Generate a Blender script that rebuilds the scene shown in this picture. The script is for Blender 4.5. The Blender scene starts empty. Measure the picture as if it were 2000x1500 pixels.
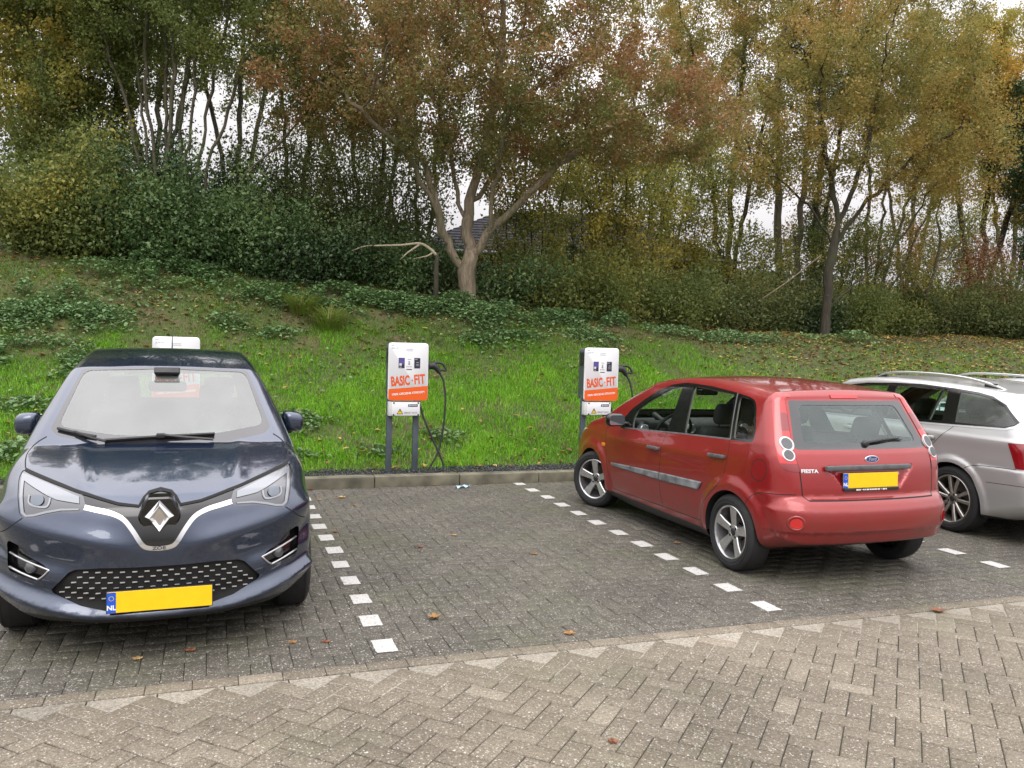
import bpy, bmesh, math, random
import numpy as np
from mathutils import Matrix, Vector, Euler

S = bpy.context.scene
COL = S.collection
R = math.radians

# ------------------------------------------------------------ camera, sky, sun, exposure
def cam_axes(p, r, y):
    cy, sy = math.cos(y), math.sin(y)
    fwd = np.array([sy * math.cos(p), cy * math.cos(p), math.sin(p)])
    right = np.array([cy, -sy, 0.0])
    up = np.cross(right, fwd)
    c, s = math.cos(r), math.sin(r)
    return c * right + s * up, -s * right + c * up, fwd

CAM_H = 1.726
_r, _u, _f = cam_axes(-0.0537, 0.0291, 0.3457)
cam = bpy.data.cameras.new('camera')
cam.sensor_width = 36.0
cam.lens = 1639.3 / 2000.0 * 36.0
cam.clip_start = 0.05
cam.clip_end = 800.0
camo = bpy.data.objects.new('camera', cam)
m = Matrix.Identity(4)
for i in range(3):
    m[i][0], m[i][1], m[i][2] = _r[i], _u[i], -_f[i]
m[2][3] = CAM_H
camo.matrix_world = m
COL.objects.link(camo)
S.camera = camo

SUN_EL, SUN_AZ = R(52), R(200)
w = bpy.data.worlds.new('World')
S.world = w
w.use_nodes = True
nt = w.node_tree
nt.nodes.clear()
_o = nt.nodes.new('ShaderNodeOutputWorld')
_b = nt.nodes.new('ShaderNodeBackground')
_s = nt.nodes.new('ShaderNodeTexSky')
_s.sky_type = 'NISHITA'
_s.sun_disc = False
_s.sun_elevation = SUN_EL
_s.sun_rotation = SUN_AZ
_s.air_density = 1.0
_s.dust_density = 4.0
_h = nt.nodes.new('ShaderNodeHueSaturation')
_h.inputs['Saturation'].default_value = 0.18
_m = nt.nodes.new('ShaderNodeMix')
_m.data_type = 'RGBA'
_m.inputs['Factor'].default_value = 0.86
SKY_GREY = (27.9, 27.1, 27.7, 1)      # the even cloud layer
_m.inputs[7].default_value = SKY_GREY
# soft, large cloud structure
_tc = nt.nodes.new('ShaderNodeTexCoord')
_nz = nt.nodes.new('ShaderNodeTexNoise')
_nz.inputs['Scale'].default_value = 2.2
_nz.inputs['Detail'].default_value = 5
_mr = nt.nodes.new('ShaderNodeMapRange')
_mr.inputs[1].default_value = 0.3
_mr.inputs[2].default_value = 0.7
_mr.inputs[3].default_value = 0.82
_mr.inputs[4].default_value = 1.12
_mul = nt.nodes.new('ShaderNodeMix')
_mul.data_type = 'RGBA'
_mul.blend_type = 'MULTIPLY'
_mul.inputs['Factor'].default_value = 1.0
nt.links.new(_tc.outputs['Generated'], _nz.inputs['Vector'])
nt.links.new(_nz.outputs[0], _mr.inputs[0])
nt.links.new(_s.outputs[0], _h.inputs['Color'])
nt.links.new(_h.outputs[0], _m.inputs[6])
nt.links.new(_m.outputs[2], _mul.inputs[6])
# a cloud cover is brightest overhead: L = Lz (1 + 5 sin elevation) / 6
_sep = nt.nodes.new('ShaderNodeSeparateXYZ')
nt.links.new(_tc.outputs['Generated'], _sep.inputs[0])
_el = nt.nodes.new('ShaderNodeMapRange')
_el.inputs[1].default_value = 0.0
_el.inputs[2].default_value = 1.0
_el.inputs[3].default_value = 1 / 6
_el.inputs[4].default_value = 1.0
nt.links.new(_sep.outputs['Z'], _el.inputs[0])
_pm = nt.nodes.new('ShaderNodeMath')
_pm.operation = 'MULTIPLY'
nt.links.new(_mr.outputs[0], _pm.inputs[0])
nt.links.new(_el.outputs[0], _pm.inputs[1])
nt.links.new(_pm.outputs[0], _mul.inputs[7])
nt.links.new(_mul.outputs[2], _b.inputs['Color'])
_b.inputs['Strength'].default_value = 0.10
nt.links.new(_b.outputs[0], _o.inputs['Surface'])

sun = bpy.data.lights.new('sun', 'SUN')
sun.energy = 0.8
sun.angle = R(40)
sun.color = (1.0, 0.96, 0.9)
suno = bpy.data.objects.new('sun', sun)
COL.objects.link(suno)
_d = Vector((math.sin(SUN_AZ) * math.cos(SUN_EL), math.cos(SUN_AZ) * math.cos(SUN_EL), math.sin(SUN_EL)))
suno.rotation_euler = (-_d).to_track_quat('-Z', 'Y').to_euler()
suno.location = _d * 40

S.view_settings.view_transform = 'Standard'
S.view_settings.look = 'None'
S.view_settings.exposure = 0.45
S.view_settings.gamma = 1.0
S.view_settings.use_curve_mapping = False
S.cycles.max_bounces = 10
S.cycles.transparent_max_bounces = 16
S.cycles.glossy_bounces = 5
S.cycles.transmission_bounces = 8
S.cycles.use_denoising = True
S.cycles.caustics_reflective = False
S.cycles.caustics_refractive = False

# ------------------------------------------------------------ helpers
def tag(o, label=None, cat=None, group=None, kind=None):
    if label: o['label'] = label
    if cat: o['category'] = cat
    if group: o['group'] = group
    if kind: o['kind'] = kind
    return o

def empty(name, loc=(0, 0, 0), rz=0.0):
    o = bpy.data.objects.new(name, None)
    o.location = loc
    o.rotation_euler = (0, 0, rz)
    o.empty_display_size = 0.2
    COL.objects.link(o)
    return o

def link_mesh(name, me, mats=None, parent=None, loc=None):
    o = bpy.data.objects.new(name, me)
    COL.objects.link(o)
    if mats is not None:
        for q in (mats if isinstance(mats, (list, tuple)) else [mats]):
            me.materials.append(q)
    if parent is not None: o.parent = parent
    if loc is not None: o.location = loc
    return o

def mesh_obj(name, V, F, mat=None, parent=None, smooth=False, normals=None, loc=None):
    me = bpy.data.meshes.new(name)
    me.from_pydata([tuple(v) for v in V], [], [tuple(f) for f in F])
    me.update()
    if smooth:
        me.polygons.foreach_set('use_smooth', [True] * len(me.polygons))
    if normals is not None:
        me.normals_split_custom_set_from_vertices([tuple(n) for n in normals])
    return link_mesh(name, me, mat, parent, loc)

def np_mesh(name, V, F):
    """V (n,3), F (m,k) arrays -> mesh, fast"""
    V = np.ascontiguousarray(V, np.float32)
    F = np.ascontiguousarray(F, np.int32)
    me = bpy.data.meshes.new(name)
    me.vertices.add(len(V))
    me.vertices.foreach_set('co', V.ravel())
    k = F.shape[1]
    me.loops.add(F.size)
    me.loops.foreach_set('vertex_index', F.ravel())
    me.polygons.add(len(F))
    me.polygons.foreach_set('loop_start', np.arange(0, F.size, k, dtype=np.int32))
    me.update(calc_edges=True)
    return me

def vattr(me, name, arr):
    a = me.attributes.new(name, 'FLOAT', 'POINT')
    a.data.foreach_set('value', np.ascontiguousarray(arr, np.float32))

class MB:
    """collects simple shapes into one mesh"""
    def __init__(s): s.V = []; s.F = []
    def add(s, V, F, M=None):
        b = len(s.V)
        for v in V:
            s.V.append(tuple(M @ Vector(v)) if M is not None else tuple(v))
        s.F += [tuple(i + b for i in f) for f in F]
        return s
    def box(s, c, d, bev=0.0, M=None, seg=2):
        bm = bmesh.new()
        bmesh.ops.create_cube(bm, size=1.0)
        for v in bm.verts: v.co = Vector((v.co.x * d[0], v.co.y * d[1], v.co.z * d[2]))
        if bev > 0:
            bmesh.ops.bevel(bm, geom=bm.edges[:], offset=bev, segments=seg, profile=0.5, affect='EDGES')
        bm.verts.index_update()
        V = [Vector(c) + v.co for v in bm.verts]; F = [[v.index for v in f.verts] for f in bm.faces]
        bm.free()
        return s.add(V, F, M)
    def tube(s, pts, r, n=8, cap=True, M=None):
        P = [Vector(p) for p in pts]
        V = []; F = []
        t0 = (P[1] - P[0]).normalized()
        up = Vector((0, 0, 1)) if abs(t0.z) < 0.9 else Vector((1, 0, 0))
        a = t0.cross(up).normalized()
        for i, p in enumerate(P):
            t = (P[min(i + 1, len(P) - 1)] - P[max(i - 1, 0)]).normalized()
            a = (a - t * a.dot(t)).normalized()
            b = t.cross(a)
            rr = r[i] if isinstance(r, (list, tuple, np.ndarray)) else r
            for k in range(n):
                q = 2 * math.pi * k / n
                V.append(p + a * (math.cos(q) * rr) + b * (math.sin(q) * rr))
        for i in range(len(P) - 1):
            for k in range(n):
                F.append((i * n + k, i * n + (k + 1) % n, (i + 1) * n + (k + 1) % n, (i + 1) * n + k))
        if cap:
            F.append(tuple(range(n - 1, -1, -1))); F.append(tuple((len(P) - 1) * n + k for k in range(n)))
        return s.add(V, F, M)
    def lathe(s, prof, n=48, M=None, a0=0.0, a1=2 * math.pi):
        """profile of (r, y) turned about the y axis"""
        V = []; F = []
        full = abs(a1 - a0 - 2 * math.pi) < 1e-6
        cols = n if full else n + 1
        for j in range(cols):
            a = a0 + (a1 - a0) * j / n
            for r, y in prof: V.append((r * math.sin(a), y, r * math.cos(a)))
        k = len(prof)
        for j in range(n):
            j2 = (j + 1) % cols
            for i in range(k - 1):
                F.append((j * k + i, j * k + i + 1, j2 * k + i + 1, j2 * k + i))
        return s.add(V, F, M)
    def prism(s, poly, y0, y1, M=None, bev=0.0):
        """outline in (x, z) extruded from y0 to y1 (front face at y1, bevelled by inset)"""
        n = len(poly)
        P = np.array(poly, float)
        V = [(p[0], y0, p[1]) for p in P] + [(p[0], y1 - bev * (1 if y1 > y0 else -1), p[1]) for p in P]
        F = [(i, (i + 1) % n, n + (i + 1) % n, n + i) for i in range(n)]
        if bev > 0:
            c = P.mean(0)
            Q = inset(P, bev)
            V += [(p[0], y1, p[1]) for p in Q]
            F += [(n + i, n + (i + 1) % n, 2 * n + (i + 1) % n, 2 * n + i) for i in range(n)]
            F.append(tuple(range(2 * n, 3 * n)))
        else:
            F.append(tuple(range(n, 2 * n)))
        F.append(tuple(range(n - 1, -1, -1)))
        return s.add(V, F, M)
    def build(s, name, mat, parent=None, smooth=False, angle=None, loc=None):
        me = bpy.data.meshes.new(name)
        me.from_pydata(s.V, [], s.F)
        bm = bmesh.new(); bm.from_mesh(me)
        bmesh.ops.recalc_face_normals(bm, faces=bm.faces[:])
        bm.to_mesh(me); bm.free()
        if smooth or angle:
            me.polygons.foreach_set('use_smooth', [True] * len(me.polygons))
        if angle:
            me.set_sharp_from_angle(angle=R(angle))
        me.update()
        return link_mesh(name, me, mat, parent, loc)

def inset(P, d):
    P = np.array(P, float)
    n = len(P)
    area = 0.5 * np.sum(P[:, 0] * np.roll(P[:, 1], -1) - np.roll(P[:, 0], -1) * P[:, 1])
    sg = 1 if area > 0 else -1
    out = []
    for i in range(n):
        a = P[i] - P[i - 1]; b = P[(i + 1) % n] - P[i]
        a = a / (np.linalg.norm(a) + 1e-9); b = b / (np.linalg.norm(b) + 1e-9)
        na = sg * np.array([-a[1], a[0]]); nb = sg * np.array([-b[1], b[0]])
        q = na + nb
        q = q / max(0.35, (np.dot(q, na)) if np.linalg.norm(q) > 1e-6 else 1)
        out.append(P[i] + q * d)
    return np.array(out)

def round_poly(P, r, seg=5):
    """rounds every corner of a polygon"""
    P = np.array(P, float); n = len(P); out = []
    for i in range(n):
        p0, p1, p2 = P[i - 1], P[i], P[(i + 1) % n]
        a = p0 - p1; b = p2 - p1
        la, lb = np.linalg.norm(a), np.linalg.norm(b)
        rr = r[i] if isinstance(r, (list, tuple)) else r
        d = min(rr, la * 0.48, lb * 0.48)
        if d < 1e-5: out.append(p1); continue
        s, e = p1 + a / la * d, p1 + b / lb * d
        for k in range(seg + 1):
            t = k / seg
            out.append((1 - t) ** 2 * s + 2 * t * (1 - t) * p1 + t * t * e)
    return np.array(out)

def smooth_line(P, n=8):
    """Catmull-Rom through the points"""
    P = [np.array(p, float) for p in P]; out = []
    for i in range(len(P) - 1):
        p0 = P[max(i - 1, 0)]; p1 = P[i]; p2 = P[i + 1]; p3 = P[min(i + 2, len(P) - 1)]
        for k in range(n):
            t = k / n
            out.append(0.5 * ((2 * p1) + (-p0 + p2) * t + (2 * p0 - 5 * p1 + 4 * p2 - p3) * t * t + (-p0 + 3 * p1 - 3 * p2 + p3) * t ** 3))
    out.append(P[-1])
    return np.array(out)

def ribbon(P, w):
    """2-D closed outline of a line of width w"""
    P = np.array(P, float)
    T = np.gradient(P, axis=0)
    T /= np.linalg.norm(T, axis=1)[:, None] + 1e-9
    N = np.stack([-T[:, 1], T[:, 0]], 1) * w / 2
    return np.concatenate([P + N, (P - N)[::-1]])

# ------------------------------------------------------------ materials
def new_mat(name):
    q = bpy.data.materials.new(name)
    q.use_nodes = True
    return q, q.node_tree, q.node_tree.nodes['Principled BSDF']

def setp(b, **k):
    names = dict(col='Base Color', rough='Roughness', metal='Metallic', coat='Coat Weight', coatr='Coat Roughness', spec='Specular IOR Level',
                 alpha='Alpha', trans='Transmission Weight', ior='IOR', sheen='Sheen Weight', sub='Subsurface Weight')
    for a, v in k.items():
        if a == 'col' and len(v) == 3: v = (*v, 1)
        b.inputs[names[a]].default_value = v

def plain(name, col, rough=0.5, metal=0.0, var=0.0, scale=20.0, bump=0.0, **k):
    """a principled material; var adds a faint mottled variation of tone and gloss"""
    q, t, b = new_mat(name)
    setp(b, col=col, rough=rough, metal=metal, **k)
    if var > 0 or bump > 0:
        tc = t.nodes.new('ShaderNodeTexCoord'); nz = t.nodes.new('ShaderNodeTexNoise')
        nz.inputs['Scale'].default_value = scale; nz.inputs['Detail'].default_value = 6
        t.links.new(tc.outputs['Object'], nz.inputs['Vector'])
        if var > 0:
            mr = t.nodes.new('ShaderNodeMapRange')
            mr.inputs[1].default_value = 0.3; mr.inputs[2].default_value = 0.7
            mr.inputs[3].default_value = 1 - var; mr.inputs[4].default_value = 1 + var
            mx = t.nodes.new('ShaderNodeMix'); mx.data_type = 'RGBA'; mx.blend_type = 'MULTIPLY'
            mx.inputs['Factor'].default_value = 1
            mx.inputs[6].default_value = (*col[:3], 1)
            t.links.new(nz.outputs[0], mr.inputs[0]); t.links.new(mr.outputs[0], mx.inputs[7])
            t.links.new(mx.outputs[2], b.inputs['Base Color'])
            m2 = t.nodes.new('ShaderNodeMapRange')
            m2.inputs[1].default_value = 0.3; m2.inputs[2].default_value = 0.7
            m2.inputs[3].default_value = max(0, rough * (1 - var)); m2.inputs[4].default_value = min(1, rough * (1 + var))
            t.links.new(nz.outputs[0], m2.inputs[0]); t.links.new(m2.outputs[0], b.inputs['Roughness'])
        if bump > 0:
            bp = t.nodes.new('ShaderNodeBump'); bp.inputs['Strength'].default_value = bump; bp.inputs['Distance'].default_value = 0.01
            t.links.new(nz.outputs[0], bp.inputs['Height']); t.links.new(bp.outputs[0], b.inputs['Normal'])
    return q

def ramp(t, stops, src=None):
    r = t.nodes.new('ShaderNodeValToRGB')
    e = r.color_ramp.elements
    while len(e) < len(stops): e.new(0.5)
    for i, (p, c) in enumerate(stops):
        e[i].position = p; e[i].color = (*c[:3], 1)
    if src is not None: t.links.new(src, r.inputs[0])
    return r

def paint(name, col, metal=0.35, rough=0.38, flake=0.15, dirt=(0.12, 0.10, 0.08), dirt_amt=0.5, coatr=0.03, drops=True, coat_ior=1.5):
    """car paint: base coat under a clear coat, with a film of road dirt near the sills and fine water beads"""
    q, t, b = new_mat(name)
    setp(b, rough=rough, metal=metal, coat=1.0, coatr=coatr, ior=1.5)
    b.inputs['Coat IOR'].default_value = coat_ior
    tc = t.nodes.new('ShaderNodeTexCoord'); sx = t.nodes.new('ShaderNodeSeparateXYZ')
    t.links.new(tc.outputs['Object'], sx.inputs[0])
    n1 = t.nodes.new('ShaderNodeTexNoise'); n1.inputs['Scale'].default_value = 7; n1.inputs['Detail'].default_value = 8
    t.links.new(tc.outputs['Object'], n1.inputs['Vector'])
    mr = t.nodes.new('ShaderNodeMapRange'); mr.inputs[1].default_value = 0.75; mr.inputs[2].default_value = 0.18
    t.links.new(sx.outputs['Z'], mr.inputs[0])
    mm = t.nodes.new('ShaderNodeMath'); mm.operation = 'MULTIPLY'
    t.links.new(mr.outputs[0], mm.inputs[0]); t.links.new(n1.outputs[0], mm.inputs[1])
    m2 = t.nodes.new('ShaderNodeMath'); m2.operation = 'MULTIPLY'; m2.inputs[1].default_value = dirt_amt
    t.links.new(mm.outputs[0], m2.inputs[0])
    mx = t.nodes.new('ShaderNodeMix'); mx.data_type = 'RGBA'
    mx.inputs[6].default_value = (*col, 1); mx.inputs[7].default_value = (*dirt, 1)
    t.links.new(m2.outputs[0], mx.inputs[0]); t.links.new(mx.outputs[2], b.inputs['Base Color'])
    # coat gets duller where dirty
    m3 = t.nodes.new('ShaderNodeMath'); m3.operation = 'MULTIPLY_ADD'; m3.inputs[1].default_value = 0.5; m3.inputs[2].default_value = coatr
    t.links.new(m2.outputs[0], m3.inputs[0]); t.links.new(m3.outputs[0], b.inputs['Coat Roughness'])
    if drops:
        vo = t.nodes.new('ShaderNodeTexVoronoi'); vo.inputs['Scale'].default_value = 120
        t.links.new(tc.outputs['Object'], vo.inputs['Vector'])
        lt = t.nodes.new('ShaderNodeMapRange'); lt.inputs[1].default_value = 0.0; lt.inputs[2].default_value = 0.35; lt.inputs[3].default_value = 1; lt.inputs[4].default_value = 0
        t.links.new(vo.outputs['Distance'], lt.inputs[0])
        n2 = t.nodes.new('ShaderNodeTexNoise'); n2.inputs['Scale'].default_value = 3.0
        t.links.new(tc.outputs['Object'], n2.inputs['Vector'])
        ad = t.nodes.new('ShaderNodeMath'); ad.operation = 'MULTIPLY_ADD'; ad.inputs[1].default_value = 6.0
        t.links.new(n2.outputs[0], ad.inputs[0]); t.links.new(lt.outputs[0], ad.inputs[2])
        bp = t.nodes.new('ShaderNodeBump'); bp.inputs['Strength'].default_value = 0.035; bp.inputs['Distance'].default_value = 0.004
        t.links.new(ad.outputs[0], bp.inputs['Height']); t.links.new(bp.outputs[0], b.inputs['Coat Normal'])
    return q

def glass(name, tint=(0.75, 0.85, 0.82), ior=1.52, rough=0.0, film=0.0, filmcol=(0.6, 0.62, 0.6)):
    """sheet glass: tinted see-through plus mirror reflection by the Fresnel law, and an optional thin diffuse film of one colour"""
    q = bpy.data.materials.new(name); q.use_nodes = True
    t = q.node_tree; t.nodes.clear()
    out = t.nodes.new('ShaderNodeOutputMaterial'); tr = t.nodes.new('ShaderNodeBsdfTransparent'); gl = t.nodes.new('ShaderNodeBsdfGlossy')
    tr.inputs[0].default_value = (*tint, 1); gl.inputs['Roughness'].default_value = rough
    fr = t.nodes.new('ShaderNodeFresnel'); fr.inputs[0].default_value = ior
    # the same reflection from either side of the sheet
    ge = t.nodes.new('ShaderNodeNewGeometry'); io = t.nodes.new('ShaderNodeMapRange'); io.inputs[3].default_value = ior; io.inputs[4].default_value = 1 / ior
    t.links.new(ge.outputs['Backfacing'], io.inputs[0]); t.links.new(io.outputs[0], fr.inputs[0])
    mx = t.nodes.new('ShaderNodeMixShader')
    t.links.new(fr.outputs[0], mx.inputs[0]); t.links.new(tr.outputs[0], mx.inputs[1]); t.links.new(gl.outputs[0], mx.inputs[2])
    last = mx
    if film > 0:
        df = t.nodes.new('ShaderNodeBsdfDiffuse'); df.inputs[0].default_value = (*filmcol, 1)
        tc = t.nodes.new('ShaderNodeTexCoord'); nz = t.nodes.new('ShaderNodeTexNoise'); nz.inputs['Scale'].default_value = 4; nz.inputs['Detail'].default_value = 3
        t.links.new(tc.outputs['Object'], nz.inputs['Vector'])
        mu = t.nodes.new('ShaderNodeMapRange'); mu.inputs[1].default_value = .3; mu.inputs[2].default_value = .7; mu.inputs[3].default_value = film * .8; mu.inputs[4].default_value = film * 1.2
        t.links.new(nz.outputs[0], mu.inputs[0])
        m2 = t.nodes.new('ShaderNodeMixShader')
        t.links.new(mu.outputs[0], m2.inputs[0]); t.links.new(mx.outputs[0], m2.inputs[1]); t.links.new(df.outputs[0], m2.inputs[2])
        last = m2
    t.links.new(last.outputs[0], out.inputs[0])
    return q

M = {}
M['rubber'] = plain('rubber', (0.018, 0.018, 0.019), 0.75, var=0.25, scale=14)
M['black_plastic'] = plain('black_plastic', (0.02, 0.02, 0.022), 0.45, var=0.2, scale=30)
M['gloss_black'] = plain('gloss_black', (0.008, 0.008, 0.009), 0.12, coat=0.6)
M['seam'] = plain('seam', (0.006, 0.006, 0.006), 0.8)
M['trim_dark'] = plain('trim_dark', (0.03, 0.031, 0.033), 0.7, var=0.15)
M['grey_plastic'] = plain('grey_plastic', (0.10, 0.105, 0.11), 0.5, var=0.3, scale=12)
M['chrome'] = plain('chrome', (0.82, 0.82, 0.83), 0.10, 1.0)
M['satin_silver'] = plain('satin_silver', (0.62, 0.62, 0.63), 0.3, 0.9, var=0.1)
M['white_lens'] = plain('white_lens', (0.82, 0.84, 0.86), 0.12, coat=1.0)
M['red_lens'] = plain('red_lens', (0.55, 0.012, 0.014), 0.12, coat=1.0, sub=0.0)
M['dark_red_lens'] = plain('dark_red_lens', (0.22, 0.006, 0.010), 0.12, coat=1.0)
M['amber'] = plain('amber', (0.75, 0.23, 0.01), 0.15, coat=1.0)
M['mirror'] = plain('mirror', (0.78, 0.84, 0.88), 0.02, 1.0)
M['plate_yellow'] = plain('plate_yellow', (0.92, 0.56, 0.005), 0.4, var=0.04)
M['plate_blue'] = plain('plate_blue', (0.01, 0.09, 0.55), 0.4)
M['white_print'] = plain('white_print', (0.85, 0.85, 0.86), 0.45)
M['seat_cloth'] = plain('seat_cloth', (0.022, 0.023, 0.025), 0.95, var=0.2, scale=60)
M['lining_light'] = plain('lining_light', (0.30, 0.29, 0.27), 0.9)
M['lining_tan'] = plain('lining_tan', (0.36, 0.27, 0.20), 0.8)

# ------------------------------------------------------------ lettering
def text_2d(s, size=1.0, bold=0.0, sx=1.0, align='CENTER', shear=0.0):
    c = bpy.data.curves.new('lettering', 'FONT')
    c.body = s; c.size = size; c.align_x = align; c.align_y = 'CENTER'
    c.offset = bold; c.shear = shear; c.resolution_u = 3
    o = bpy.data.objects.new('lettering', c)
    COL.objects.link(o)
    dg = bpy.context.evaluated_depsgraph_get()
    me = o.evaluated_get(dg).to_mesh()
    V = np.array([(v.co.x * sx, v.co.y) for v in me.vertices]) if len(me.vertices) else np.zeros((0, 2))
    F = [tuple(p.vertices) for p in me.polygons]
    o.evaluated_get(dg).to_mesh_clear()
    bpy.data.objects.remove(o); bpy.data.curves.remove(c)
    return V, F

# ============================================================ ground
rng = np.random.default_rng(11)

def hash2(i, j, s=0):
    n = (i * 374761393 + j * 668265263 + s * 974634777) & 0x7fffffff
    n = ((n ^ (n >> 13)) * 1274126177) & 0x7fffffff
    return ((n ^ (n >> 16)) & 0xffff) / 65535.0

def vnoise(x, y, s=0):
    i = np.floor(x).astype(np.int64); j = np.floor(y).astype(np.int64)
    a = x - i; b = y - j
    a = a * a * (3 - 2 * a); b = b * b * (3 - 2 * b)
    return (hash2(i, j, s) * (1 - a) + hash2(i + 1, j, s) * a) * (1 - b) + (hash2(i, j + 1, s) * (1 - a) + hash2(i + 1, j + 1, s) * a) * b

def fbm(x, y, s=0, o=4):
    r = 0; t = 0
    for k in range(o):
        r = r + vnoise(x * 2 ** k, y * 2 ** k, s + k) / 2 ** k; t += 1 / 2 ** k
    return r / t

KERB_Y, KERB_H, ROAD_Y = 9.375, 0.127, 4.327
crest = None

def bank_h(x, y):
    x = np.asarray(x, float); y = np.asarray(y, float)
    hc = np.interp(x, [-12, -3, 0, 4.5, 8, 10.5, 14, 26], [3.1, 3.1, 3.15, 2.55, 2.05, 1.9, 1.95, 2.0])
    u = y - 10.05
    up = 0.10 + 0.5 * (np.sqrt(u * u + 0.16) + u) / 2 - 0.09
    lim = hc + 0.05 * np.maximum(u - (hc / 0.5), 0)
    k = 0.7
    h = np.maximum(k - np.abs(up - lim), 0) / k
    z = np.minimum(up, lim) - h * h * k / 4
    z = z + (fbm(x * 0.9, y * 0.9, 5) - 0.5) * 0.22 * np.clip((y - 10.2) / 1.2, 0, 1)
    return z

def paver_mat(name, c_dark, c_light, fleck, moss):
    q, t, b = new_mat(name)
    N = t.nodes.new; L = t.links.new
    tc = N('ShaderNodeTexCoord')
    at = N('ShaderNodeAttribute'); at.attribute_name = 'v'
    r = ramp(t, [(0, c_dark), (0.80, [0.72 * a + .28 * b_ for a, b_ in zip(c_dark, c_light)]), (.93, [0.6 * a + .4 * b_ for a, b_ in zip(c_dark, c_light)]), (1, c_light)], at.outputs['Fac'])
    n1 = N('ShaderNodeTexNoise'); n1.inputs['Scale'].default_value = 1.1; n1.inputs['Detail'].default_value = 5
    L(tc.outputs['Object'], n1.inputs['Vector'])
    mr = N('ShaderNodeMapRange'); mr.inputs[1].default_value = .3; mr.inputs[2].default_value = .7; mr.inputs[3].default_value = .72; mr.inputs[4].default_value = 1.22
    L(n1.outputs[0], mr.inputs[0])
    m1 = N('ShaderNodeMix'); m1.data_type = 'RGBA'; m1.blend_type = 'MULTIPLY'; m1.inputs[0].default_value = 1
    L(r.outputs[0], m1.inputs[6]); L(mr.outputs[0], m1.inputs[7])
    # fine grit
    n2 = N('ShaderNodeTexNoise'); n2.inputs['Scale'].default_value = 160; n2.inputs['Detail'].default_value = 3
    L(tc.outputs['Object'], n2.inputs['Vector'])
    mr2 = N('ShaderNodeMapRange'); mr2.inputs[1].default_value = .3; mr2.inputs[2].default_value = .7; mr2.inputs[3].default_value = .6; mr2.inputs[4].default_value = 1.4
    L(n2.outputs[0], mr2.inputs[0])
    m2 = N('ShaderNodeMix'); m2.data_type = 'RGBA'; m2.blend_type = 'MULTIPLY'; m2.inputs[0].default_value = .8
    L(m1.outputs[2], m2.inputs[6]); L(mr2.outputs[0], m2.inputs[7])
    # coarser grit between the chips
    n5 = N('ShaderNodeTexNoise'); n5.inputs['Scale'].default_value = 68; n5.inputs['Detail'].default_value = 4; n5.inputs['Roughness'].default_value = .7
    L(tc.outputs['Object'], n5.inputs['Vector'])
    mr5 = N('ShaderNodeMapRange'); mr5.inputs[1].default_value = .35; mr5.inputs[2].default_value = .65; mr5.inputs[3].default_value = .55; mr5.inputs[4].default_value = 1.35
    L(n5.outputs[0], mr5.inputs[0])
    m5 = N('ShaderNodeMix'); m5.data_type = 'RGBA'; m5.blend_type = 'MULTIPLY'; m5.inputs[0].default_value = .9
    L(m2.outputs[2], m5.inputs[6]); L(mr5.outputs[0], m5.inputs[7])
    m2 = m5
    # pale exposed stone chips
    vo = N('ShaderNodeTexVoronoi'); vo.inputs['Scale'].default_value = 92
    wv = N('ShaderNodeMix'); wv.data_type = 'RGBA'; wv.inputs[0].default_value = .02
    L(tc.outputs['Object'], wv.inputs[6]); L(n2.outputs['Color'], wv.inputs[7])
    L(wv.outputs[2], vo.inputs['Vector'])
    sc = N('ShaderNodeSeparateColor'); L(vo.outputs['Color'], sc.inputs[0])
    g1 = N('ShaderNodeMath'); g1.operation = 'GREATER_THAN'; g1.inputs[1].default_value = 1 - fleck; L(sc.outputs[0], g1.inputs[0])
    sz = N('ShaderNodeMapRange'); sz.inputs[3].default_value = .14; sz.inputs[4].default_value = .44; L(sc.outputs[1], sz.inputs[0])
    lt = N('ShaderNodeMath'); lt.operation = 'LESS_THAN'; L(vo.outputs['Distance'], lt.inputs[0]); L(sz.outputs[0], lt.inputs[1])
    mu = N('ShaderNodeMath'); mu.operation = 'MULTIPLY'; L(g1.outputs[0], mu.inputs[0]); L(lt.outputs[0], mu.inputs[1])
    fc = ramp(t, [(0, (.17, .15, .12)), (.45, (.26, .237, .195)), (.85, (.37, .345, .29)), (1, (.52, .50, .45))], sc.outputs[2])
    m3 = N('ShaderNodeMix'); m3.data_type = 'RGBA'; L(mu.outputs[0], m3.inputs[0]); L(m2.outputs[2], m3.inputs[6]); L(fc.outputs[0], m3.inputs[7])
    # moss and algae film in patches
    n3 = N('ShaderNodeTexNoise'); n3.inputs['Scale'].default_value = .8; n3.inputs['Detail'].default_value = 9; n3.inputs['Roughness'].default_value = .68
    L(tc.outputs['Object'], n3.inputs['Vector'])
    mr3 = N('ShaderNodeMapRange'); mr3.inputs[1].default_value = .50; mr3.inputs[2].default_value = .78; mr3.inputs[3].default_value = 0; mr3.inputs[4].default_value = moss
    L(n3.outputs[0], mr3.inputs[0])
    m4 = N('ShaderNodeMix'); m4.data_type = 'RGBA'; m4.inputs[7].default_value = (.10, .115, .045, 1)
    L(mr3.outputs[0], m4.inputs[0]); L(m3.outputs[2], m4.inputs[6])
    L(m4.outputs[2], b.inputs['Base Color'])
    rr = N('ShaderNodeMapRange'); rr.inputs[3].default_value = .55; rr.inputs[4].default_value = .9; L(n1.outputs[0], rr.inputs[0]); L(rr.outputs[0], b.inputs['Roughness'])
    bp = N('ShaderNodeBump'); bp.inputs['Strength'].default_value = .5; bp.inputs['Distance'].default_value = .004
    ad = N('ShaderNodeMath'); ad.operation = 'ADD'; L(n2.outputs[0], ad.inputs[0]); L(mu.outputs[0], ad.inputs[1])
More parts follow.
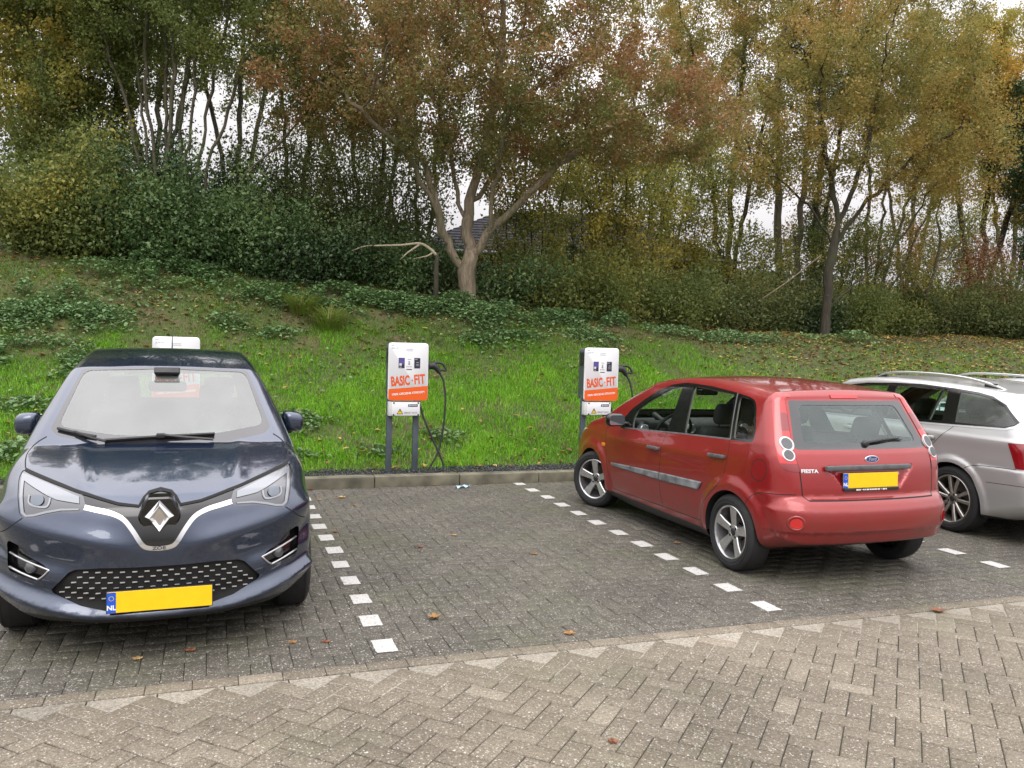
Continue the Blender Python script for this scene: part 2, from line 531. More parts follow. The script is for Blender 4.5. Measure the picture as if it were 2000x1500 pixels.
    L(ad.outputs[0], bp.inputs['Height']); L(bp.outputs[0], b.inputs['Normal'])
    return q

def pavers(name, C, half, ang, mat, gap=.0035, bev=.0035, dep=.010):
    """C (n,2) centres, half (n,2) half sizes, ang (n) turn: one bevelled stone each"""
    n = len(C)
    hs = half - gap / 2
    sgn = np.array([(-1, -1), (1, -1), (1, 1), (-1, 1)], float)
    ins = hs - bev
    top = sgn[None] * ins[:, None, :]; low = sgn[None] * hs[:, None, :]
    ca, sa = np.cos(ang)[:, None], np.sin(ang)[:, None]
    def rot(P): return np.stack([P[..., 0] * ca - P[..., 1] * sa, P[..., 0] * sa + P[..., 1] * ca], -1) + C[:, None, :]
    tilt = rng.normal(0, .006, (n, 2)); dz = rng.normal(0, .0009, n)
    zt = dz[:, None] + (top * tilt[:, None, :]).sum(-1)
    V = np.concatenate([np.dstack([rot(top), zt]), np.dstack([rot(low), zt - bev * .8]), np.dstack([rot(low), np.full((n, 4), -dep)])], 1)
    q = [(0, 1, 2, 3)] + [(4 + i, 4 + (i + 1) % 4, (i + 1) % 4, i) for i in range(4)] + [(8 + i, 8 + (i + 1) % 4, 4 + (i + 1) % 4, 4 + i) for i in range(4)]
    F = (np.array(q)[None] + 12 * np.arange(n)[:, None, None]).reshape(-1, 4)
    me = np_mesh(name, V.reshape(-1, 3), F)
    vattr(me, 'v', np.repeat(rng.random(n), 12))
    o = link_mesh(name, me, mat)
    return o

def herringbone(x0, x1, y0, y1, a, ang=0.0, keep=None):
    """1 x 2 stones of short side a"""
    cx, cy = (x0 + x1) / 2, (y0 + y1) / 2
    n = int(max(x1 - x0, y1 - y0) * (1.5 if ang else 1.05) / a) // 2 + 4
    I, J = np.meshgrid(np.arange(-n, n), np.arange(-n, n), indexing='ij')
    c = (I - J) % 4
    h = c == 0; v = c == 3
    C = np.concatenate([np.stack([I[h] + 1.0, J[h] + .5], 1), np.stack([I[v] + .5, J[v] + 1.0], 1)]) * a
    hf = np.concatenate([np.tile([a, a / 2], (h.sum(), 1)), np.tile([a / 2, a], (v.sum(), 1))])
    ca, sa = math.cos(ang), math.sin(ang)
    P = np.stack([C[:, 0] * ca - C[:, 1] * sa + cx, C[:, 0] * sa + C[:, 1] * ca + cy], 1)
    m = (P[:, 0] > x0) & (P[:, 0] < x1) & (P[:, 1] > y0) & (P[:, 1] < y1)
    if keep is not None: m &= keep(P, hf)
    return P[m], hf[m], np.full(m.sum(), ang)

M['paver_dark'] = paver_mat('paver_dark', (.078, .071, .058), (.104, .096, .078), .86, .6)
M['paver_light'] = paver_mat('paver_light', (.150, .125, .091), (.240, .206, .155), .92, .32)
M['paver_pale'] = paver_mat('paver_pale', (.26, .235, .19), (.33, .30, .25), .30, .10)
M['joint'] = plain('joint', (.026, .026, .015), .95, var=.6, scale=4)
q, t, b = new_mat('road_paint'); setp(b, rough=.7)
tc = t.nodes.new('ShaderNodeTexCoord'); nz = t.nodes.new('ShaderNodeTexNoise'); nz.inputs['Scale'].default_value = 70; nz.inputs['Detail'].default_value = 8; nz.inputs['Roughness'].default_value = .75
t.links.new(tc.outputs['Object'], nz.inputs['Vector'])
t.links.new(ramp(t, [(.36, (.20, .19, .17)), (.46, (.46, .45, .43)), (.60, (.58, .575, .555))], nz.outputs[0]).outputs[0], b.inputs['Base Color'])
M['road_paint'] = q
M['concrete'] = plain('concrete', (.145, .135, .095), .85, var=.5, scale=5, bump=.5)

def sheet(name, x0, x1, y0, y1, z, mat, kind='structure'):
    o = mesh_obj(name, [(x0, y0, z), (x1, y0, z), (x1, y1, z), (x0, y1, z)], [(0, 1, 2, 3)], mat)
    o['kind'] = kind
    return o

# dark bays: stones square to the kerb
a = .1065
P, hf, an = herringbone(-5.5, 15.5, ROAD_Y - .12, KERB_Y + .06, a)
lo_, hi_ = np.maximum(P[:, 1] - hf[:, 1], ROAD_Y + .001), P[:, 1] + hf[:, 1]      # stones cut to fit along the edge
P[:, 1], hf[:, 1] = (lo_ + hi_) / 2, (hi_ - lo_) / 2
m = hi_ - lo_ > .03
o = pavers('bay_pavement', P[m], hf[m], an[m], M['paver_dark']); o['kind'] = 'structure'
# the row of pale stones laid end to end along the edge of the bays
n = int(21 / .213)
C = np.stack([-5.5 + .213 * np.arange(n), np.full(n, ROAD_Y - .0535)], 1)
o = pavers('edge_row', C, np.tile([.1065, .0525], (n, 1)), np.zeros(n), M['paver_light']); o['kind'] = 'structure'
# road: stones at 45 degrees, with pale bishop's caps filling the saw-tooth edge
YE = ROAD_Y - .109
P, hf, an = herringbone(-5.5, 9.5, .9, YE, a, R(45), lambda P, hf: np.ones(len(P), bool))
ext = (hf[:, 0] + hf[:, 1]) * math.cos(R(45))
ok = P[:, 1] + ext < YE - .002
o = pavers('road_pavement', P[ok], hf[ok], an[ok], M['paver_light'], .0048, .0045, .012); o['kind'] = 'structure'
# caps: pale filler stones between neighbouring points of the saw-tooth
tips = sorted(p[0] for p, e in zip(P[ok], ext[ok]) if p[1] + e > YE - .06)
xs = [tips[0]]
for q_ in tips[1:]:
    if q_ - xs[-1] > .12: xs.append(q_)
caps_V, caps_F, cv = [], [], []
for xa, xb in zip(xs[:-1], xs[1:]):
    b0 = len(caps_V)
    caps_V += [(xa + .0035, YE - .32, -.0035), (xb - .0035, YE - .32, -.0035), (xb - .0035, YE - .003, -.0035), (xa + .0035, YE - .003, -.0035)]
    caps_F.append((b0, b0 + 1, b0 + 2, b0 + 3)); cv += [rng.random()] * 4
me = bpy.data.meshes.new('edge_caps'); me.from_pydata(caps_V, [], caps_F); me.update()
vattr(me, 'v', cv)
o = link_mesh('edge_caps', me, M['paver_pale']); o['kind'] = 'structure'
sheet('joint_sand', -5.6, 15.6, .8, KERB_Y + .05, -.0075, M['joint'])
# the road goes on behind the camera and to the sides
q_, t_, b_ = new_mat('road_far'); setp(b_, rough=.85)
tc_ = t_.nodes.new('ShaderNodeTexCoord'); nz_ = t_.nodes.new('ShaderNodeTexNoise'); nz_.inputs['Scale'].default_value = 3; nz_.inputs['Detail'].default_value = 8
t_.links.new(tc_.outputs['Object'], nz_.inputs['Vector'])
t_.links.new(ramp(t_, [(.3, (.13, .115, .095)), (.7, (.24, .22, .18))], nz_.outputs[0]).outputs[0], b_.inputs['Base Color'])
sheet('road', -60, 60, -25, .8, -.006, q_)
sheet('road', -60, -5.5, .8, KERB_Y, -.006, q_); sheet('road', 9.5, 60, .8, YE, -.0055, q_); sheet('road', 15.5, 60, YE, KERB_Y, -.006, q_)
sheet('ground', -300, 300, -300, 300, -.06, plain('soil', (.06, .07, .03), .95, var=.4, scale=.3))

# painted stones of the bay lines
for xl, y0, cnt in ((.933, 4.5356, 11), (3.4877, 4.5843, 12), (6.0383, 4.5860, 12), (8.59, 4.6, 12), (11.14, 4.6, 12), (-1.62, 4.53, 11)):
    for k in range(cnt):
        yy = y0 + .4307 * k
        wv_, lv = .060 + rng.normal(0, .002), .098 + rng.normal(0, .003)
        cx = xl + rng.normal(0, .004)
        nn = 7
        edge = []
        for (ax, ay), (bx, by) in zip([(-1, -1), (1, -1), (1, 1), (-1, 1)], [(1, -1), (1, 1), (-1, 1), (-1, -1)]):
            for j in range(nn):
                f = j / nn
                edge.append((cx + (ax + (bx - ax) * f) * wv_ + rng.normal(0, .0016), yy + (ay + (by - ay) * f) * lv + rng.normal(0, .0016), .0035))
        o = mesh_obj('bay_marking', edge, [tuple(range(len(edge)))], M['road_paint']); o['kind'] = 'structure'

# kerb blocks, one metre each
for k in range(-7, 15):
    x0 = 1.7607 + k
    b = MB().box((x0 + .5, KERB_Y + .075, KERB_H / 2 - .03), (.994, .15, KERB_H + .06), .014, seg=3)
    o = b.build('kerb', M['concrete'], None, angle=40); o['kind'] = 'structure'
    o.rotation_euler = (0, 0, 0)
    o.location.z = rng.normal(0, .002)

# bank
gx = np.arange(-16, 30.01, .2); gy = np.concatenate([np.arange(9.50, 18, .16), np.arange(18, 60, .8)])
X, Y = np.meshgrid(gx, gy, indexing='ij')
Z = np.where(Y < 10.0, .098 + .02 * (fbm(X * 3, Y * 3, 9) - .5), bank_h(X, Y))
V = np.stack([X, Y, Z], -1).reshape(-1, 3)
ny = len(gy); I = (np.arange(len(gx) - 1)[:, None] * ny + np.arange(ny - 1)[None]).ravel()
me = np_mesh('grass_bank', V, np.stack([I, I + ny, I + ny + 1, I + 1], 1))
me.polygons.foreach_set('use_smooth', [True] * len(me.polygons))
q, t, b = new_mat('bank_soil'); setp(b, rough=.95)
tc = t.nodes.new('ShaderNodeTexCoord'); nz = t.nodes.new('ShaderNodeTexNoise'); nz.inputs['Scale'].default_value = 2.3; nz.inputs['Detail'].default_value = 10; nz.inputs['Roughness'].default_value = .7
t.links.new(tc.outputs['Object'], nz.inputs['Vector'])
t.links.new(ramp(t, [(.30, (.035, .05, .012)), (.48, (.06, .085, .02)), (.58, (.085, .07, .035)), (.72, (.11, .075, .04))], nz.outputs[0]).outputs[0], b.inputs['Base Color'])
bo = link_mesh('grass_bank', me, q); bo['kind'] = 'structure'

# dark gravel behind the kerb
n = 15000
px = rng.uniform(-5.5, 14.5, n); py = KERB_Y + .15 + .55 * rng.random(n) ** 1.15
keepg = vnoise(px * 1.7, py * 1.7, 31) < np.clip(1.45 - (py - KERB_Y - .15) / .55 * .8, 0, 1.4)
px, py = px[keepg], py[keepg]; n = len(px)
cube = np.array([(-1, -1, -1), (1, -1, -1), (1, 1, -1), (-1, 1, -1), (-1, -1, 1), (1, -1, 1), (1, 1, 1), (-1, 1, 1)], float) * .6
fc = np.array([(0, 3, 2, 1), (4, 5, 6, 7), (0, 1, 5, 4), (1, 2, 6, 5), (2, 3, 7, 6), (3, 0, 4, 7)])
s = rng.uniform(.006, .015, (n, 1, 1)) * rng.uniform(.6, 1.3, (n, 1, 3))
V = cube[None] * (1 + rng.normal(0, .25, (n, 8, 3))) * s
an = rng.uniform(0, 6.28, n); ca, sa = np.cos(an)[:, None], np.sin(an)[:, None]
V = np.stack([V[..., 0] * ca - V[..., 2] * sa, V[..., 1], V[..., 0] * sa + V[..., 2] * ca], -1)
V = np.stack([V[..., 0] * ca - V[..., 1] * sa, V[..., 0] * sa + V[..., 1] * ca, V[..., 2]], -1)
V[..., 0] += px[:, None]; V[..., 1] += py[:, None]; V[..., 2] += (.108 + rng.uniform(0, .012, n))[:, None]
me = np_mesh('gravel', V.reshape(-1, 3), (fc[None] + 8 * np.arange(n)[:, None, None]).reshape(-1, 4))
vattr(me, 'v', np.repeat(rng.random(n) ** 3, 8))
q, t, b = new_mat('basalt'); setp(b, rough=.7)
at = t.nodes.new('ShaderNodeAttribute'); at.attribute_name = 'v'
t.links.new(ramp(t, [(0, (.022, .023, .028)), (.6, (.05, .052, .062)), (1, (.14, .14, .14))], at.outputs['Fac']).outputs[0], b.inputs['Base Color'])
o = link_mesh('gravel', me, q); o['kind'] = 'stuff'; tag(o, 'dark basalt gravel strip between the kerb and the grass', 'gravel')

# ============================================================ plants
def leaf_mat(name, stops, trans=.35, rough=.55, gain=1.0):
    stops = [(p, tuple(min(c * gain, .75) for c in col)) for p, col in stops]
    q = bpy.data.materials.new(name); q.use_nodes = True
    t = q.node_tree; t.nodes.clear()
    out = t.nodes.new('ShaderNodeOutputMaterial'); at = t.nodes.new('ShaderNodeAttribute'); at.attribute_name = 'v'
    r = ramp(t, stops, at.outputs['Fac'])
    p = t.nodes.new('ShaderNodeBsdfPrincipled'); p.inputs['Roughness'].default_value = rough; p.inputs['Specular IOR Level'].default_value = .35
    tr = t.nodes.new('ShaderNodeBsdfTranslucent'); mx = t.nodes.new('ShaderNodeMixShader'); mx.inputs[0].default_value = trans
    t.links.new(r.outputs[0], p.inputs['Base Color']); t.links.new(r.outputs[0], tr.inputs[0])
    t.links.new(p.outputs[0], mx.inputs[1]); t.links.new(tr.outputs[0], mx.inputs[2]); t.links.new(mx.outputs[0], out.inputs[0])
    return q

def unit(v): return v / (np.linalg.norm(v, axis=-1, keepdims=True) + 1e-9)

def leaf_mesh(name, P, size, rg, v, flat=0.0, Nrm=None, aspect=.62, droop=0.0):
    """one folded four-cornered leaf per point"""
    n = len(P)
    nr = unit(rg.normal(size=(n, 3)))
    base = np.array([0, 0, 1.0]) if Nrm is None else Nrm
    nr = unit(nr * (1 - flat) + base * flat)
    t = unit(np.cross(nr, unit(rg.normal(size=(n, 3)))))
    t[:, 2] -= droop; t = unit(t)
    bb = unit(np.cross(nr, t))
    L = (size * np.clip(rg.lognormal(-.04, .32, n), .42, 1.7))[:, None]
    W = L * aspect
    fold = nr * L * rg.uniform(.02, .22, (n, 1))
    V = np.stack([P - t * L * .5, P + bb * W * .5 + fold - t * L * .05, P + t * L * .5, P - bb * W * .5 + fold - t * L * .05], 1)
    F = (np.array([(0, 1, 2), (0, 2, 3)])[None] + 4 * np.arange(n)[:, None, None]).reshape(-1, 3)
    me = np_mesh(name, V.reshape(-1, 3), F)
    vattr(me, 'v', np.repeat(v, 4))
    return me

def grow(seeds, attract, rg, D=.24, di=1.6, dk=.5, up=.12, wob=.25, iters=70):
    """space colonisation: seeds = list of polylines (first starts at the ground), returns nodes and parents"""
    nodes, par = [], []
    for line in seeds:
        q = np.array(line, float)
        seg = np.linalg.norm(np.diff(q, axis=0), axis=1); L = seg.sum(); m = max(2, int(L / D))
        tt = np.concatenate([[0], np.cumsum(seg)]) / L
        pts = np.stack([np.interp(np.linspace(0, 1, m), tt, q[:, k]) for k in range(3)], 1)
        pts[1:-1] += rg.normal(0, .025, (m - 2, 3)) if m > 2 else 0
        # join to the nearest existing node
        pa = -1
        if nodes:
            d = np.linalg.norm(np.array(nodes) - pts[0], axis=1); k = int(d.argmin())
            if d[k] < D * 1.5: pa = k; pts = pts[1:]
        for p in pts:
            nodes.append(p); par.append(pa); pa = len(nodes) - 1
    A = attract.copy()
    NN = np.array(nodes)
    d = np.linalg.norm(A[:, None] - NN[None], axis=2)
    near = d.argmin(1); dist = d.min(1)
    kids = np.zeros(200000, int)
    for it in range(iters):
        act = dist < di if it > 6 else dist < di * 3
        if not act.any(): break
        idx = near[act]
        dirv = unit(A[act] - np.array(nodes)[idx])
        acc = np.zeros((len(nodes), 3)); np.add.at(acc, idx, dirv)
        w_ = np.unique(idx)
        w_ = w_[kids[w_] < 3]
        if len(w_) == 0: break
        dv = unit(acc[w_]) + rg.normal(0, wob, (len(w_), 3)); dv[:, 2] += up
        new = np.array(nodes)[w_] + unit(dv) * D
        b0 = len(nodes)
        nodes += list(new); par += [int(i) for i in w_]; kids[w_] += 1
        d = np.linalg.norm(A[:, None] - new[None], axis=2)
        j = d.argmin(1); dm = d[np.arange(len(A)), j]
        u = dm < dist
        near[u] = b0 + j[u]; dist[u] = dm[u]
        k = dist > dk
        A, near, dist = A[k], near[k], dist[k]
        if len(A) == 0: break
    return np.array(nodes), np.array(par)

def wood(name, N, par, base_r, rg, tip=.005, ex=1.85):
    n = len(N)
    acc = np.full(n, 0.0); ch = [[] for _ in range(n)]
    for i in range(n):
        if par[i] >= 0: ch[par[i]].append(i)
    r = np.zeros(n)
    for i in range(n - 1, -1, -1):
        r[i] = tip ** ex if not ch[i] else max(sum(r[c] for c in ch[i]), tip ** ex)
    r = r ** (1 / ex)
    roots = [i for i in range(n) if par[i] < 0]
    rm = max(r[i] for i in roots)
    thick = r > tip * 1.5
    r = np.where(thick, tip * 1.5 + (r - tip * 1.5) * (base_r - tip * 1.5) / max(rm - tip * 1.5, 1e-6), r)
    V, F = [], []
    off = 0
    stack = [(i, None) for i in roots]
    while stack:
        i, p = stack.pop()
        path = [] if p is None else [p]
        while True:
            path.append(i)
            if not ch[i]: break
            c = sorted(ch[i], key=lambda q: -r[q])
            stack += [(q, i) for q in c[1:]]
            i = c[0]
        if len(path) < 2: continue
        Q = N[path]; rr = r[path].copy()
        if p is not None: rr[0] = min(rr[0], rr[1] * 1.15)
        k = 9 if rr.max() > .06 else (6 if rr.max() > .02 else (4 if rr.max() > .009 else 3))
        T = unit(np.gradient(Q, axis=0)); ref = np.array([.3, 1, .1]) if abs(T[0][1]) < .9 else np.array([1.0, 0, 0])
        A = unit(np.cross(T, ref)); B = np.cross(T, A)
        an = np.arange(k) * 2 * math.pi / k
        wig = 1 + (rg.normal(0, .06, (len(Q), k)) if k > 5 else 0)
        R_ = Q[:, None] + (A[:, None] * np.cos(an)[None, :, None] + B[:, None] * np.sin(an)[None, :, None]) * (rr[:, None] * wig)[..., None]
        V.append(R_.reshape(-1, 3))
        m = len(Q)
        a_ = (np.arange(m - 1)[:, None] * k + np.arange(k)[None]).ravel(); b_ = (np.arange(m - 1)[:, None] * k + (np.arange(k) + 1)[None] % k).ravel()
        F.append(np.stack([a_, b_, b_ + k, a_ + k], 1) + off); off += m * k
    me = np_mesh(name, np.concatenate(V), np.concatenate(F))
    me.polygons.foreach_set('use_smooth', [True] * len(me.polygons))
    return me, r

def bark_mat(name, c0, c1, moss):
    q, t, b = new_mat(name); setp(b, rough=.9)
    tc = t.nodes.new('ShaderNodeTexCoord'); mp = t.nodes.new('ShaderNodeMapping'); mp.inputs['Scale'].default_value = (14, 14, 2.2)
    nz = t.nodes.new('ShaderNodeTexNoise'); nz.inputs['Scale'].default_value = 1.6; nz.inputs['Detail'].default_value = 10; nz.inputs['Roughness'].default_value = .65
    t.links.new(tc.outputs['Object'], mp.inputs[0]); t.links.new(mp.outputs[0], nz.inputs['Vector'])
    r = ramp(t, [(.3, c0), (.68, c1)], nz.outputs[0])
    n2 = t.nodes.new('ShaderNodeTexNoise'); n2.inputs['Scale'].default_value = 1.3; n2.inputs['Detail'].default_value = 5
    t.links.new(tc.outputs['Object'], n2.inputs['Vector'])
    mr = t.nodes.new('ShaderNodeMapRange'); mr.inputs[1].default_value = .45; mr.inputs[2].default_value = .65; mr.inputs[4].default_value = moss
    t.links.new(n2.outputs[0], mr.inputs[0])
    mx = t.nodes.new('ShaderNodeMix'); mx.data_type = 'RGBA'; mx.inputs[7].default_value = (.085, .095, .04, 1)
    t.links.new(mr.outputs[0], mx.inputs[0]); t.links.new(r.outputs[0], mx.inputs[6]); t.links.new(mx.outputs[2], b.inputs['Base Color'])
    bp = t.nodes.new('ShaderNodeBump'); bp.inputs['Strength'].default_value = .8; bp.inputs['Distance'].default_value = .03
    t.links.new(nz.outputs[0], bp.inputs['Height']); t.links.new(bp.outputs[0], b.inputs['Normal'])
    return q

M['bark_tan'] = bark_mat('bark_tan', (.10, .078, .05), (.32, .255, .185), .45)
M['bark_grey'] = bark_mat('bark_grey', (.05, .042, .03), (.15, .125, .09), .7)
M['bark_dark'] = bark_mat('bark_dark', (.022, .019, .014), (.07, .058, .042), .5)
G = lambda *s: list(s)
M['leaf_red'] = leaf_mat('leaf_red', G((0, (.10, .125, .035)), (.30, (.17, .165, .05)), (.5, (.25, .155, .06)), (.75, (.23, .105, .05)), (1, (.36, .19, .06))), .42, gain=1.35)
M['leaf_olive'] = leaf_mat('leaf_olive', G((0, (.055, .085, .022)), (.5, (.12, .15, .042)), (.8, (.20, .205, .05)), (1, (.34, .28, .06))), .42, gain=1.4)
M['leaf_dark'] = leaf_mat('leaf_dark', G((0, (.04, .06, .02)), (.6, (.085, .11, .035)), (1, (.18, .165, .05))), .4, gain=1.35)
M['leaf_yellow'] = leaf_mat('leaf_yellow', G((0, (.12, .15, .04)), (.4, (.23, .225, .05)), (.75, (.37, .27, .055)), (1, (.46, .28, .06))), .42, gain=1.3)
M['leaf_ochre'] = leaf_mat('leaf_ochre', G((0, (.10, .125, .038)), (.4, (.20, .19, .052)), (.7, (.32, .225, .06)), (1, (.31, .165, .06))), .42, gain=1.25)
M['leaf_russet'] = leaf_mat('leaf_russet', G((0, (.12, .09, .04)), (.6, (.25, .125, .06)), (1, (.34, .18, .08))), .4, gain=1.2)
M['leaf_bramble'] = leaf_mat('leaf_bramble', G((0, (.032, .062, .022)), (.5, (.07, .125, .042)), (.85, (.14, .20, .07)), (1, (.24, .22, .07))), .22, .45, gain=1.2)
M['leaf_cover'] = leaf_mat('leaf_cover', G((0, (.07, .13, .045)), (.5, (.13, .23, .085)), (.85, (.21, .32, .14)), (1, (.30, .30, .09))), .25, .45, gain=1.02)
M['leaf_ivy'] = leaf_mat('leaf_ivy', G((0, (.022, .042, .017)), (.6, (.05, .085, .03)), (1, (.12, .13, .045))), .15, .35, gain=1.2)

def tree(name, label, base, seeds, blobs, n_att, n_leaf, leafmat, bark, base_r, seed, lsize=.075, cat='tree', group=None, D=.25, dk=.5, di=1.8, up=.1, wob=.28, spread=.20, hue=None, leaf_r=.016, crown='crown', sc=(1, 1)):
    """base (x, y); seeds and blobs in metres relative to the base on the ground, x = to the right of the view, y = away, z = up"""
    rg = np.random.default_rng(seed)
    bx, by = base
    bz = float(bank_h(bx, by)) - .04
    lsize, n_leaf = lsize * .84, int(n_leaf * (2.1 if cat == 'tree' else 1.38))
    ang = .3457
    def loc(p):
        p = np.asarray(p, float)
        return np.stack([p[..., 0] * math.cos(ang) + p[..., 1] * math.sin(ang), -p[..., 0] * math.sin(ang) + p[..., 1] * math.cos(ang), p[..., 2]], -1)
    att = []
    wts = np.array([b[6] if len(b) > 6 else b[3] * b[4] * b[5] for b in blobs], float); wts /= wts.sum()
    for b, w_ in zip(blobs, wts):
        m = max(4, int(n_att * w_))
        u = unit(rg.normal(size=(m, 3))) * (rg.random((m, 1)) ** .42)
        att.append(u * np.array(b[3:6]) + np.array(b[:3]))
    att = np.concatenate(att) * np.array([sc[0], sc[0], sc[1]])
    seeds = [[(p[0] * sc[0], p[1] * sc[0], p[2] * sc[1]) for p in q_] for q_ in seeds]
    att = att[att[:, 2] > .15]
    N, par = grow(seeds, att, rg, D, di, dk, up, wob)
    N = loc(N)
    root = empty(name, (bx, by, bz))
    tag(root, label, cat, group)
    me, r = wood('trunk', N, par, base_r, rg)
    link_mesh('trunk', me, M[bark], root)
    thin = np.nonzero((r < leaf_r))[0]
    thin = thin[par[thin] >= 0]
    # twigs carry leaves in loose clumps
    pick = thin[rg.integers(0, len(thin), n_leaf)]
    tpos = rg.random((n_leaf, 1))
    P = N[pick] * tpos + N[par[pick]] * (1 - tpos)
    clump = rg.normal(0, 1, (len(N), 3))
    P = P + clump[pick] * spread * .5 + rg.normal(0, spread * .6, (n_leaf, 3))
    hv = rg.random(len(N))
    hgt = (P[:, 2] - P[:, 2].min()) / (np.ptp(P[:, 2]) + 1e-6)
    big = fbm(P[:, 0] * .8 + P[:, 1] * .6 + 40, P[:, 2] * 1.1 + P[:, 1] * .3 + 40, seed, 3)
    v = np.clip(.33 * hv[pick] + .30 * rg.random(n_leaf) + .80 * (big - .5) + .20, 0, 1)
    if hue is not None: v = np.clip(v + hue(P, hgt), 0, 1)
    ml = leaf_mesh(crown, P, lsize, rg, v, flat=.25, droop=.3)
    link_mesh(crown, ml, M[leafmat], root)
    return root

VIEW = .3457
def at(px, y):
    """ground point at picture column px (of 2000) and distance y along the bays"""
    return (math.tan(VIEW + math.atan((px - 1000) / 1639.0)) * y, y)

def stem(x0, y0, x1, y1, h, bow=.0, n=6, rg=random.Random(5)):
    """a slightly crooked stem from (x0, y0, 0) to (x1, y1, h)"""
    out = []
    for k in range(n + 1):
        f = k / n
        g = f ** (1.25 + bow)
        out.append((x0 + (x1 - x0) * g + (rg.uniform(-.05, .05) if 0 < k else 0), y0 + (y1 - y0) * g + (rg.uniform(-.05, .05) if 0 < k else 0), h * f))
    return out

# ---- the maple in the middle of the bank
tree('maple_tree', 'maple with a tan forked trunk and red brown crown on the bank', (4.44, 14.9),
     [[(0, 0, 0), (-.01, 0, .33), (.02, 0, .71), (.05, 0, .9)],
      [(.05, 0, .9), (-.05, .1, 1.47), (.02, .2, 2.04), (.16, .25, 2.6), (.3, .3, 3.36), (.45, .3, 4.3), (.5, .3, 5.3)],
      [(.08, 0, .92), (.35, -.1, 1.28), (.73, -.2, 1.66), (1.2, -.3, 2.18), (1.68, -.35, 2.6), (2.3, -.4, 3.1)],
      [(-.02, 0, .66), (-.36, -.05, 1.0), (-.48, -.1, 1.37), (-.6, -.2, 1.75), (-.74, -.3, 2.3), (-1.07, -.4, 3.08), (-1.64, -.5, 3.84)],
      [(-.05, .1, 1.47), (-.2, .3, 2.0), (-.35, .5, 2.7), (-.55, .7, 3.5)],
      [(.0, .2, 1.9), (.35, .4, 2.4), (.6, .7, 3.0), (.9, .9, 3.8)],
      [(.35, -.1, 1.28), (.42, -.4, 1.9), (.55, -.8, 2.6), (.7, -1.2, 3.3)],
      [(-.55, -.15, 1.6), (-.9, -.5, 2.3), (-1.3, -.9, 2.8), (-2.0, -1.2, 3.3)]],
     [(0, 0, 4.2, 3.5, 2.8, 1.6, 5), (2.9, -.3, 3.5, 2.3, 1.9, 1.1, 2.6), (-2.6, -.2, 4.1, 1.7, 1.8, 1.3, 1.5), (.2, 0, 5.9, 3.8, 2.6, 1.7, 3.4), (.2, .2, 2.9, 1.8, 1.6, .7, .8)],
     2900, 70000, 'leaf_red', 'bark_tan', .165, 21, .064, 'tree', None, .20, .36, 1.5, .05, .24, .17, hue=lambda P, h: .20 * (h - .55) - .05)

# ---- many-stemmed tree on the left crest
_st = [(-1.5, 0, 4.3), (-1.0, .4, 4.8), (-.6, -.3, 5.2), (-.25, .3, 5.4), (.1, -.2, 5.6), (.45, .4, 5.4), (.75, -.2, 5.0), (1.15, .2, 4.6), (1.75, -.1, 3.9)]
tree('willow_tree', 'tall olive green tree of many thin upright stems fanning out on the left crest', at(330, 16.8),
     [stem(.10 * i - .4, 0, x, y, h, .35) for i, (x, y, h) in enumerate(_st)] + [stem(.4, 0, 2.7, -.2, 2.6, .0), stem(-.4, 0, -1.9, -.3, 2.3, .1)],
     [(0, 0, 5.2, 2.3, 2.0, 2.2, 4), (.2, 0, 3.3, 2.1, 1.5, .9, 1.0), (-1.3, 0, 4.0, 1.2, 1.4, 1.7, 1.5), (1.5, 0, 4.2, 1.1, 1.4, 1.6, 1.5), (2.3, 0, 2.6, .8, 1.0, .7, .5)],
     2000, 60000, 'leaf_olive', 'bark_grey', .11, 22, .058, 'tree', None, .24, .42, 1.6, .22, .16, .20, sc=(1.15, 1.28))
# ---- the rest, left to right
BACK = 'trees in the belt behind the bank'
tree('birch_tree', 'yellow green tree at the far left edge of the picture', at(40, 18.5), [stem(0, 0, .3, 0, 5.0), stem(.1, .1, -1.0, .3, 4.2), stem(-.1, 0, 1.1, -.2, 3.8)],
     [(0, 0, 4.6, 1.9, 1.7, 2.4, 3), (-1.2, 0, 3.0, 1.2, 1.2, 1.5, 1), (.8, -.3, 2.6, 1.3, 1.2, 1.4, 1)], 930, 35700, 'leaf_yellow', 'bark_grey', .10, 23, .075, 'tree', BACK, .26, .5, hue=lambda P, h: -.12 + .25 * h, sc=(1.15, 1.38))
tree('hazel_tree', 'bushy mid green tree between the yellow green one and the many stemmed one', at(165, 18.8), [stem(0, 0, -.5, 0, 4.2), stem(.2, 0, .8, .2, 4.4), stem(-.1, .1, .2, .3, 5.0)],
     [(0, 0, 3.9, 1.8, 1.6, 2.2, 3), (.2, -.3, 2.2, 1.7, 1.3, 1.2, 1.3)], 840, 31500, 'leaf_olive', 'bark_grey', .09, 24, .075, 'tree', BACK, .26, .5, hue=lambda P, h: .12, sc=(1.15, 1.38))
tree('alder_tree', 'thin dark tree leaning left in the gap left of the maple', at(705, 19.0), [stem(.2, 0, -1.9, 0, 4.6, -.1), stem(.1, 0, -.9, .2, 5.3, 0), stem(.3, 0, .3, 0, 5.6), stem(.3, .1, 1.0, .2, 4.8)],
     [(-1.2, 0, 4.6, 1.6, 1.4, 1.4, 2), (.3, 0, 5.0, 1.7, 1.4, 1.9, 2.3), (-.2, 0, 2.7, 1.9, 1.2, .8, .8)], 1080, 13671, 'leaf_dark', 'bark_dark', .095, 25, .072, 'tree', BACK, .25, .46, sc=(1.15, 1.38))
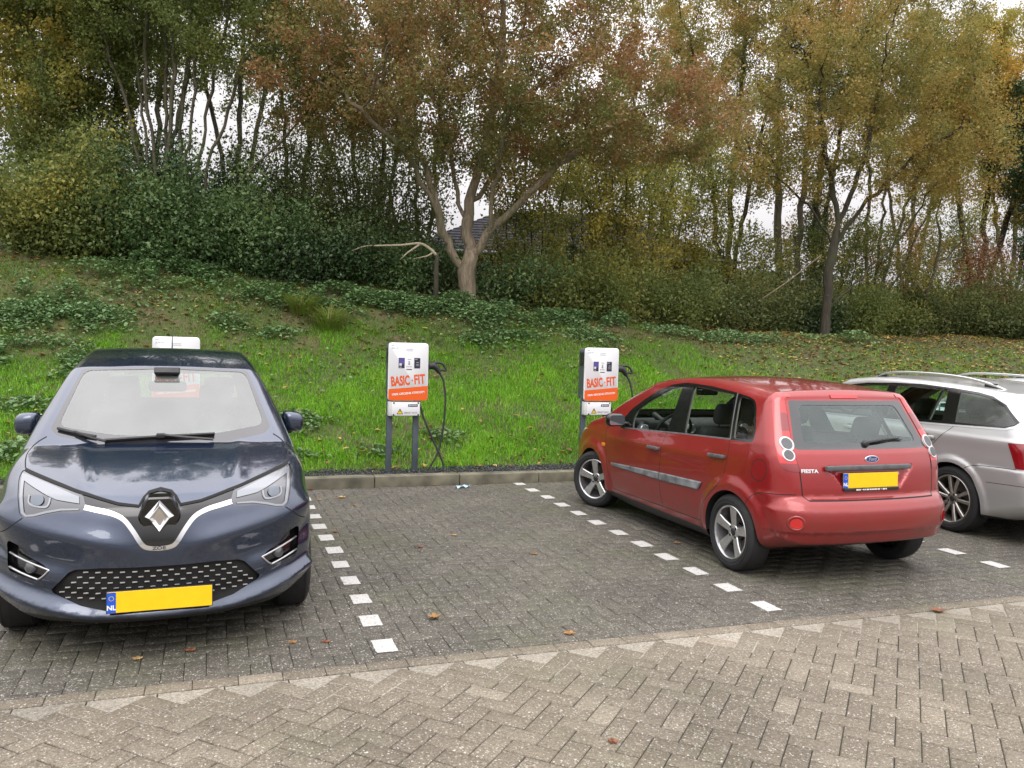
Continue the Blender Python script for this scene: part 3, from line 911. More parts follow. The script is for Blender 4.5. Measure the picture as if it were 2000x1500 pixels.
tree('alder_tree', 'dark leafy tree behind the left limb of the maple', at(815, 20.5), [stem(0, 0, -.4, 0, 5.0), stem(.1, 0, .6, .1, 5.4), stem(-.2, 0, -1.5, .2, 3.8)],
     [(0, 0, 4.6, 1.9, 1.5, 2.2, 3), (-1.0, 0, 2.4, 1.5, 1.2, .9, .8)], 780, 10710, 'leaf_dark', 'bark_dark', .09, 26, .075, 'tree', BACK, .27, .5, sc=(1.15, 1.38))
tree('alder_tree', 'slim dark tree showing through the gap right of the many stemmed tree', at(575, 21.0), [stem(0, 0, .5, 0, 5.4), stem(0, 0, -.7, 0, 5.0)],
     [(0, 0, 5.0, 1.7, 1.4, 2.0, 3), (.3, 0, 2.6, 1.4, 1.0, .8, .7)], 720, 8820, 'leaf_olive', 'bark_dark', .08, 27, .072, 'tree', BACK, .27, .5, sc=(1.15, 1.38))
for i, (px, y, lab, hgt, sd) in enumerate((
        (1020, 17.2, 'tall olive shrub with thin dark stems just right of the maple trunk', 4.2, 31),
        (1130, 18.4, 'olive shrub with many thin stems in front of the dark tiled roof', 4.4, 32),
        (1215, 17.0, 'broad olive shrub below the right side of the maple crown', 3.9, 33),
        (1330, 18.6, 'yellow olive shrub beside the bright gap in the trees', 4.3, 34))):
    tree('hazel_shrub', lab, at(px, y), [stem(.12 * k - .4, 0, -1.1 + .36 * k, .3 * math.sin(k), hgt - abs(k - 3) * .25, .1) for k in range(7)],
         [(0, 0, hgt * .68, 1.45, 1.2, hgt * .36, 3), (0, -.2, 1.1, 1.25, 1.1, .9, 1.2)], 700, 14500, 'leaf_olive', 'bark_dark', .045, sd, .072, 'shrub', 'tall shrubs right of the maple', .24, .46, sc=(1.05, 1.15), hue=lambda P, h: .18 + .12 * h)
tree('ash_tree', 'tall brown topped tree rising behind the right side of the maple crown', at(1410, 20.5), [stem(0, 0, .2, 0, 6.6), stem(0, 0, 1.2, 0, 5.8), stem(0, 0, -1.1, 0, 5.8)],
     [(0, 0, 6.0, 2.3, 1.8, 2.0, 3), (.2, 0, 3.6, 1.7, 1.3, 1.3, 1)], 1080, 21420, 'leaf_ochre', 'bark_dark', .13, 35, .07, 'tree', BACK, .28, .5, hue=lambda P, h: -.2 + .35 * h, sc=(1.15, 1.38))
tree('ash_tree', 'twin trunked tree beside the bright gap in the middle right', at(1522, 18.2), [stem(0, 0, -.35, 0, 4.0, -.2) + [(-.3, 0, 5.4), (0, 0, 6.6)], stem(.22, .05, .42, 0, 4.4, -.2) + [(.7, 0, 5.6), (1.1, 0, 6.6)], [(-.25, 0, 2.6), (-.9, .1, 3.4), (-1.5, .1, 4.4)], [(.3, 0, 2.8), (1.0, 0, 3.8), (1.6, 0, 4.8)]],
     [(0, 0, 5.8, 2.1, 1.6, 1.9, 3), (-.6, 0, 3.4, 1.2, 1.0, 1.0, .8)], 1050, 16537, 'leaf_ochre', 'bark_grey', .13, 36, .066, 'tree', BACK, .26, .48, hue=lambda P, h: -.1 + .2 * h, sc=(1.15, 1.38))
tree('maple_tree', 'ochre maple with a slanting fork low on its trunk, on the right of the bank', at(1605, 15.4),
     [[(0, 0, 0), (.03, 0, .6), (.06, 0, 1.2), (.1, 0, 1.7)], [(.1, 0, 1.7), (.15, 0, 2.3), (.0, .1, 3.0), (-.2, .1, 3.8), (-.3, .1, 4.8)], [(.1, 0, 1.7), (.4, -.1, 2.2), (.9, -.2, 2.8), (1.6, -.2, 3.4), (2.4, -.3, 3.9)],
      [(.03, 0, .5), (.5, .1, 1.0), (1.1, .2, 1.5), (1.7, .3, 2.1), (2.2, .3, 2.9)], [(.12, 0, 2.0), (.5, .2, 2.8), (.8, .3, 3.6), (1.0, .4, 4.6)], [(.1, 0, 1.8), (-.5, -.2, 2.4), (-1.2, -.3, 2.9)]],
     [(.6, 0, 4.4, 2.7, 2.0, 1.6, 4), (2.2, 0, 3.6, 1.7, 1.5, 1.1, 1.4), (-1.1, 0, 3.4, 1.3, 1.2, .9, 1), (.8, 0, 5.9, 2.3, 1.8, 1.2, 1.6)], 1400, 30685, 'leaf_ochre', 'bark_dark', .105, 37, .066, 'tree', None, .22, .4, 1.5, .06, .24, .18, sc=(1.1, 1.2))
tree('ash_tree', 'slender tree of stems leaning right, right of the forked ochre maple', at(1690, 18.6), [stem(0, 0, .5, 0, 5.2), stem(.1, 0, 1.5, 0, 4.8), stem(.2, 0, 2.3, 0, 4.0), stem(-.1, 0, -.3, 0, 5.6)],
     [(.6, 0, 5.2, 2.0, 1.5, 1.7, 3), (1.4, 0, 3.4, 1.3, 1.0, .9, .8)], 930, 13440, 'leaf_ochre', 'bark_dark', .09, 38, .066, 'tree', BACK, .26, .5, hue=lambda P, h: -.15, sc=(1.15, 1.38))
tree('hawthorn_tree', 'small twisted bare stemmed tree in front of the bright sky on the right', at(1795, 16.2), [stem(0, 0, .35, 0, 2.4, .2) + [(.2, 0, 3.2), (.5, 0, 4.0)], [(.1, 0, 1.0), (-.5, 0, 1.7), (-1.0, 0, 2.3)], [(.3, 0, 1.8), (.9, 0, 2.4), (1.3, 0, 3.2)]],
     [(.2, 0, 3.2, 1.4, 1.1, 1.1, 1), (0, 0, 1.7, 1.2, .9, .6, .4)], 420, 2600, 'leaf_olive', 'bark_grey', .05, 39, .06, 'tree', BACK, .22, .42, hue=lambda P, h: .25)
tree('maple_tree', 'large golden brown tree filling the upper right corner', at(1900, 17.8), [stem(0, 0, .2, 0, 5.4), stem(0, 0, 1.4, 0, 4.8), stem(0, 0, -1.2, 0, 4.8)],
     [(0, 0, 4.9, 2.4, 1.9, 1.8, 4), (1.3, -.2, 3.2, 1.5, 1.4, 1.2, 1.4), (-1.2, -.2, 3.7, 1.1, 1.1, .9, .8)], 1350, 39900, 'leaf_yellow', 'bark_dark', .14, 40, .07, 'tree', BACK, .25, .46, hue=lambda P, h: .12, sc=(1.15, 1.38))
tree('ivy_clad_tree', 'dark tree trunk wrapped in ivy at the right edge', at(1992, 16.6), [stem(0, 0, .1, 0, 4.6, -.2), stem(0, 0, .9, 0, 4.4)],
     [(.2, 0, 4.2, 1.6, 1.4, 1.4, 2), (0, 0, 1.8, .42, .42, 1.7, 2.6)], 806, 18200, 'leaf_ivy', 'bark_dark', .14, 41, .07, 'tree', BACK, .2, .3, hue=lambda P, h: -.1, sc=(1.0, 1.3))
tree('ivy_clad_tree', 'ivy wrapped trunk standing behind the twin trunked tree', at(1578, 18.8), [stem(0, 0, .1, 0, 5.4, -.2), stem(0, 0, .8, 0, 5.4)],
     [(.2, 0, 5.4, 1.5, 1.3, 1.4, 1.4), (0, 0, 2.2, .5, .5, 1.7, 2)], 728, 13500, 'leaf_dark', 'bark_dark', .13, 42, .065, 'tree', BACK, .22, .36, sc=(1.0, 1.35))
for i, (px, y, lab, hgt, sd, mt, nl) in enumerate((
        (545, 18.6, 'sparse dark shrub in the gap just right of the many stemmed tree', 3.2, 131, 'leaf_dark', 5000), (655, 18.4, 'sparse dark shrub below the leaning dark tree', 2.8, 132, 'leaf_olive', 4200), (770, 18.0, 'sparse shrub in the gap left of the maple trunk', 2.9, 133, 'leaf_dark', 4600),
        (1445, 17.6, 'sparse yellowing shrub left of the bright gap', 2.7, 134, 'leaf_olive', 5000), (1640, 17.6, 'sparse shrub behind the forked ochre maple trunk', 3.2, 135, 'leaf_olive', 6000), (1745, 18.8, 'sparse yellow shrub in the right hand gap', 3.4, 136, 'leaf_ochre', 6200), (1850, 19.4, 'sparse green shrub right of the small twisted tree', 3.6, 137, 'leaf_olive', 8000), (1580, 19.6, 'sparse brown shrub behind the twin trunks', 3.6, 138, 'leaf_ochre', 6000))):
    tree('understorey_shrub', lab, at(px, y), [stem(.16 * k - .4, 0, -1.0 + .42 * k, .3 * math.sin(k * 2.0), hgt - abs(k - 2.5) * .3, .1) for k in range(6)],
         [(0, 0, hgt * .66, 1.5, 1.0, hgt * .40, 3)], 420, nl, mt, 'bark_dark', .035, sd, .07, 'shrub', 'sparse shrubs between the trunks', .2, .4, hue=lambda P, h: .15)
# far background
for i, (px, y, sd, mt, lab) in enumerate(((90, 25, 51, 'leaf_olive', 'far green tree deep behind the left edge'), (300, 26, 52, 'leaf_dark', 'far dark tree behind the many stemmed tree'), 
                                          (455, 27, 53, 'leaf_olive', 'far olive tree behind the right stems of the many stemmed tree'),
                                          (1290, 27, 54, 'leaf_ochre', 'far ochre tree beyond the tall shrubs'), (1760, 25, 55, 'leaf_ochre', 'far ochre tree beyond the small twisted one'), (1960, 23, 56, 'leaf_yellow', 'far yellow tree behind the golden brown one'))):
    tree('far_tree', lab, at(px, y), [stem(0, 0, .3, 0, 6.4), stem(0, 0, -1.4, 0, 5.8), stem(0, 0, 1.5, 0, 5.8)], [(0, 0, 5.6, 2.9, 2.0, 2.6, 3)], 600, (9000 if px == 455 else 16000), mt, 'bark_dark', .13, sd, .10, 'tree', BACK, .36, .7, sc=(1.1, 1.5))

# ---- bushes and thickets on the crest
BUSH = 'bushes along the crest of the bank'
bushes = [
    (60, 16.4, 1.5, 1.5, 'leaf_olive', 'bushy green thicket at the left edge of the crest', 61), (190, 16.2, 1.4, 1.35, 'leaf_olive', 'dark thicket below the bushy mid green tree', 62),
    (300, 16.0, 1.5, 1.5, 'leaf_bramble', 'dark bramble bush at the foot of the many stemmed tree', 63), (410, 15.9, 1.4, 1.45, 'leaf_bramble', 'tall bramble bush right of the many stemmed tree', 64),
    (500, 15.8, 1.2, .95, 'leaf_bramble', 'low bramble bush sloping down to the right', 65), (590, 15.6, 1.3, .8, 'leaf_ivy', 'dark low bush under the gap in the trees', 66),
    (690, 16.0, 1.3, .55, 'leaf_bramble', 'bramble bush left of the broken branch', 67), (775, 16.0, 1.2, .55, 'leaf_bramble', 'bramble bush under the broken branch', 68),
    (850, 15.9, .8, .6, 'leaf_ivy', 'dark ivy bush beside the maple trunk', 69), (985, 15.5, .9, .55, 'leaf_bramble', 'low bramble bush right of the maple trunk', 70),
    (1080, 15.6, 1.0, .8, 'leaf_olive', 'olive bush under the tall olive shrubs', 71), (1180, 15.4, 1.1, .9, 'leaf_olive', 'rounded olive bush in front of the broad shrub', 72), (1290, 15.6, 1.2, .95, 'leaf_olive', 'rounded bush at the foot of the yellow olive shrub', 73),
    (1400, 16.0, 1.2, .85, 'leaf_dark', 'dark green bush below the bright gap', 74), (1480, 16.2, 1.1, .9, 'leaf_dark', 'dark green bush in front of the twin trunks', 75), (1560, 16.4, 1.1, .95, 'leaf_ivy', 'dark bush left of the forked ochre maple', 76),
    (1660, 16.2, 1.1, .75, 'leaf_olive', 'bush right of the forked ochre maple trunk', 77), (1740, 16.6, 1.2, .85, 'leaf_olive', 'pale green bush below the small twisted tree', 78),
    (1860, 16.2, 1.6, 1.15, 'leaf_dark', 'wide dark green bush at the right end of the crest', 79), (1970, 16.2, 1.7, 1.4, 'leaf_dark', 'tall dark bush at the right edge', 80), (1900, 17.0, 1.0, 1.9, 'leaf_russet', 'russet bush in front of the ivy wrapped trunk', 81),
    (130, 17.6, 1.5, 2.3, 'leaf_olive', 'high green thicket behind the left crest', 82), (500, 17.3, 1.5, 1.5, 'leaf_dark', 'dark thicket behind the low bramble bushes', 83), (620, 17.5, 1.6, 1.3, 'leaf_dark', 'dark brushwood at the foot of the leaning dark tree', 84), (740, 17.8, 1.6, 1.5, 'leaf_dark', 'dark brushwood behind the broken branch', 85),
    (250, 17.6, 1.5, 2.0, 'leaf_ivy', 'ivy dark thicket behind the stems of the many stemmed tree', 86), (400, 17.4, 1.3, 1.9, 'leaf_ivy', 'ivy dark thicket right behind the stems', 87)]
for px, y, rx, hz, mt, lab, sd in bushes:
    rb = random.Random(sd)
    lumps = [(0, 0, hz * .42, rx * .9, .9, hz * .48, 2.2)]
    for k in range(4):
        lx, lh = rb.uniform(-.95, .95) * rx, hz * rb.uniform(.45, 1.25)
        lumps.append((lx, rb.uniform(-.5, .4), lh * .62, rx * rb.uniform(.22, .45), .45, lh * .45, .55))
    shoots = [stem(rb.uniform(-.3, .3), 0, rb.uniform(-1, 1) * rx, rb.uniform(-.3, .3), hz * rb.uniform(.7, 1.55)) for k in range(5)]
    tree('bush', lab, at(px, y), [stem(0, 0, -.5 * rx, -.1, hz * .9), stem(.1, 0, .5 * rx, .1, hz * .9), stem(0, -.1, .2, -.5, hz * .7)] + shoots,
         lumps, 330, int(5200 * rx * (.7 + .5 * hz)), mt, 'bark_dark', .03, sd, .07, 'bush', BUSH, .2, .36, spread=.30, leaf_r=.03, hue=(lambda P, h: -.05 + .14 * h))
o = None
# a far hedge closes the view behind the trunks
rg = np.random.default_rng(90)
n = 26000
u = rg.random(n); X = -12 + 50 * u; Y = 33 - .25 * X * 0 + rg.normal(0, .9, n)
top = 1.5 + 1.0 * fbm(X * .35, X * 0 + 3, 44)
Zb = bank_h(X, np.full(n, 33.0)); Z = Zb + top * rg.random(n) ** .7
me = leaf_mesh('far_hedge', np.stack([X, Y, Z], 1), .22, rg, np.clip(fbm(X * .8, Z, 45) * .8 + .3 * rg.random(n), 0, 1), flat=.2)
o = link_mesh('far_hedge', me, M['leaf_dark']); o['kind'] = 'stuff'; tag(o, 'far hedge of dark green leaves closing the view behind the trunks', 'hedge')

# ---- the broken branch left of the maple
bx, by = at(846, 14.6); bz = float(bank_h(bx, by))
root = empty('broken_branch', (bx, by, bz), 0)
root.rotation_euler = (0, 0, -VIEW)
tag(root, 'pale broken branch bent over to the left beside the maple trunk', 'branch')
m_ = MB()
m_.tube([(0, 0, 0), (.01, 0, .4), (.0, .02, .75), (.02, 0, .97)], [.05, .045, .042, .03], 8)
m_.build('stump', M['bark_dark'], root, smooth=True)
m_ = MB()
ln = smooth_line([(.0, 0, .93), (-.12, -.03, 1.04), (-.30, -.05, 1.12), (-.62, -.08, 1.08), (-.95, -.1, 1.06), (-1.25, -.1, 1.04), (-1.48, -.12, .95)], 5)
m_.tube(ln, np.linspace(.030, .009, len(ln)), 8)
m_.tube([(-.30, -.05, 1.1), (-.5, -.1, .95), (-.62, -.15, .82)], [.02, .015, .006], 6); m_.tube([(-.05, 0, .98), (-.15, -.1, .9), (-.4, -.12, .84)], [.02, .013, .005], 6)
m_.build('limb', plain('bare_wood', (.36, .30, .215), .8, var=.25, scale=25), root, smooth=True)
# a fallen stick and a dead pale stem at the left
for (px, y, pts, lab) in ((400, 15.7, [(-.35, 0, 1.0), (.1, 0, 1.05), (.45, 0, .9), (.6, 0, .75)], 'dead curved stick lying over the bramble bush'), (1510, 15.4, [(-.6, 0, .55), (.2, .1, 1.1), (1.0, .2, 1.75)], 'long thin leaning pole left of the forked ochre maple')):
    bx, by = at(px, y)
    o = MB().tube(smooth_line(pts, 5), .016, 6).build('dead_stick', M['bark_tan'], None, smooth=True)
    o.location = (bx, by, float(bank_h(bx, by))); o.rotation_euler = (0, 0, -VIEW)
    tag(o, lab, 'branch', 'dead sticks on the bank')

# ---- grass on the bank
def grass(name, n, ymax, seed, hmin, hmax, label):
    rg = np.random.default_rng(seed)
    x = rg.uniform(-6.5, 20, n)
    y0 = 9.62 + .36 * np.clip((x - .75) / .5, 0, 1) * np.clip((5.3 - x) / .6, 0, 1) + .22 * (fbm(x * 2.1, x * 0 + 8, 61) - .5)
    y = y0 + (ymax - y0) * rg.random(n) ** 1.25
    ok = (x > -.25 * y - 1.2) & (x < 1.32 * y + .5)
    x, y = x[ok], y[ok]
    # tufts
    k = len(x)
    tx, ty = x + rg.normal(0, .035, k), y + rg.normal(0, .035, k)
    tuft = fbm(x * 2.2, y * 2.2, 71, 4); big = fbm(x * .55, y * .55, 72, 3)
    up = np.clip((y - 12.2 - 1.6 * (big - .5) - .03 * (x - 4)) / 2.0, 0, 1)          # thinner towards the crest
    litter = np.clip((x - 7.0) / 2.5, 0, 1) * np.clip((y - 11.5 + 1.2 * (big - .5)) / .9, 0, 1)
    edge = np.clip((y - y0[ok]) / .4, 0, 1)
    dens = (.35 + 1.1 * tuft) * (1 - .40 * up) * (1 - .86 * litter) * (.25 + .75 * edge)
    dens *= np.where((fbm(x * 1.6, y * 1.6, 77, 3) > .60) & (y < 11.5), .35, 1)
    ok = rg.random(k) < dens
    x, y, tuft, up, big = tx[ok], ty[ok], tuft[ok], up[ok], big[ok]
    k = len(x)
    h = (hmin + (hmax - hmin) * tuft * rg.uniform(.5, 1.3, k)) * (1 - .35 * up)
    z = bank_h(x, y) - .01
    a = rg.uniform(0, 2 * math.pi, k); lean = rg.uniform(.15, 1.0, k) * h
    dx, dy = np.cos(a), np.sin(a)
    w_ = rg.uniform(.0028, .0055, k)
    px_, py_ = -dy, dx
    B = np.stack([x, y, z], 1); Wv = np.stack([px_, py_, 0 * px_], 1) * w_[:, None]
    Dv = np.stack([dx, dy - .25, 0 * dx], 1)
    mid = B + Dv * (lean * .32)[:, None]; mid[:, 2] += h * .62
    tp = B + Dv * lean[:, None]; tp[:, 2] += h * rg.uniform(.72, 1.0, k)
    V = np.stack([B - Wv, B + Wv, mid + Wv * .8, mid - Wv * .8, tp], 1)
    F = (np.array([(0, 1, 2), (0, 2, 3), (3, 2, 4)])[None] + 5 * np.arange(k)[:, None, None]).reshape(-1, 3)
    me = np_mesh(name, V.reshape(-1, 3), F)
    v = np.clip(.70 - .44 * up + .5 * (tuft - .5) + rg.normal(0, .14, k), 0, 1)
    vattr(me, 'v', np.repeat(v, 5))
    o = link_mesh(name, me, M['grass_blade']); o['kind'] = 'stuff'
    tag(o, label, 'grass')
    return o
M['grass_blade'] = leaf_mat('grass_blade', G((0, (.22, .18, .07)), (.2, (.17, .19, .045)), (.5, (.145, .32, .022)), (.8, (.22, .50, .03)), (1, (.36, .58, .06))), .45, .5)
grass('lawn_grass', 520000, 16.2, 91, .035, .135, 'lush green grass growing on the slope behind the kerb')

# long tussock on the slope
rg = np.random.default_rng(92)
for (px, y, lab) in ((585, 14.2, 'tall arching grass tussock high on the slope left of the maple'), (640, 13.7, 'smaller grass tussock just below the tall one')):
    bx, by = at(px, y); k = 260
    a = rg.uniform(0, 6.28, k); r0 = rg.uniform(0, .22, k); ln = rg.uniform(.22, .52, k)
    B = np.stack([bx + np.cos(a) * r0, by + np.sin(a) * r0, 0 * a], 1); B[:, 2] = bank_h(B[:, 0], B[:, 1])
    Dv = np.stack([np.cos(a), np.sin(a), 0 * a], 1); Wv = np.stack([-np.sin(a), np.cos(a), 0 * a], 1) * .006
    rows = []
    for f, hz, dr, ww in ((0, 0, 0, 1), (.35, .42, .16, 1), (.7, .62, .45, .8), (1, .55, .85, .1)):
        C = B + Dv * (ln * dr)[:, None]; C[:, 2] += ln * hz
        rows += [C - Wv * ww, C + Wv * ww]
    V = np.stack(rows, 1)
    F = (np.array([(0, 1, 3, 2), (2, 3, 5, 4), (4, 5, 7, 6)])[None] + 8 * np.arange(k)[:, None, None]).reshape(-1, 4)
    me = np_mesh('grass_tussock', V.reshape(-1, 3) - np.array([bx, by, 0]), F); vattr(me, 'v', np.repeat(rg.uniform(.12, .42, k), 8))
    o = link_mesh('grass_tussock', me, M['grass_blade'], None, (bx, by, 0)); tag(o, lab, 'grass tussock', 'grass tussocks on the slope')

# ---- low bramble and weeds creeping over the slope, in patches
rg = np.random.default_rng(93)
pts = []; vv = []
for px, y, rx, ry, n, hgt in ((30, 13.6, .9, .5, 2200, .22), (110, 14.3, 1.0, .5, 2000, .25), (180, 13.6, .6, .4, 1100, .18), (60, 12.6, .8, .35, 1500, .2), (160, 12.2, .5, .25, 600, .15), (250, 15.0, 1.2, .5, 2000, .35), (300, 15.3, .4, .3, 900, .75),
                              (370, 15.2, .9, .4, 1600, .3), (450, 13.6, .4, .25, 380, .15), (520, 14.6, .9, .5, 1800, .25), (540, 13.4, .35, .2, 260, .12), (640, 14.8, .9, .4, 1900, .28), (740, 14.5, .9, .35, 1800, .25), (800, 14.3, .8, .35, 1600, .3), (890, 14.5, .5, .3, 1100, .32),
                              (950, 13.9, .5, .4, 1300, .35), (1010, 14.5, .8, .4, 1500, .3), (1060, 14.2, .8, .4, 1500, .28), (1130, 14.5, .8, .35, 1300, .25), (1200, 14.6, .8, .35, 1200, .25), (935, 13.2, .35, .25, 400, .2), (1010, 13.4, .5, .25, 500, .15), (1150, 13.6, .5, .3, 500, .15),
                              (1330, 14.0, .8, .3, 900, .2), (1430, 14.1, .7, .3, 900, .25), (1520, 14.2, .7, .3, 800, .25), (1650, 14.2, .7, .3, 800, .25), (60, 11.4, .5, .2, 380, .14), (570, 11.0, .4, .2, 350, .14), (560, 10.3, .4, .15, 300, .12), (30, 10.5, .4, .2, 300, .13), (755, 10.4, .3, .15, 160, .1), (860, 10.7, .35, .15, 220, .12)):
    bx, by = at(px, y)
    q = rg.normal(0, .55, (n, 2)); lump = fbm((bx + q[:, 0] * rx) * 3, (by + q[:, 1] * ry) * 3, 95)
    keep_ = lump > (.36 if y < 14.2 else .45)
    q, lump = q[keep_], lump[keep_]
    x_, y_ = bx + q[:, 0] * rx, by + q[:, 1] * ry
    fall = np.exp(-(q ** 2).sum(1) * .8)
    zz = bank_h(x_, y_) + hgt * fall * (.35 + lump) * rg.random(len(q)) ** .5 + .02
    pts.append(np.stack([x_, y_, zz], 1)); vv.append(np.clip(.25 + .5 * rg.random(len(q)) + .5 * (lump - .5), 0, 1))
n = 9000
x_, y_ = rg.uniform(-4.5, 7, n), rg.uniform(11.4, 15.4, n)
k_ = rg.random(n) < np.clip((fbm(x_ * .9, y_ * .9, 97, 4) - .42) * 4, 0, 1) * np.clip((y_ - 11.2) / 2.5, .1, 1)
x_, y_ = x_[k_], y_[k_]
pts.append(np.stack([x_, y_, bank_h(x_, y_) + .03 + .10 * rg.random(len(x_)) ** 2], 1)); vv.append(.3 + .7 * rg.random(len(x_)))
P = np.concatenate(pts)
me = leaf_mesh('bramble_cover', P, .056, rg, np.concatenate(vv), flat=.62, aspect=.72)
o = link_mesh('bramble_cover', me, M['leaf_cover']); o['kind'] = 'stuff'; tag(o, 'low blue green bramble and weeds creeping over the slope in patches', 'ground cover')

# ---- fallen leaves on the slope
rg = np.random.default_rng(94)
n = 34000
x = rg.uniform(-6, 20, n); y = rg.uniform(9.8, 16.5, n)
dens = .07 + .36 * np.clip((y - 12.0) / 2, 0, 1) + 1.1 * np.clip((x - 8) / 3, 0, 1) * np.clip((y - 11.2) / 1.2, 0, 1) + .16 * (y < 10.9)
ok = (rg.random(n) < dens * (.35 + 1.1 * fbm(x * 1.5, y * 1.5, 96))) & (x > -.25 * y - 1.2) & (x < 1.32 * y + .5)
x, y = x[ok], y[ok]; n = len(x)
lift = rg.random(n) ** 2 * .09 * np.clip((13.2 - y) / 2, .15, 1)
P = np.stack([x, y, bank_h(x, y) + .018 + lift], 1)
me = leaf_mesh('leaf_litter', P, .068, rg, rg.random(n), flat=.75, aspect=.7)
M['leaf_litter'] = leaf_mat('leaf_litter', G((0, (.10, .055, .025)), (.4, (.22, .12, .045)), (.7, (.40, .27, .07)), (1, (.50, .40, .12))), .15, .7)
o = link_mesh('leaf_litter', me, M['leaf_litter']); o['kind'] = 'stuff'; tag(o, 'yellow and brown fallen leaves scattered over the slope', 'leaves')

# ---- the building behind the trees
def house():
    root = empty('tiled_house', (11.9, 28.5, float(bank_h(11.9, 28.5)) - .1), R(-14))
    tag(root, 'house with a dark grey tiled hipped roof showing through the trees behind the maple', 'house')
    L, D_, eh, rh = 5.6, 3.4, 1.9, 1.75
    w_ = MB().box((0, 0, eh / 2), (2 * L - .7, 2 * D_ - .7, eh), 0)
    w_.build('wall', plain('brick_wall', (.13, .075, .055), .9, var=.3, scale=8), root)
    q, t, b = new_mat('roof_tiles'); setp(b, rough=.95, spec=.1)
    tc = t.nodes.new('ShaderNodeTexCoord'); br = t.nodes.new('ShaderNodeTexNoise'); br.inputs['Scale'].default_value = 5; br.inputs['Detail'].default_value = 6
    t.links.new(tc.outputs['Object'], br.inputs['Vector'])
    t.links.new(ramp(t, [(.3, (.026, .025, .031)), (.7, (.055, .052, .060))], br.outputs[0]).outputs[0], b.inputs['Base Color'])
    V, F = [], []
    rows = 15
    def course(f):
        r_ = 1 - f
        return [(-L + D_ * f * .95, -D_ * r_), (L - D_ * f * .95, -D_ * r_), (L - D_ * f * .95, D_ * r_), (-L + D_ * f * .95, D_ * r_)]
    for k in range(rows):
        c0, c1 = course(k / rows), course((k + 1) / rows)
        z0, z1 = eh + rh * k / rows + .05, eh + rh * (k + 1) / rows + .018
        b0 = len(V)
        V += [(x_, y_, z0) for x_, y_ in c0] + [(x_, y_, z1) for x_, y_ in c1] + [(x_, y_, z0 - .05) for x_, y_ in c0]
        for i in range(4):
            j = (i + 1) % 4
            F += [(b0 + i, b0 + j, b0 + 4 + j, b0 + 4 + i), (b0 + 8 + i, b0 + 8 + j, b0 + j, b0 + i)]
    mesh_obj('roof', V, F, q, root)
    rg_ = MB().tube([(-L + D_ * .95, 0, eh + rh + .02), (L - D_ * .95, 0, eh + rh + .02)], .09, 8)
    rg_.build('ridge', q, root)
    for xx in (-2.6, .2, 2.8):
        f_ = MB().box((xx, -D_ + .33, 1.1), (1.2, .06, .95), .01).build('window', M['grey_plastic'], root)
        MB().box((xx, -D_ + .295, 1.1), (1.04, .02, .8), 0).build('pane', M['gloss_black'], f_)
    MB().tube([(-L, -D_ - .03, eh + .02), (L, -D_ - .03, eh + .02)], .06, 8).build('gutter', M['grey_plastic'], root)
house()

# ============================================================ cars
def pchip(xs, ys):
    xs = np.array(xs, float); ys = np.array(ys, float)
    h = np.diff(xs); d = np.diff(ys) / h
    mm = np.zeros(len(xs))
    mm[0], mm[-1] = d[0], d[-1]
    for i in range(1, len(xs) - 1):
        if d[i - 1] * d[i] > 0:
            w1 = 2 * h[i] + h[i - 1]; w2 = h[i] + 2 * h[i - 1]
            mm[i] = (w1 + w2) / (w1 / d[i - 1] + w2 / d[i])
    def f(x):
        x = np.clip(x, xs[0], xs[-1])
        i = np.clip(np.searchsorted(xs, x) - 1, 0, len(xs) - 2)
        t = (x - xs[i]) / h[i]
        return ((1 + 2 * t) * (1 - t) ** 2 * ys[i] + t * (1 - t) ** 2 * h[i] * mm[i] + t * t * (3 - 2 * t) * ys[i + 1] + t * t * (t - 1) * h[i] * mm[i + 1])
    return f

def sstep(t):
    t = np.clip(t, 0, 1)
    return t * t * (3 - 2 * t)

def spline_loop(pts):
    """closed outline; a point is (x, z) or (x, z, 1) for a corner; smooth between corners"""
    n = len(pts)
    cs = [i for i, p in enumerate(pts) if len(p) > 2]
    P = [np.array(p[:2], float) for p in pts]
    out = []
    k0 = cs[0]
    order = [(k0 + i) % n for i in range(n + 1)]
    seg = [order[0]]
    for i in order[1:]:
        seg.append(i)
        if len(pts[i]) > 2:
            Q = [P[j] for j in seg]
            if len(Q) == 2: out += [Q[0] + (Q[1] - Q[0]) * t for t in np.linspace(0, 1, 8)[:-1]]
            else: out += list(smooth_line(Q, 10)[:-1])
            seg = [i]
    return np.array(out)

def in_poly(P, X, Y):
    inside = np.zeros(X.shape, bool)
    n = len(P)
    for i in range(n):
        x0, y0 = P[i]; x1, y1 = P[(i + 1) % n]
        if y0 == y1: continue
        c = (y0 > Y) != (y1 > Y)
        inside ^= c & (X < (x1 - x0) * (Y - y0) / (y1 - y0) + x0)
    return inside

def bsp(G, x0, z0, h, x, z):
    """uniform cubic B-spline read of a grid (twice differentiable, so reflections run smoothly)"""
    u = np.clip((x - x0) / h, 1.0, G.shape[0] - 3.001); v = np.clip((z - z0) / h, 1.0, G.shape[1] - 3.001)
    i = np.floor(u).astype(int); j = np.floor(v).astype(int)
    a = u - i; b = v - j
    wa = [(1 - a) ** 3 / 6, (3 * a ** 3 - 6 * a ** 2 + 4) / 6, (-3 * a ** 3 + 3 * a ** 2 + 3 * a + 1) / 6, a ** 3 / 6]
    wb = [(1 - b) ** 3 / 6, (3 * b ** 3 - 6 * b ** 2 + 4) / 6, (-3 * b ** 3 + 3 * b ** 2 + 3 * b + 1) / 6, b ** 3 / 6]
    r = 0
    for p in range(4):
        for q in range(4):
            r = r + wa[p] * wb[q] * G[i + p - 1, j + q - 1]
    return r

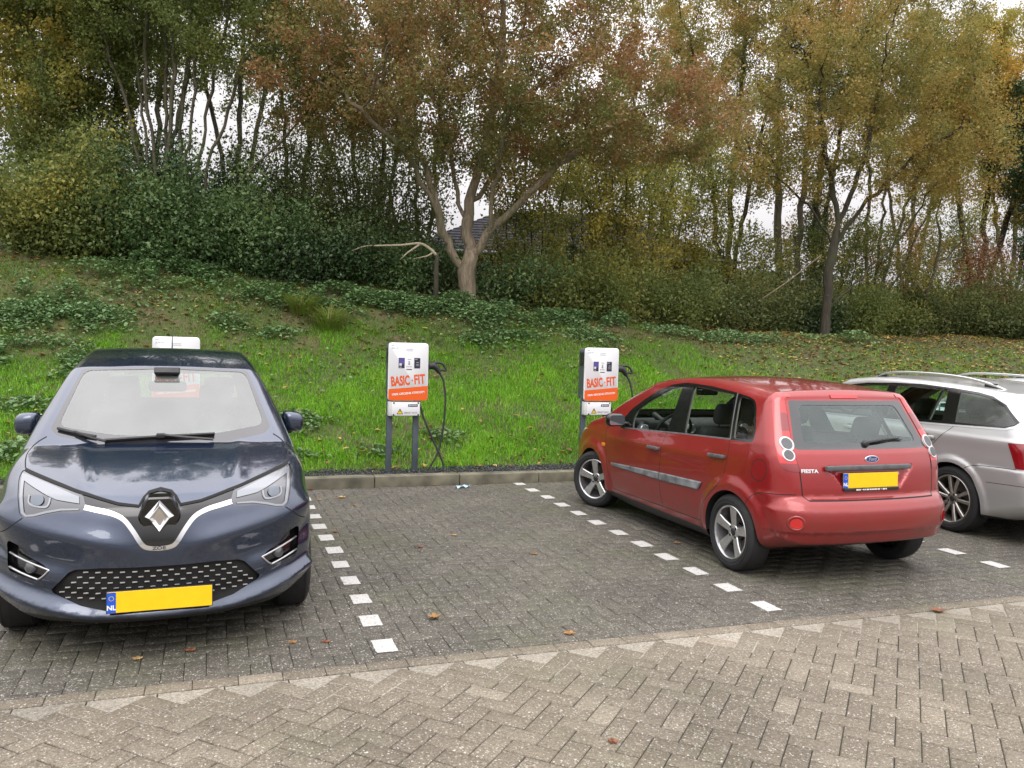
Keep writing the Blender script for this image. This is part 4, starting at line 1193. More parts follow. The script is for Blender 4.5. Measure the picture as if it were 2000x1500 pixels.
class CarShape:
    """A car body as an implicit surface: the side outline, bowed in plan and crowned across, meets the half width w(x, z)
    in a soft edge; bumps and hollows are added on top."""
    H = 0.012
    def __init__(s, outline, width, bow, crown, soft, detail=None):
        s.x0, s.z0 = -2.75, -0.2
        nx, nz = int(5.3 / s.H), int(2.1 / s.H)
        X, Z = np.meshgrid(s.x0 + s.H * np.arange(nx), s.z0 + s.H * np.arange(nz), indexing='ij')
        P = spline_loop(outline)
        D = np.full(X.shape, 1e9)
        for i in range(len(P)):
            a = P[i]; b = P[(i + 1) % len(P)]
            e = b - a; L = e @ e
            if L < 1e-12: continue
            t = np.clip(((X - a[0]) * e[0] + (Z - a[1]) * e[1]) / L, 0, 1)
            D = np.minimum(D, (X - a[0] - t * e[0]) ** 2 + (Z - a[1] - t * e[1]) ** 2)
        D = np.sqrt(D)
        D[in_poly(P, X, Z)] *= -1
        s.G = D
        s.W = width(X, Z)
        s.bow, s.crown, s.soft, s.detail = bow, crown, soft, detail
    def f(s, p):
        x, y, z = p[..., 0], p[..., 1], p[..., 2]
        ay = np.sqrt(y * y + 1e-6)
        a = bsp(s.G, s.x0, s.z0, s.H, x + s.bow(x, ay, z), z + s.crown(x, ay, z))
        b = ay - bsp(s.W, s.x0, s.z0, s.H, x, z)
        k = s.soft(x, ay, z)
        h = np.maximum(k - np.abs(a - b), 0) / k
        r = np.maximum(a, b) + h * h * k / 4
        if s.detail is not None: r = r - s.detail(x, y, ay, z)
        return r
    def grad(s, p, e=0.004):
        g = np.empty_like(p)
        for k in range(3):
            d = np.zeros(3); d[k] = e
            g[..., k] = (s.f(p + d) - s.f(p - d)) / (2 * e)
        return g
    def normal(s, p):
        g = s.grad(np.asarray(p, float))
        return g / (np.linalg.norm(g, axis=-1, keepdims=True) + 1e-12)
    def snap(s, p, n=3):
        for _ in range(n):
            g = s.grad(p); q = (g * g).sum(-1)
            st = (s.f(p) / np.maximum(q, 0.05))[:, None] * g
            l = np.linalg.norm(st, axis=1, keepdims=True)
            p = p - st * np.minimum(1, 0.03 / (l + 1e-9))
        return p
    def hit(s, o, d, tmax=3.0, n=500):
        """first crossing from outside along rays o + t d"""
        o = np.atleast_2d(np.asarray(o, float)); d = np.broadcast_to(np.asarray(d, float), o.shape)
        t = np.linspace(0, tmax, n)
        P = o[:, None, :] + d[:, None, :] * t[None, :, None]
        v = s.f(P.reshape(-1, 3)).reshape(len(o), n)
        k = np.argmax(v < 0, axis=1)
        k = np.where((v < 0).any(1), k, n - 1); k = np.maximum(k, 1)
        lo, hi = t[k - 1].copy(), t[k].copy()
        for _ in range(14):
            mid = (lo + hi) / 2
            q = s.f(o + d * mid[:, None]) < 0
            hi = np.where(q, mid, hi); lo = np.where(q, lo, mid)
        return o + d * lo[:, None]
    def side(s, xz, sg=1):
        xz = np.atleast_2d(np.asarray(xz, float))
        o = np.stack([xz[:, 0], np.full(len(xz), 1.4 * sg), xz[:, 1]], 1)
        return s.hit(o, (0, -sg, 0), 1.4)
    def front(s, yz, sg=1):
        yz = np.atleast_2d(np.asarray(yz, float))
        o = np.stack([np.full(len(yz), 2.6 * sg), yz[:, 0], yz[:, 1]], 1)
        return s.hit(o, (-sg, 0, 0), 2.8, 700)
    def top(s, xy):
        xy = np.atleast_2d(np.asarray(xy, float))
        o = np.stack([xy[:, 0], xy[:, 1], np.full(len(xy), 1.8)], 1)
        return s.hit(o, (0, 0, -1), 1.6)
    def surface(s, h, xr, yr, zr):
        nx, ny, nz = int((xr[1] - xr[0]) / h) + 1, 2 * int(yr / h) + 2, int((zr[1] - zr[0]) / h) + 1
        x = xr[0] + h * np.arange(nx); z = zr[0] + h * np.arange(nz); y = h * (np.arange(ny) - (ny - 1) / 2)
        half = ny // 2
        P = np.stack(np.meshgrid(x, y[half:], z, indexing='ij'), -1)
        D = np.empty(P.shape[:3])
        for i in range(nx): D[i] = s.f(P[i])
        D = np.concatenate([D[:, ::-1], D], 1)
        sgn = D < 0
        cs = np.zeros((nx - 1, ny - 1, nz - 1, 3)); cn = np.zeros((nx - 1, ny - 1, nz - 1))
        faces = []
        idx = np.arange(cn.size).reshape(cn.shape)
        for ax in range(3):
            sl0 = [slice(None)] * 3; sl1 = [slice(None)] * 3
            sl0[ax] = slice(0, -1); sl1[ax] = slice(1, None)
            cr = sgn[tuple(sl0)] != sgn[tuple(sl1)]
            I = np.argwhere(cr)
            d0 = D[tuple(I.T)]; J = I.copy(); J[:, ax] += 1
            d1 = D[tuple(J.T)]
            t = d0 / (d0 - d1)
            pt = np.stack([x[I[:, 0]], y[I[:, 1]], z[I[:, 2]]], 1); pt[:, ax] += t * h
            o = [a for a in range(3) if a != ax]
            quads = []; ok = np.ones(len(I), bool)
            for da, db in ((-1, -1), (0, -1), (0, 0), (-1, 0)):
                C = I.copy(); C[:, o[0]] += da; C[:, o[1]] += db
                g = ((C >= 0) & (C < np.array(cn.shape))).all(1); ok &= g
                C = np.clip(C, 0, np.array(cn.shape) - 1)
                np.add.at(cs, tuple(C[g].T), pt[g]); np.add.at(cn, tuple(C[g].T), 1)
                quads.append(idx[tuple(C.T)])
            Q = np.stack(quads, 1)
            flip = d0 < 0
            if ax == 1: flip = ~flip
            Q[~flip] = Q[~flip][:, ::-1]
            faces.append(Q[ok])
        F = np.concatenate(faces)
        used = np.unique(F)
        remap = np.full(cn.size, -1); remap[used] = np.arange(len(used))
        V = (cs.reshape(-1, 3)[used] / cn.reshape(-1)[used][:, None])
        return s.snap(V), remap[F]

SH = {}

class Skin:
    """the body surface as separate polygons that can be cut along outlines and handed out to panels"""
    def __init__(s, shape, V, F):
        s.sh = shape
        s.V = [tuple(v) for v in V]
        s.F = [tuple(int(i) for i in f) for f in F]
        s.reg = np.zeros(len(F), int)
        s.names = ['body']
        A = V[F]
        s.C = A.mean(1); s.LO = A.min(1); s.HI = A.max(1)
        s.N = shape.normal(s.C)
    def rid(s, n):
        if n not in s.names: s.names.append(n)
        return s.names.index(n)
    def cut(s, poly, plane, name, frm=('body',), where=None):
        a, b = {'side': (0, 2), 'front': (1, 2), 'top': (0, 1)}[plane]
        P = np.array(poly, float)
        fr = np.array([s.rid(n) for n in frm])
        lo, hi = P.min(0) - 1e-4, P.max(0) + 1e-4
        ok = np.isin(s.reg, fr) & (s.HI[:, a] > lo[0]) & (s.LO[:, a] < hi[0]) & (s.HI[:, b] > lo[1]) & (s.LO[:, b] < hi[1])
        if where is not None: ok &= where(s.C, s.N)
        cand = np.nonzero(ok)[0]
        if len(cand) == 0: return
        segs = {}
        n = len(P)
        for k in range(n):
            p, q = P[k], P[(k + 1) % n]
            l, h = np.minimum(p, q), np.maximum(p, q)
            mk = (s.HI[cand, a] > l[0]) & (s.LO[cand, a] < h[0] + 1e-9) & (s.HI[cand, b] > l[1]) & (s.LO[cand, b] < h[1] + 1e-9)
            for c in cand[mk]: segs.setdefault(c, []).append(k)
        cache = {}
        V = s.V
        newF, newC, newLO, newHI, newN, parent = [], [], [], [], [], []
        for c, ks in segs.items():
            pieces = [s.F[c]]
            for k in ks:
                p, q = P[k], P[(k + 1) % n]
                nx_, ny_ = -(q[1] - p[1]), q[0] - p[0]
                L = math.hypot(nx_, ny_)
                if L < 1e-9: continue
                nx_ /= L; ny_ /= L
                nxt = []
                for f in pieces:
                    d = [(V[i][a] - p[0]) * nx_ + (V[i][b] - p[1]) * ny_ for i in f]
                    if max(d) < 1e-6 or min(d) > -1e-6: nxt.append(f); continue
                    A, B = [], []
                    for t in range(len(f)):
                        i, j = f[t], f[(t + 1) % len(f)]
                        di, dj = d[t], d[(t + 1) % len(f)]
                        if di >= -1e-6: A.append(i)
                        if di <= 1e-6: B.append(i)
                        if (di > 1e-6 and dj < -1e-6) or (di < -1e-6 and dj > 1e-6):
                            key = (min(i, j), max(i, j), k)
                            if key not in cache:
                                u = di / (di - dj)
                                vi, vj = V[i], V[j]
                                V.append(tuple(vi[m] + (vj[m] - vi[m]) * u for m in range(3)))
                                cache[key] = len(V) - 1
                            A.append(cache[key]); B.append(cache[key])
                    if len(A) > 2: nxt.append(tuple(A))
                    if len(B) > 2: nxt.append(tuple(B))
                pieces = nxt
            if len(pieces) > 1:
                s.F[c] = pieces[0]
                for i, f in enumerate(pieces):
                    Q = np.array([V[t] for t in f])
                    ctr, l, h = Q.mean(0), Q.min(0), Q.max(0)
                    if i == 0: s.C[c], s.LO[c], s.HI[c] = ctr, l, h
                    else:
                        newF.append(f); newC.append(ctr); newLO.append(l); newHI.append(h); newN.append(s.N[c]); parent.append(s.reg[c])
        base = len(s.F)
        if newF:
            s.F += newF
            s.C = np.concatenate([s.C, newC]); s.LO = np.concatenate([s.LO, newLO]); s.HI = np.concatenate([s.HI, newHI])
            s.N = np.concatenate([s.N, newN]); s.reg = np.concatenate([s.reg, parent])
        allc = np.concatenate([cand, np.arange(base, len(s.F))]).astype(int)
        ins = in_poly(P, s.C[allc, a], s.C[allc, b])
        s.reg[allc[ins]] = s.rid(name)
    def assign(s, name, frm, where):
        fr = [s.rid(n) for n in frm]
        mk = np.isin(s.reg, fr) & where(s.C, s.N)
        s.reg[mk] = s.rid(name)
    def both(s, poly, name, frm=('body',), pad=0.25, where=None, plane='side'):
        """the same cut on both flanks; left faces go to name, right faces to name + '~'"""
        P = np.array(poly, float)
        wl = (lambda C, N: (C[:, 1] > pad) & (N[:, 1] > 0.05)) if where is None else (lambda C, N: (C[:, 1] > 0) & where(C, N))
        wr = (lambda C, N: (C[:, 1] < -pad) & (N[:, 1] < -0.05)) if where is None else (lambda C, N: (C[:, 1] < 0) & where(C, N))
        L = lambda q: tuple(q)
        Rr = lambda q: tuple((n + '~') if (n + '~') in s.names else n for n in q)
        s.cut(P, plane, name, L(frm), wl)
        if plane == 'front': P = P * np.array([-1, 1])
        s.cut(P, plane, name + '~', Rr(frm), wr)
    def mesh(s, names, objname, mat, parent=None, off=0.0, flip=False):
        ids = [s.names.index(n) for n in names if n in s.names]
        fi = np.nonzero(np.isin(s.reg, ids))[0]
        if len(fi) == 0: return None
        F = [s.F[i] for i in fi]
        used = sorted({i for f in F for i in f}); mp = {v: i for i, v in enumerate(used)}
        V = np.array([s.V[i] for i in used])
        N = s.sh.normal(V)
        V2 = V + N * off if off else V
        FF = [tuple(mp[i] for i in (f[::-1] if flip else f)) for f in F]
        return mesh_obj(objname, V2, FF, mat, parent, True, -N if flip else N)

def side_line(sh, pts, sg=1, off=0.0, n=6):
    q = smooth_line(pts, n)
    P = sh.side(q, sg)
    return P + sh.normal(P) * off

def surf_patch(sh, V2, F, plane, mat, name, parent, sg=1, off=0.003, mirror_u=False):
    """lays a flat drawing (u, z) onto the front, rear or side of a body"""
    V2 = np.array(V2, float)
    if mirror_u: V2 = V2 * np.array([-1, 1])
    P = sh.front(V2, sg) if plane == 'front' else sh.side(V2, sg)
    N = sh.normal(P)
    return mesh_obj(name, P + N * off, F, mat, parent, True, N)

def disc_outline(c, rx, ry=None, n=32):
    ry = rx if ry is None else ry
    return np.array([(c[0] + rx * math.cos(2 * math.pi * k / n), c[1] + ry * math.sin(2 * math.pi * k / n)) for k in range(n)])

# ------------------------------------------------------------ wheels: axis along y, outer face towards +y
def tyre_rim(r, wdt, rr):
    h = wdt / 2
    return [(rr - 0.004, h - 0.022), (rr + 0.006, h - 0.006), (rr + 0.02, h), (r - 0.055, h + 0.004), (r - 0.03, h + 0.001), (r - 0.012, h - 0.010),
            (r - 0.003, h - 0.024), (r, h - 0.04), (r + 0.001, 0), (r, -h + 0.04), (r - 0.012, -h + 0.010), (r - 0.055, -h), (rr + 0.02, -h), (rr - 0.004, -h + 0.02)]

def make_wheel(parent, loc, r, wdt, rr, style, sg, rot=0.0, steer=0.0, rimmat=None):
    """hub (the part) > tyre, rim, brake_disc"""
    T = Matrix.Rotation(0 if sg > 0 else math.pi, 4, 'Z')
    rimmat = rimmat or M['satin_silver']
    h = wdt / 2
    hub = MB()
    hy = h - 0.035
    hub.lathe([(0.0, hy + 0.006), (0.022, hy + 0.006), (0.028, hy + 0.001), (0.030, hy - 0.02), (0.03, hy - 0.05)], 28)
    hub.lathe([(0.0, -0.03), (0.06, -0.03), (0.065, -0.06), (0.05, -0.1)], 24)
    ho = hub.build('wheel', M['black_plastic'], parent, angle=40)
    ho.location = loc
    ho.rotation_euler = (0, rot, (0 if sg > 0 else math.pi) + steer)
    ho.rotation_mode = 'XYZ'
    ty = MB().lathe(tyre_rim(r, wdt, rr), 72)
    # tread grooves and sidewall ribs
    for yy in (-0.5, -0.17, 0.17, 0.5):
        ty.lathe([(r + 0.0012, yy * wdt * 0.72 - 0.004), (r + 0.0016, yy * wdt * 0.72), (r + 0.0012, yy * wdt * 0.72 + 0.004)], 72)
    ty.lathe([(r - 0.045, h + 0.0035), (r - 0.043, h + 0.0065), (r - 0.041, h + 0.0035)], 72)
    ty.lathe([(rr + 0.018, h + 0.001), (rr + 0.021, h + 0.004), (rr + 0.024, h + 0.001)], 72)
    ty.build('tyre', M['rubber'], ho, angle=50)
    rim = MB()
    rim.lathe([(rr, h - 0.022), (rr + 0.004, h - 0.008), (rr - 0.001, h - 0.004), (rr - 0.010, h - 0.010), (rr - 0.014, h - 0.03), (rr - 0.018, 0.0), (rr - 0.03, -h + 0.03)], 72)
    hub_r = 0.062
    rim.lathe([(0.0, hy - 0.004), (0.030, hy - 0.004), (0.033, hy), (hub_r - 0.006, hy), (hub_r, hy - 0.006), (hub_r, hy - 0.05)], 40)
    def spoke(a, r0, r1, w0, w1, y0, y1, th, bev):
        q = []
        for rad, ww, yy in ((r0, w0, y0), (0.5 * (r0 + r1), 0.5 * (w0 + w1) * 0.96, 0.5 * (y0 + y1) + 0.004), (r1, w1, y1)):
            q.append((rad, ww, yy))
        V = []; F = []
        for rad, ww, yy in q:
            for s_, b_ in ((-1, 0), (-1, 1), (1, 1), (1, 0)):
                V.append((s_ * (ww / 2 - (bev if b_ else 0)), yy - (0 if b_ else bev * 1.0), rad))
            V.append((ww / 2 * 0.8, yy - th, rad)); V.append((-ww / 2 * 0.8, yy - th, rad))
        for k in range(2):
            for c in range(6):
                F.append((k * 6 + c, k * 6 + (c + 1) % 6, (k + 1) * 6 + (c + 1) % 6, (k + 1) * 6 + c))
        F.append((5, 4, 3, 2, 1, 0)); F.append(tuple(12 + c for c in range(6)))
        rim.add(V, F, Matrix.Rotation(a, 4, 'Y'))
    if style == 'five':
        for k in range(5): spoke(2 * math.pi * k / 5, hub_r - 0.012, rr - 0.008, 0.058, 0.088, hy - 0.002, h - 0.016, 0.03, 0.006)
    elif style == 'ten':
        for k in range(10): spoke(2 * math.pi * k / 10 + (0.06 if k % 2 else -0.06), hub_r - 0.012, rr - 0.008, 0.030, 0.040, hy + 0.002, h - 0.012, 0.035, 0.007)
    ro = rim.build('rim', rimmat, ho, angle=35)
    bl = MB()
    nb = 4 if style == 'five' else 5
    for k in range(nb):
        a = 2 * math.pi * (k + 0.5) / nb
        bl.lathe([(0, hy + 0.0015), (0.010, hy + 0.0015), (0.0105, hy - 0.004)], 12, Matrix.Translation((0.046 * math.sin(a), 0, 0.046 * math.cos(a))))
    bl.build('wheel_bolt', M['seam'], ho, angle=40)
    bd = MB()
    bd.lathe([(0.07, -0.01), (rr * 0.68, -0.01), (rr * 0.68, -0.03), (0.07, -0.03)], 40)
    bd.build('brake_disc', plain_once('disc_steel', (0.12, 0.105, 0.095), 0.5, 0.6), ho, angle=40)
    bk = MB().lathe([(0.0, -0.05), (rr - 0.02, -0.05)], 40)
    bk.build('back_plate', M['seam'], ho)
    return ho

def plain_once(name, *a, **k):
    if name not in M: M[name] = plain(name, *a, **k)
    return M[name]

def arch_liner(sh, cx, cz, rad, depth, parent, name, sg):
    """the dark well behind a wheel opening"""
    n = 40
    V = []; F = []
    for k in range(n + 1):
        a = math.radians(-8 + 196 * k / n)
        x, z = cx + rad * math.cos(a), cz + rad * math.sin(a)
        y = sh.side([(x, max(z, 0.2))], sg)[0][1]
        V += [(x, y, z), (x, y - sg * 0.012, z), (x, sg * (abs(y) - 0.03), z), (x, sg * (abs(y) - depth), z)]
    for k in range(n):
        for c in range(3): F.append((k * 4 + c, k * 4 + c + 1, (k + 1) * 4 + c + 1, (k + 1) * 4 + c))
    ce = len(V); V.append((cx, sg * (abs(V[n // 2 * 4][1]) - depth), cz))
    for k in range(n): F.append((k * 4 + 3, ce, (k + 1) * 4 + 3))
    return mesh_obj(name, V, F, M['seam'], parent)

def arc_region(cx, cz, rad, zmin=0.0, n=44):
    P = [(cx + rad * math.cos(a), cz + rad * math.sin(a)) for a in np.linspace(math.radians(-28), math.radians(208), n)]
    return np.array(P)

def rbox(c, d, r=0.04, M_=None, seg=3):
    return MB().box(c, d, r, M_, seg)

def seat(parent, x, y, z0=0.28, wdt=0.48, bench=False, mat=None, lean=18, head=True, hh=0.62):
    mat = mat or M['seat_cloth']
    so = MB().box((x + 0.02, y, z0 + 0.10), (0.50, wdt, 0.17), 0.06, seg=3).build('seat', mat, parent, angle=60)
    T = Matrix.Translation((x - 0.22, y, z0 + 0.14)) @ Matrix.Rotation(R(-lean), 4, 'Y')
    b = MB().box((0, 0, hh / 2), (0.13, wdt, hh), 0.055, T, 3)
    b.build('backrest', mat, so, angle=60)
    if head:
        for yy in ([0] if not bench else [-0.4, 0.4]):
            hb = MB().box((-0.0, yy, hh + 0.125), (0.10, 0.26, 0.19), 0.05, T, 3)
            for q in (-0.06, 0.06): hb.tube([(0, yy + q, hh - 0.02), (0, yy + q, hh + 0.06)], 0.007, 6, True, T)
            hb.build('headrest', mat, so, angle=60)
    return so

def steering_wheel(parent, x, y, z, tilt=25):
    T = Matrix.Translation((x, y, z)) @ Matrix.Rotation(R(-tilt), 4, 'Y')
    b = MB()
    pts = [(0, 0.185 * math.cos(a), 0.185 * math.sin(a)) for a in np.linspace(0, 2 * math.pi, 37)]
    b.tube(pts, 0.016, 8, False, T)
    b.box((0.03, 0, 0), (0.05, 0.14, 0.11), 0.02, T)
    b.box((0.015, 0.1, 0), (0.02, 0.14, 0.03), 0.008, T); b.box((0.015, -0.1, 0), (0.02, 0.14, 0.03), 0.008, T); b.box((0.015, 0, -0.1), (0.02, 0.03, 0.14), 0.008, T)
    b.tube([(0.03, 0, 0), (0.4, 0, -0.05)], 0.03, 8, True, T)
    return b.build('steering_wheel', M['black_plastic'], parent, angle=50)

def plate(parent, c, nrm_x, wdt=0.52, hgt=0.11, tilt=0.0, frame=True, mirror=1):
    """yellow plate with blue strip; face towards +x (nrm_x 1) or -x"""
    T = Matrix.Translation(c) @ Matrix.Rotation(R(tilt), 4, 'Y') @ Matrix.Rotation(0 if nrm_x > 0 else math.pi, 4, 'Z')
    # local: face towards +x, the reader's left is -y
    L = -1
    fr = MB().box((0.004, 0, 0), (0.016, wdt + 0.008, hgt + 0.008), 0.004, T)
    fo = fr.build('number_plate', M['black_plastic'], parent, angle=40)
    MB().box((0.0125, 0.0, 0), (0.004, wdt, hgt), 0.0015, T).build('plate_sheet', M['plate_yellow'], fo)
    MB().box((0.0150, L * (wdt / 2 - 0.021), 0), (0.002, 0.042, hgt - 0.004), 0.0, T).build('plate_strip', M['plate_blue'], fo)
    V2, F = text_2d('NL', 0.034, 0.0012)
    mb = MB().add([(0.0166, u + L * (wdt / 2 - 0.021), v - hgt * 0.25) for u, v in V2], F, T)
    mb.build('plate_letters', M['white_print'], fo)
    st = MB()
    for k in range(12):
        a = 2 * math.pi * k / 12
        st.add([(0.0166, L * (wdt / 2 - 0.021) + 0.011 * math.sin(a) + 0.0022 * math.cos(q), hgt * 0.2 + 0.011 * math.cos(a) + 0.0022 * math.sin(q)) for q in np.linspace(0, 2 * math.pi, 6)[:-1]], [(0, 1, 2, 3, 4)], T)
    st.build('plate_stars', plain_once('star_yellow', (0.8, 0.55, 0.05), 0.4), fo)
    return fo

# ------------------------------------------------------------ red hatchback
M['paint_red'] = paint('paint_red', (0.285, 0.008, 0.009), metal=0.35, rough=0.38, dirt=(0.10, 0.055, 0.045), dirt_amt=0.8)
M['glass_side'] = glass('glass_side', (0.88, 0.94, 0.91), 1.5)
M['glass_rear'] = glass('glass_rear', (0.66, 0.78, 0.76), 1.55, 0.0, 0.13, (0.50, 0.60, 0.60))
M['worn_strip'] = plain('worn_strip', (0.17, 0.18, 0.19), 0.6, var=0.55, scale=9)

def body_width(plan, prof, belt, tumble, curve, flares, extra=None):
    fp, fz, fb = pchip(*plan), pchip(*prof), pchip(*belt)
    ft = tumble if callable(tumble) else (lambda X: tumble + 0 * X)
    def W(X, Z):
        p = fp(X); b = fb(X)
        lower = p * fz(np.minimum(Z, b) / b)
        u = np.maximum(Z - b, 0)
        w = lower - ft(X) * u - curve * u * u
        for cx, cz, ri, ro, h in flares:
            r = np.hypot(X - cx, Z - cz)
            w = w + h * sstep((ro - r) / (ro - ri)) * sstep((Z - 0.12) / 0.12) * sstep((0.95 - Z) / 0.2)
        if extra is not None: w = w + extra(X, Z)
        return w
    return W

def red_car():
    root = empty('parked_car', (4.5895, 6.668, 0), R(90))
    tag(root, 'red five door hatchback parked nose in with its tail towards the camera', 'car', 'cars parked in the bays')
    outline = [(1.84, .20, 1), (1.95, .225), (2.0, .32), (2.018, .42), (2.01, .55), (1.985, .66), (1.92, .755), (1.80, .83), (1.60, .905), (1.40, .955), (1.24, .99, 1),
               (0.85, 1.19), (.42, 1.385, 1), (.1, 1.432), (-.3, 1.458), (-.7, 1.462), (-1.1, 1.442), (-1.44, 1.405, 1), (-1.49, 1.365, 1), (-1.495, 1.345, 1), (-1.725, 1.0, 1), (-1.762, .955, 1),
               (-1.805, .85), (-1.828, .72), (-1.832, .655, 1), (-1.868, .632, 1), (-1.90, .59), (-1.915, .50), (-1.905, .41), (-1.878, .322, 1), (-1.74, .275, 1), (-1.5, .22, 1), (1.5, .18, 1)]
    aF = pchip([-3, 0, .5, 1.2, 1.7, 2.05, 2.4], [0, 0, .06, .13, .20, .27, .3]); aR = pchip([-2.4, -1.9, -1.7, -1.45, -1.05, 3], [.15, .14, .112, .065, 0, 0])
    bow = lambda x, ay, z: aF(x) * (ay / .8) ** 2.4 - aR(x) * (ay / .8) ** 2.8
    cz = pchip([-2.2, -1.7, -1.2, .3, 1.0, 1.4, 2.1], [0, .0, .10, .10, .04, .05, .0])
    crown = lambda x, ay, z: cz(x) * ay * ay
    soft = lambda x, ay, z: .085 + .10 * sstep((-1.3 - x) / .5) * sstep((1.0 - z) / .3) * .6 + .12 * sstep((x - 1.4) / .5)
    flares = [(1.243, .29, .36, .455, .024), (-1.243, .29, .36, .46, .026)]
    def extra(X, Z):
        bump = .008 * sstep((-1.50 - X) / .06) * sstep((.685 - Z) / .03)      # rear bumper stands proud
        crease = .010 * np.exp(-((Z - (.80 - .03 * X)) / .06) ** 2) * sstep((1.0 - np.abs(X)) / .2)
        return bump + crease
    W = body_width(([-2.1, -1.92, -1.85, -1.7, -1.4, -1.0, 0, .9, 1.4, 1.7, 1.9, 2.05], [.52, .665, .722, .774, .815, .828, .83, .826, .815, .775, .69, .56]),
                   ([0, .2, .3, .5, .7, .88, 1.0], [.90, .945, .972, .995, 1.0, .988, .962]),
                   ([-2, -1.5, -1.2, -.2, .95, 1.3, 2.0], [1.02, 1.01, .985, .93, .885, .88, .85]), .36, .12, flares, extra)
    def detail(x, y, ay, z):
        d = 0
        # recess round the number plate on the tailgate
        d = d - .016 * sstep((-1.6 - x) / .1) * sstep((.40 - .18 * (.86 - z) / .2 - ay) / .035) * sstep((z - .70) / .03) * sstep((.875 - z) / .02)
        d = d + .010 * sstep((-1.55 - x) / .1) * (sstep((z - .395) / .02) * sstep((.60 - z) / .05) - .0)
        return d
    sh = CarShape(outline, W, bow, crown, soft, detail)
    SH['red'] = sh
    V, F = sh.surface(.022, (-2.0, 2.1), .95, (.1, 1.55))
    sk = Skin(sh, V, F)
    # wheel openings
    for cx in (1.243, -1.243): sk.both(arc_region(cx, .29, .325), 'gone', pad=.35)
    sk.cut([(-3, 0), (3, 0), (3, .236), (-3, .236)], 'side', 'underside', ('body',))
    # side windows
    dlo = round_poly([(.69, .885), (.72, .94), (.594, 1.08), (.42, 1.188), (.217, 1.294), (.021, 1.356), (-.175, 1.383), (-.302, 1.384), (-.6, 1.378), (-.986, 1.352), (-1.17, 1.333), (-1.264, 1.312), (-1.315, 1.268), (-1.405, 1.11), (-1.43, 1.026), (-1.395, 1.003), (-1.144, .993), (-.456, .956), (-.19, .938), (.599, .889)], .03, 3)
    sk.both(dlo, 'window_frame', pad=.3)
    panes = [round_poly(p, .025, 3) for p in (
        [(.45, .912), (.50, 1.0), (.488, 1.085), (.33, 1.182), (.033, 1.315), (-.165, 1.356), (-.185, 1.149), (-.191, .955)],
        [(-.337, 1.366), (-.979, 1.337), (-1.122, 1.005), (-.475, .972)],
        [(-1.05, 1.33), (-1.163, 1.32), (-1.245, 1.30), (-1.292, 1.263), (-1.38, 1.109), (-1.402, 1.04), (-1.371, 1.022), (-1.172, 1.012)])]
    for i, p in enumerate(panes): sk.both(p, 'pane%d' % i, ('window_frame',), pad=.3)
    # windscreen
    fw = lambda C, N: (C[:, 0] > .2) & (N[:, 0] > .25) & (C[:, 2] > .9)
    sk.cut(round_poly([(-.66, .985), (.66, .985), (.56, 1.375), (-.56, 1.375)], .05), 'front', 'ws_frit', ('body',), fw)
    sk.cut(round_poly([(-.60, 1.03), (.60, 1.03), (.51, 1.345), (-.51, 1.345)], .05), 'front', 'windscreen', ('ws_frit',), fw)
    rw = lambda C, N: (C[:, 0] < -1.3) & (N[:, 0] < -.25)
    # bumper, tailgate, rear window, lamps
    sk.both([(-1.39, .15), (-1.42, .50), (-1.464, .591), (-1.506, .634), (-1.59, .66), (-1.70, .668), (-2.2, .682), (-2.2, .15)], 'rear_bumper', pad=.35, where=lambda C, N: (N[:, 1] * np.sign(C[:, 1]) > .3) & (C[:, 0] < -1.35))
    sk.cut([(-.95, .1), (.95, .1), (.95, .682), (.66, .676), (.60, .628), (-.60, .628), (-.66, .676), (-.95, .682)], 'front', 'rear_bumper', ('body', 'underside'), rw)
    sk.cut([(-.595, .628), (-.61, .83), (-.632, .97), (-.552, 1.335), (-.535, 1.35), (.535, 1.35), (.552, 1.335), (.632, .97), (.61, .83), (.595, .628)], 'front', 'tailgate', ('body',), rw)
    sk.cut(round_poly([(.525, 1.328), (.607, 1.0), (.59, .985), (-.59, .985), (-.607, 1.0), (-.525, 1.328)], .02), 'front', 'rw_frit', ('tailgate', 'body'), rw)
    sk.cut(round_poly([(.455, 1.295), (.525, 1.03), (-.525, 1.03), (-.455, 1.295)], .05), 'front', 'rear_window', ('rw_frit',), rw)
    lamp = [(-1.405, 1.375), (-1.45, 1.30), (-1.48, 1.252), (-1.567, 1.105), (-1.617, 1.017), (-1.65, .962), (-1.68, .90), (-1.695, .868), (-1.715, .845), (-1.74, .833), (-1.95, .831), (-1.95, 1.375)]
    sk.both(lamp, 'tail_light', where=lambda C, N: (C[:, 0] < -1.35) & (N[:, 0] < .12) & (np.abs(C[:, 1]) > .5))
    sk.both([(-2, .8), (-2, .89), (-1.5, .89), (-1.5, .8)], 'lamp_low', ('tail_light',), pad=.3, where=lambda C, N: C[:, 0] < 0)
    sk.both(round_poly([(.595, 1.11), (.672, 1.11), (.632, 1.24), (.575, 1.24)], .02, 3), 'lamp_up', ('tail_light',), plane='front', where=lambda C, N: C[:, 0] < -1.3)
    # doors
    fd = [(.73, .90), (.95, .865), (.97, .82), (.915, .58), (.832, .38), (.765, .268), (-.205, .285), (-.16, .45), (-.153, .64), (-.19, .96), (.68, .96)]
    rd = [(-.19, .96), (-.153, .64), (-.16, .45), (-.205, .285), (-.80, .29), (-.84, .40), (-.985, .547), (-1.085, .634), (-1.136, .739), (-1.161, .876), (-1.146, 1.02)]
    sk.both(fd, 'front_door', pad=.4); sk.both(rd, 'rear_door', pad=.4)
    allp = ('body', 'front_door', 'rear_door', 'rear_bumper', 'tailgate', 'window_frame')
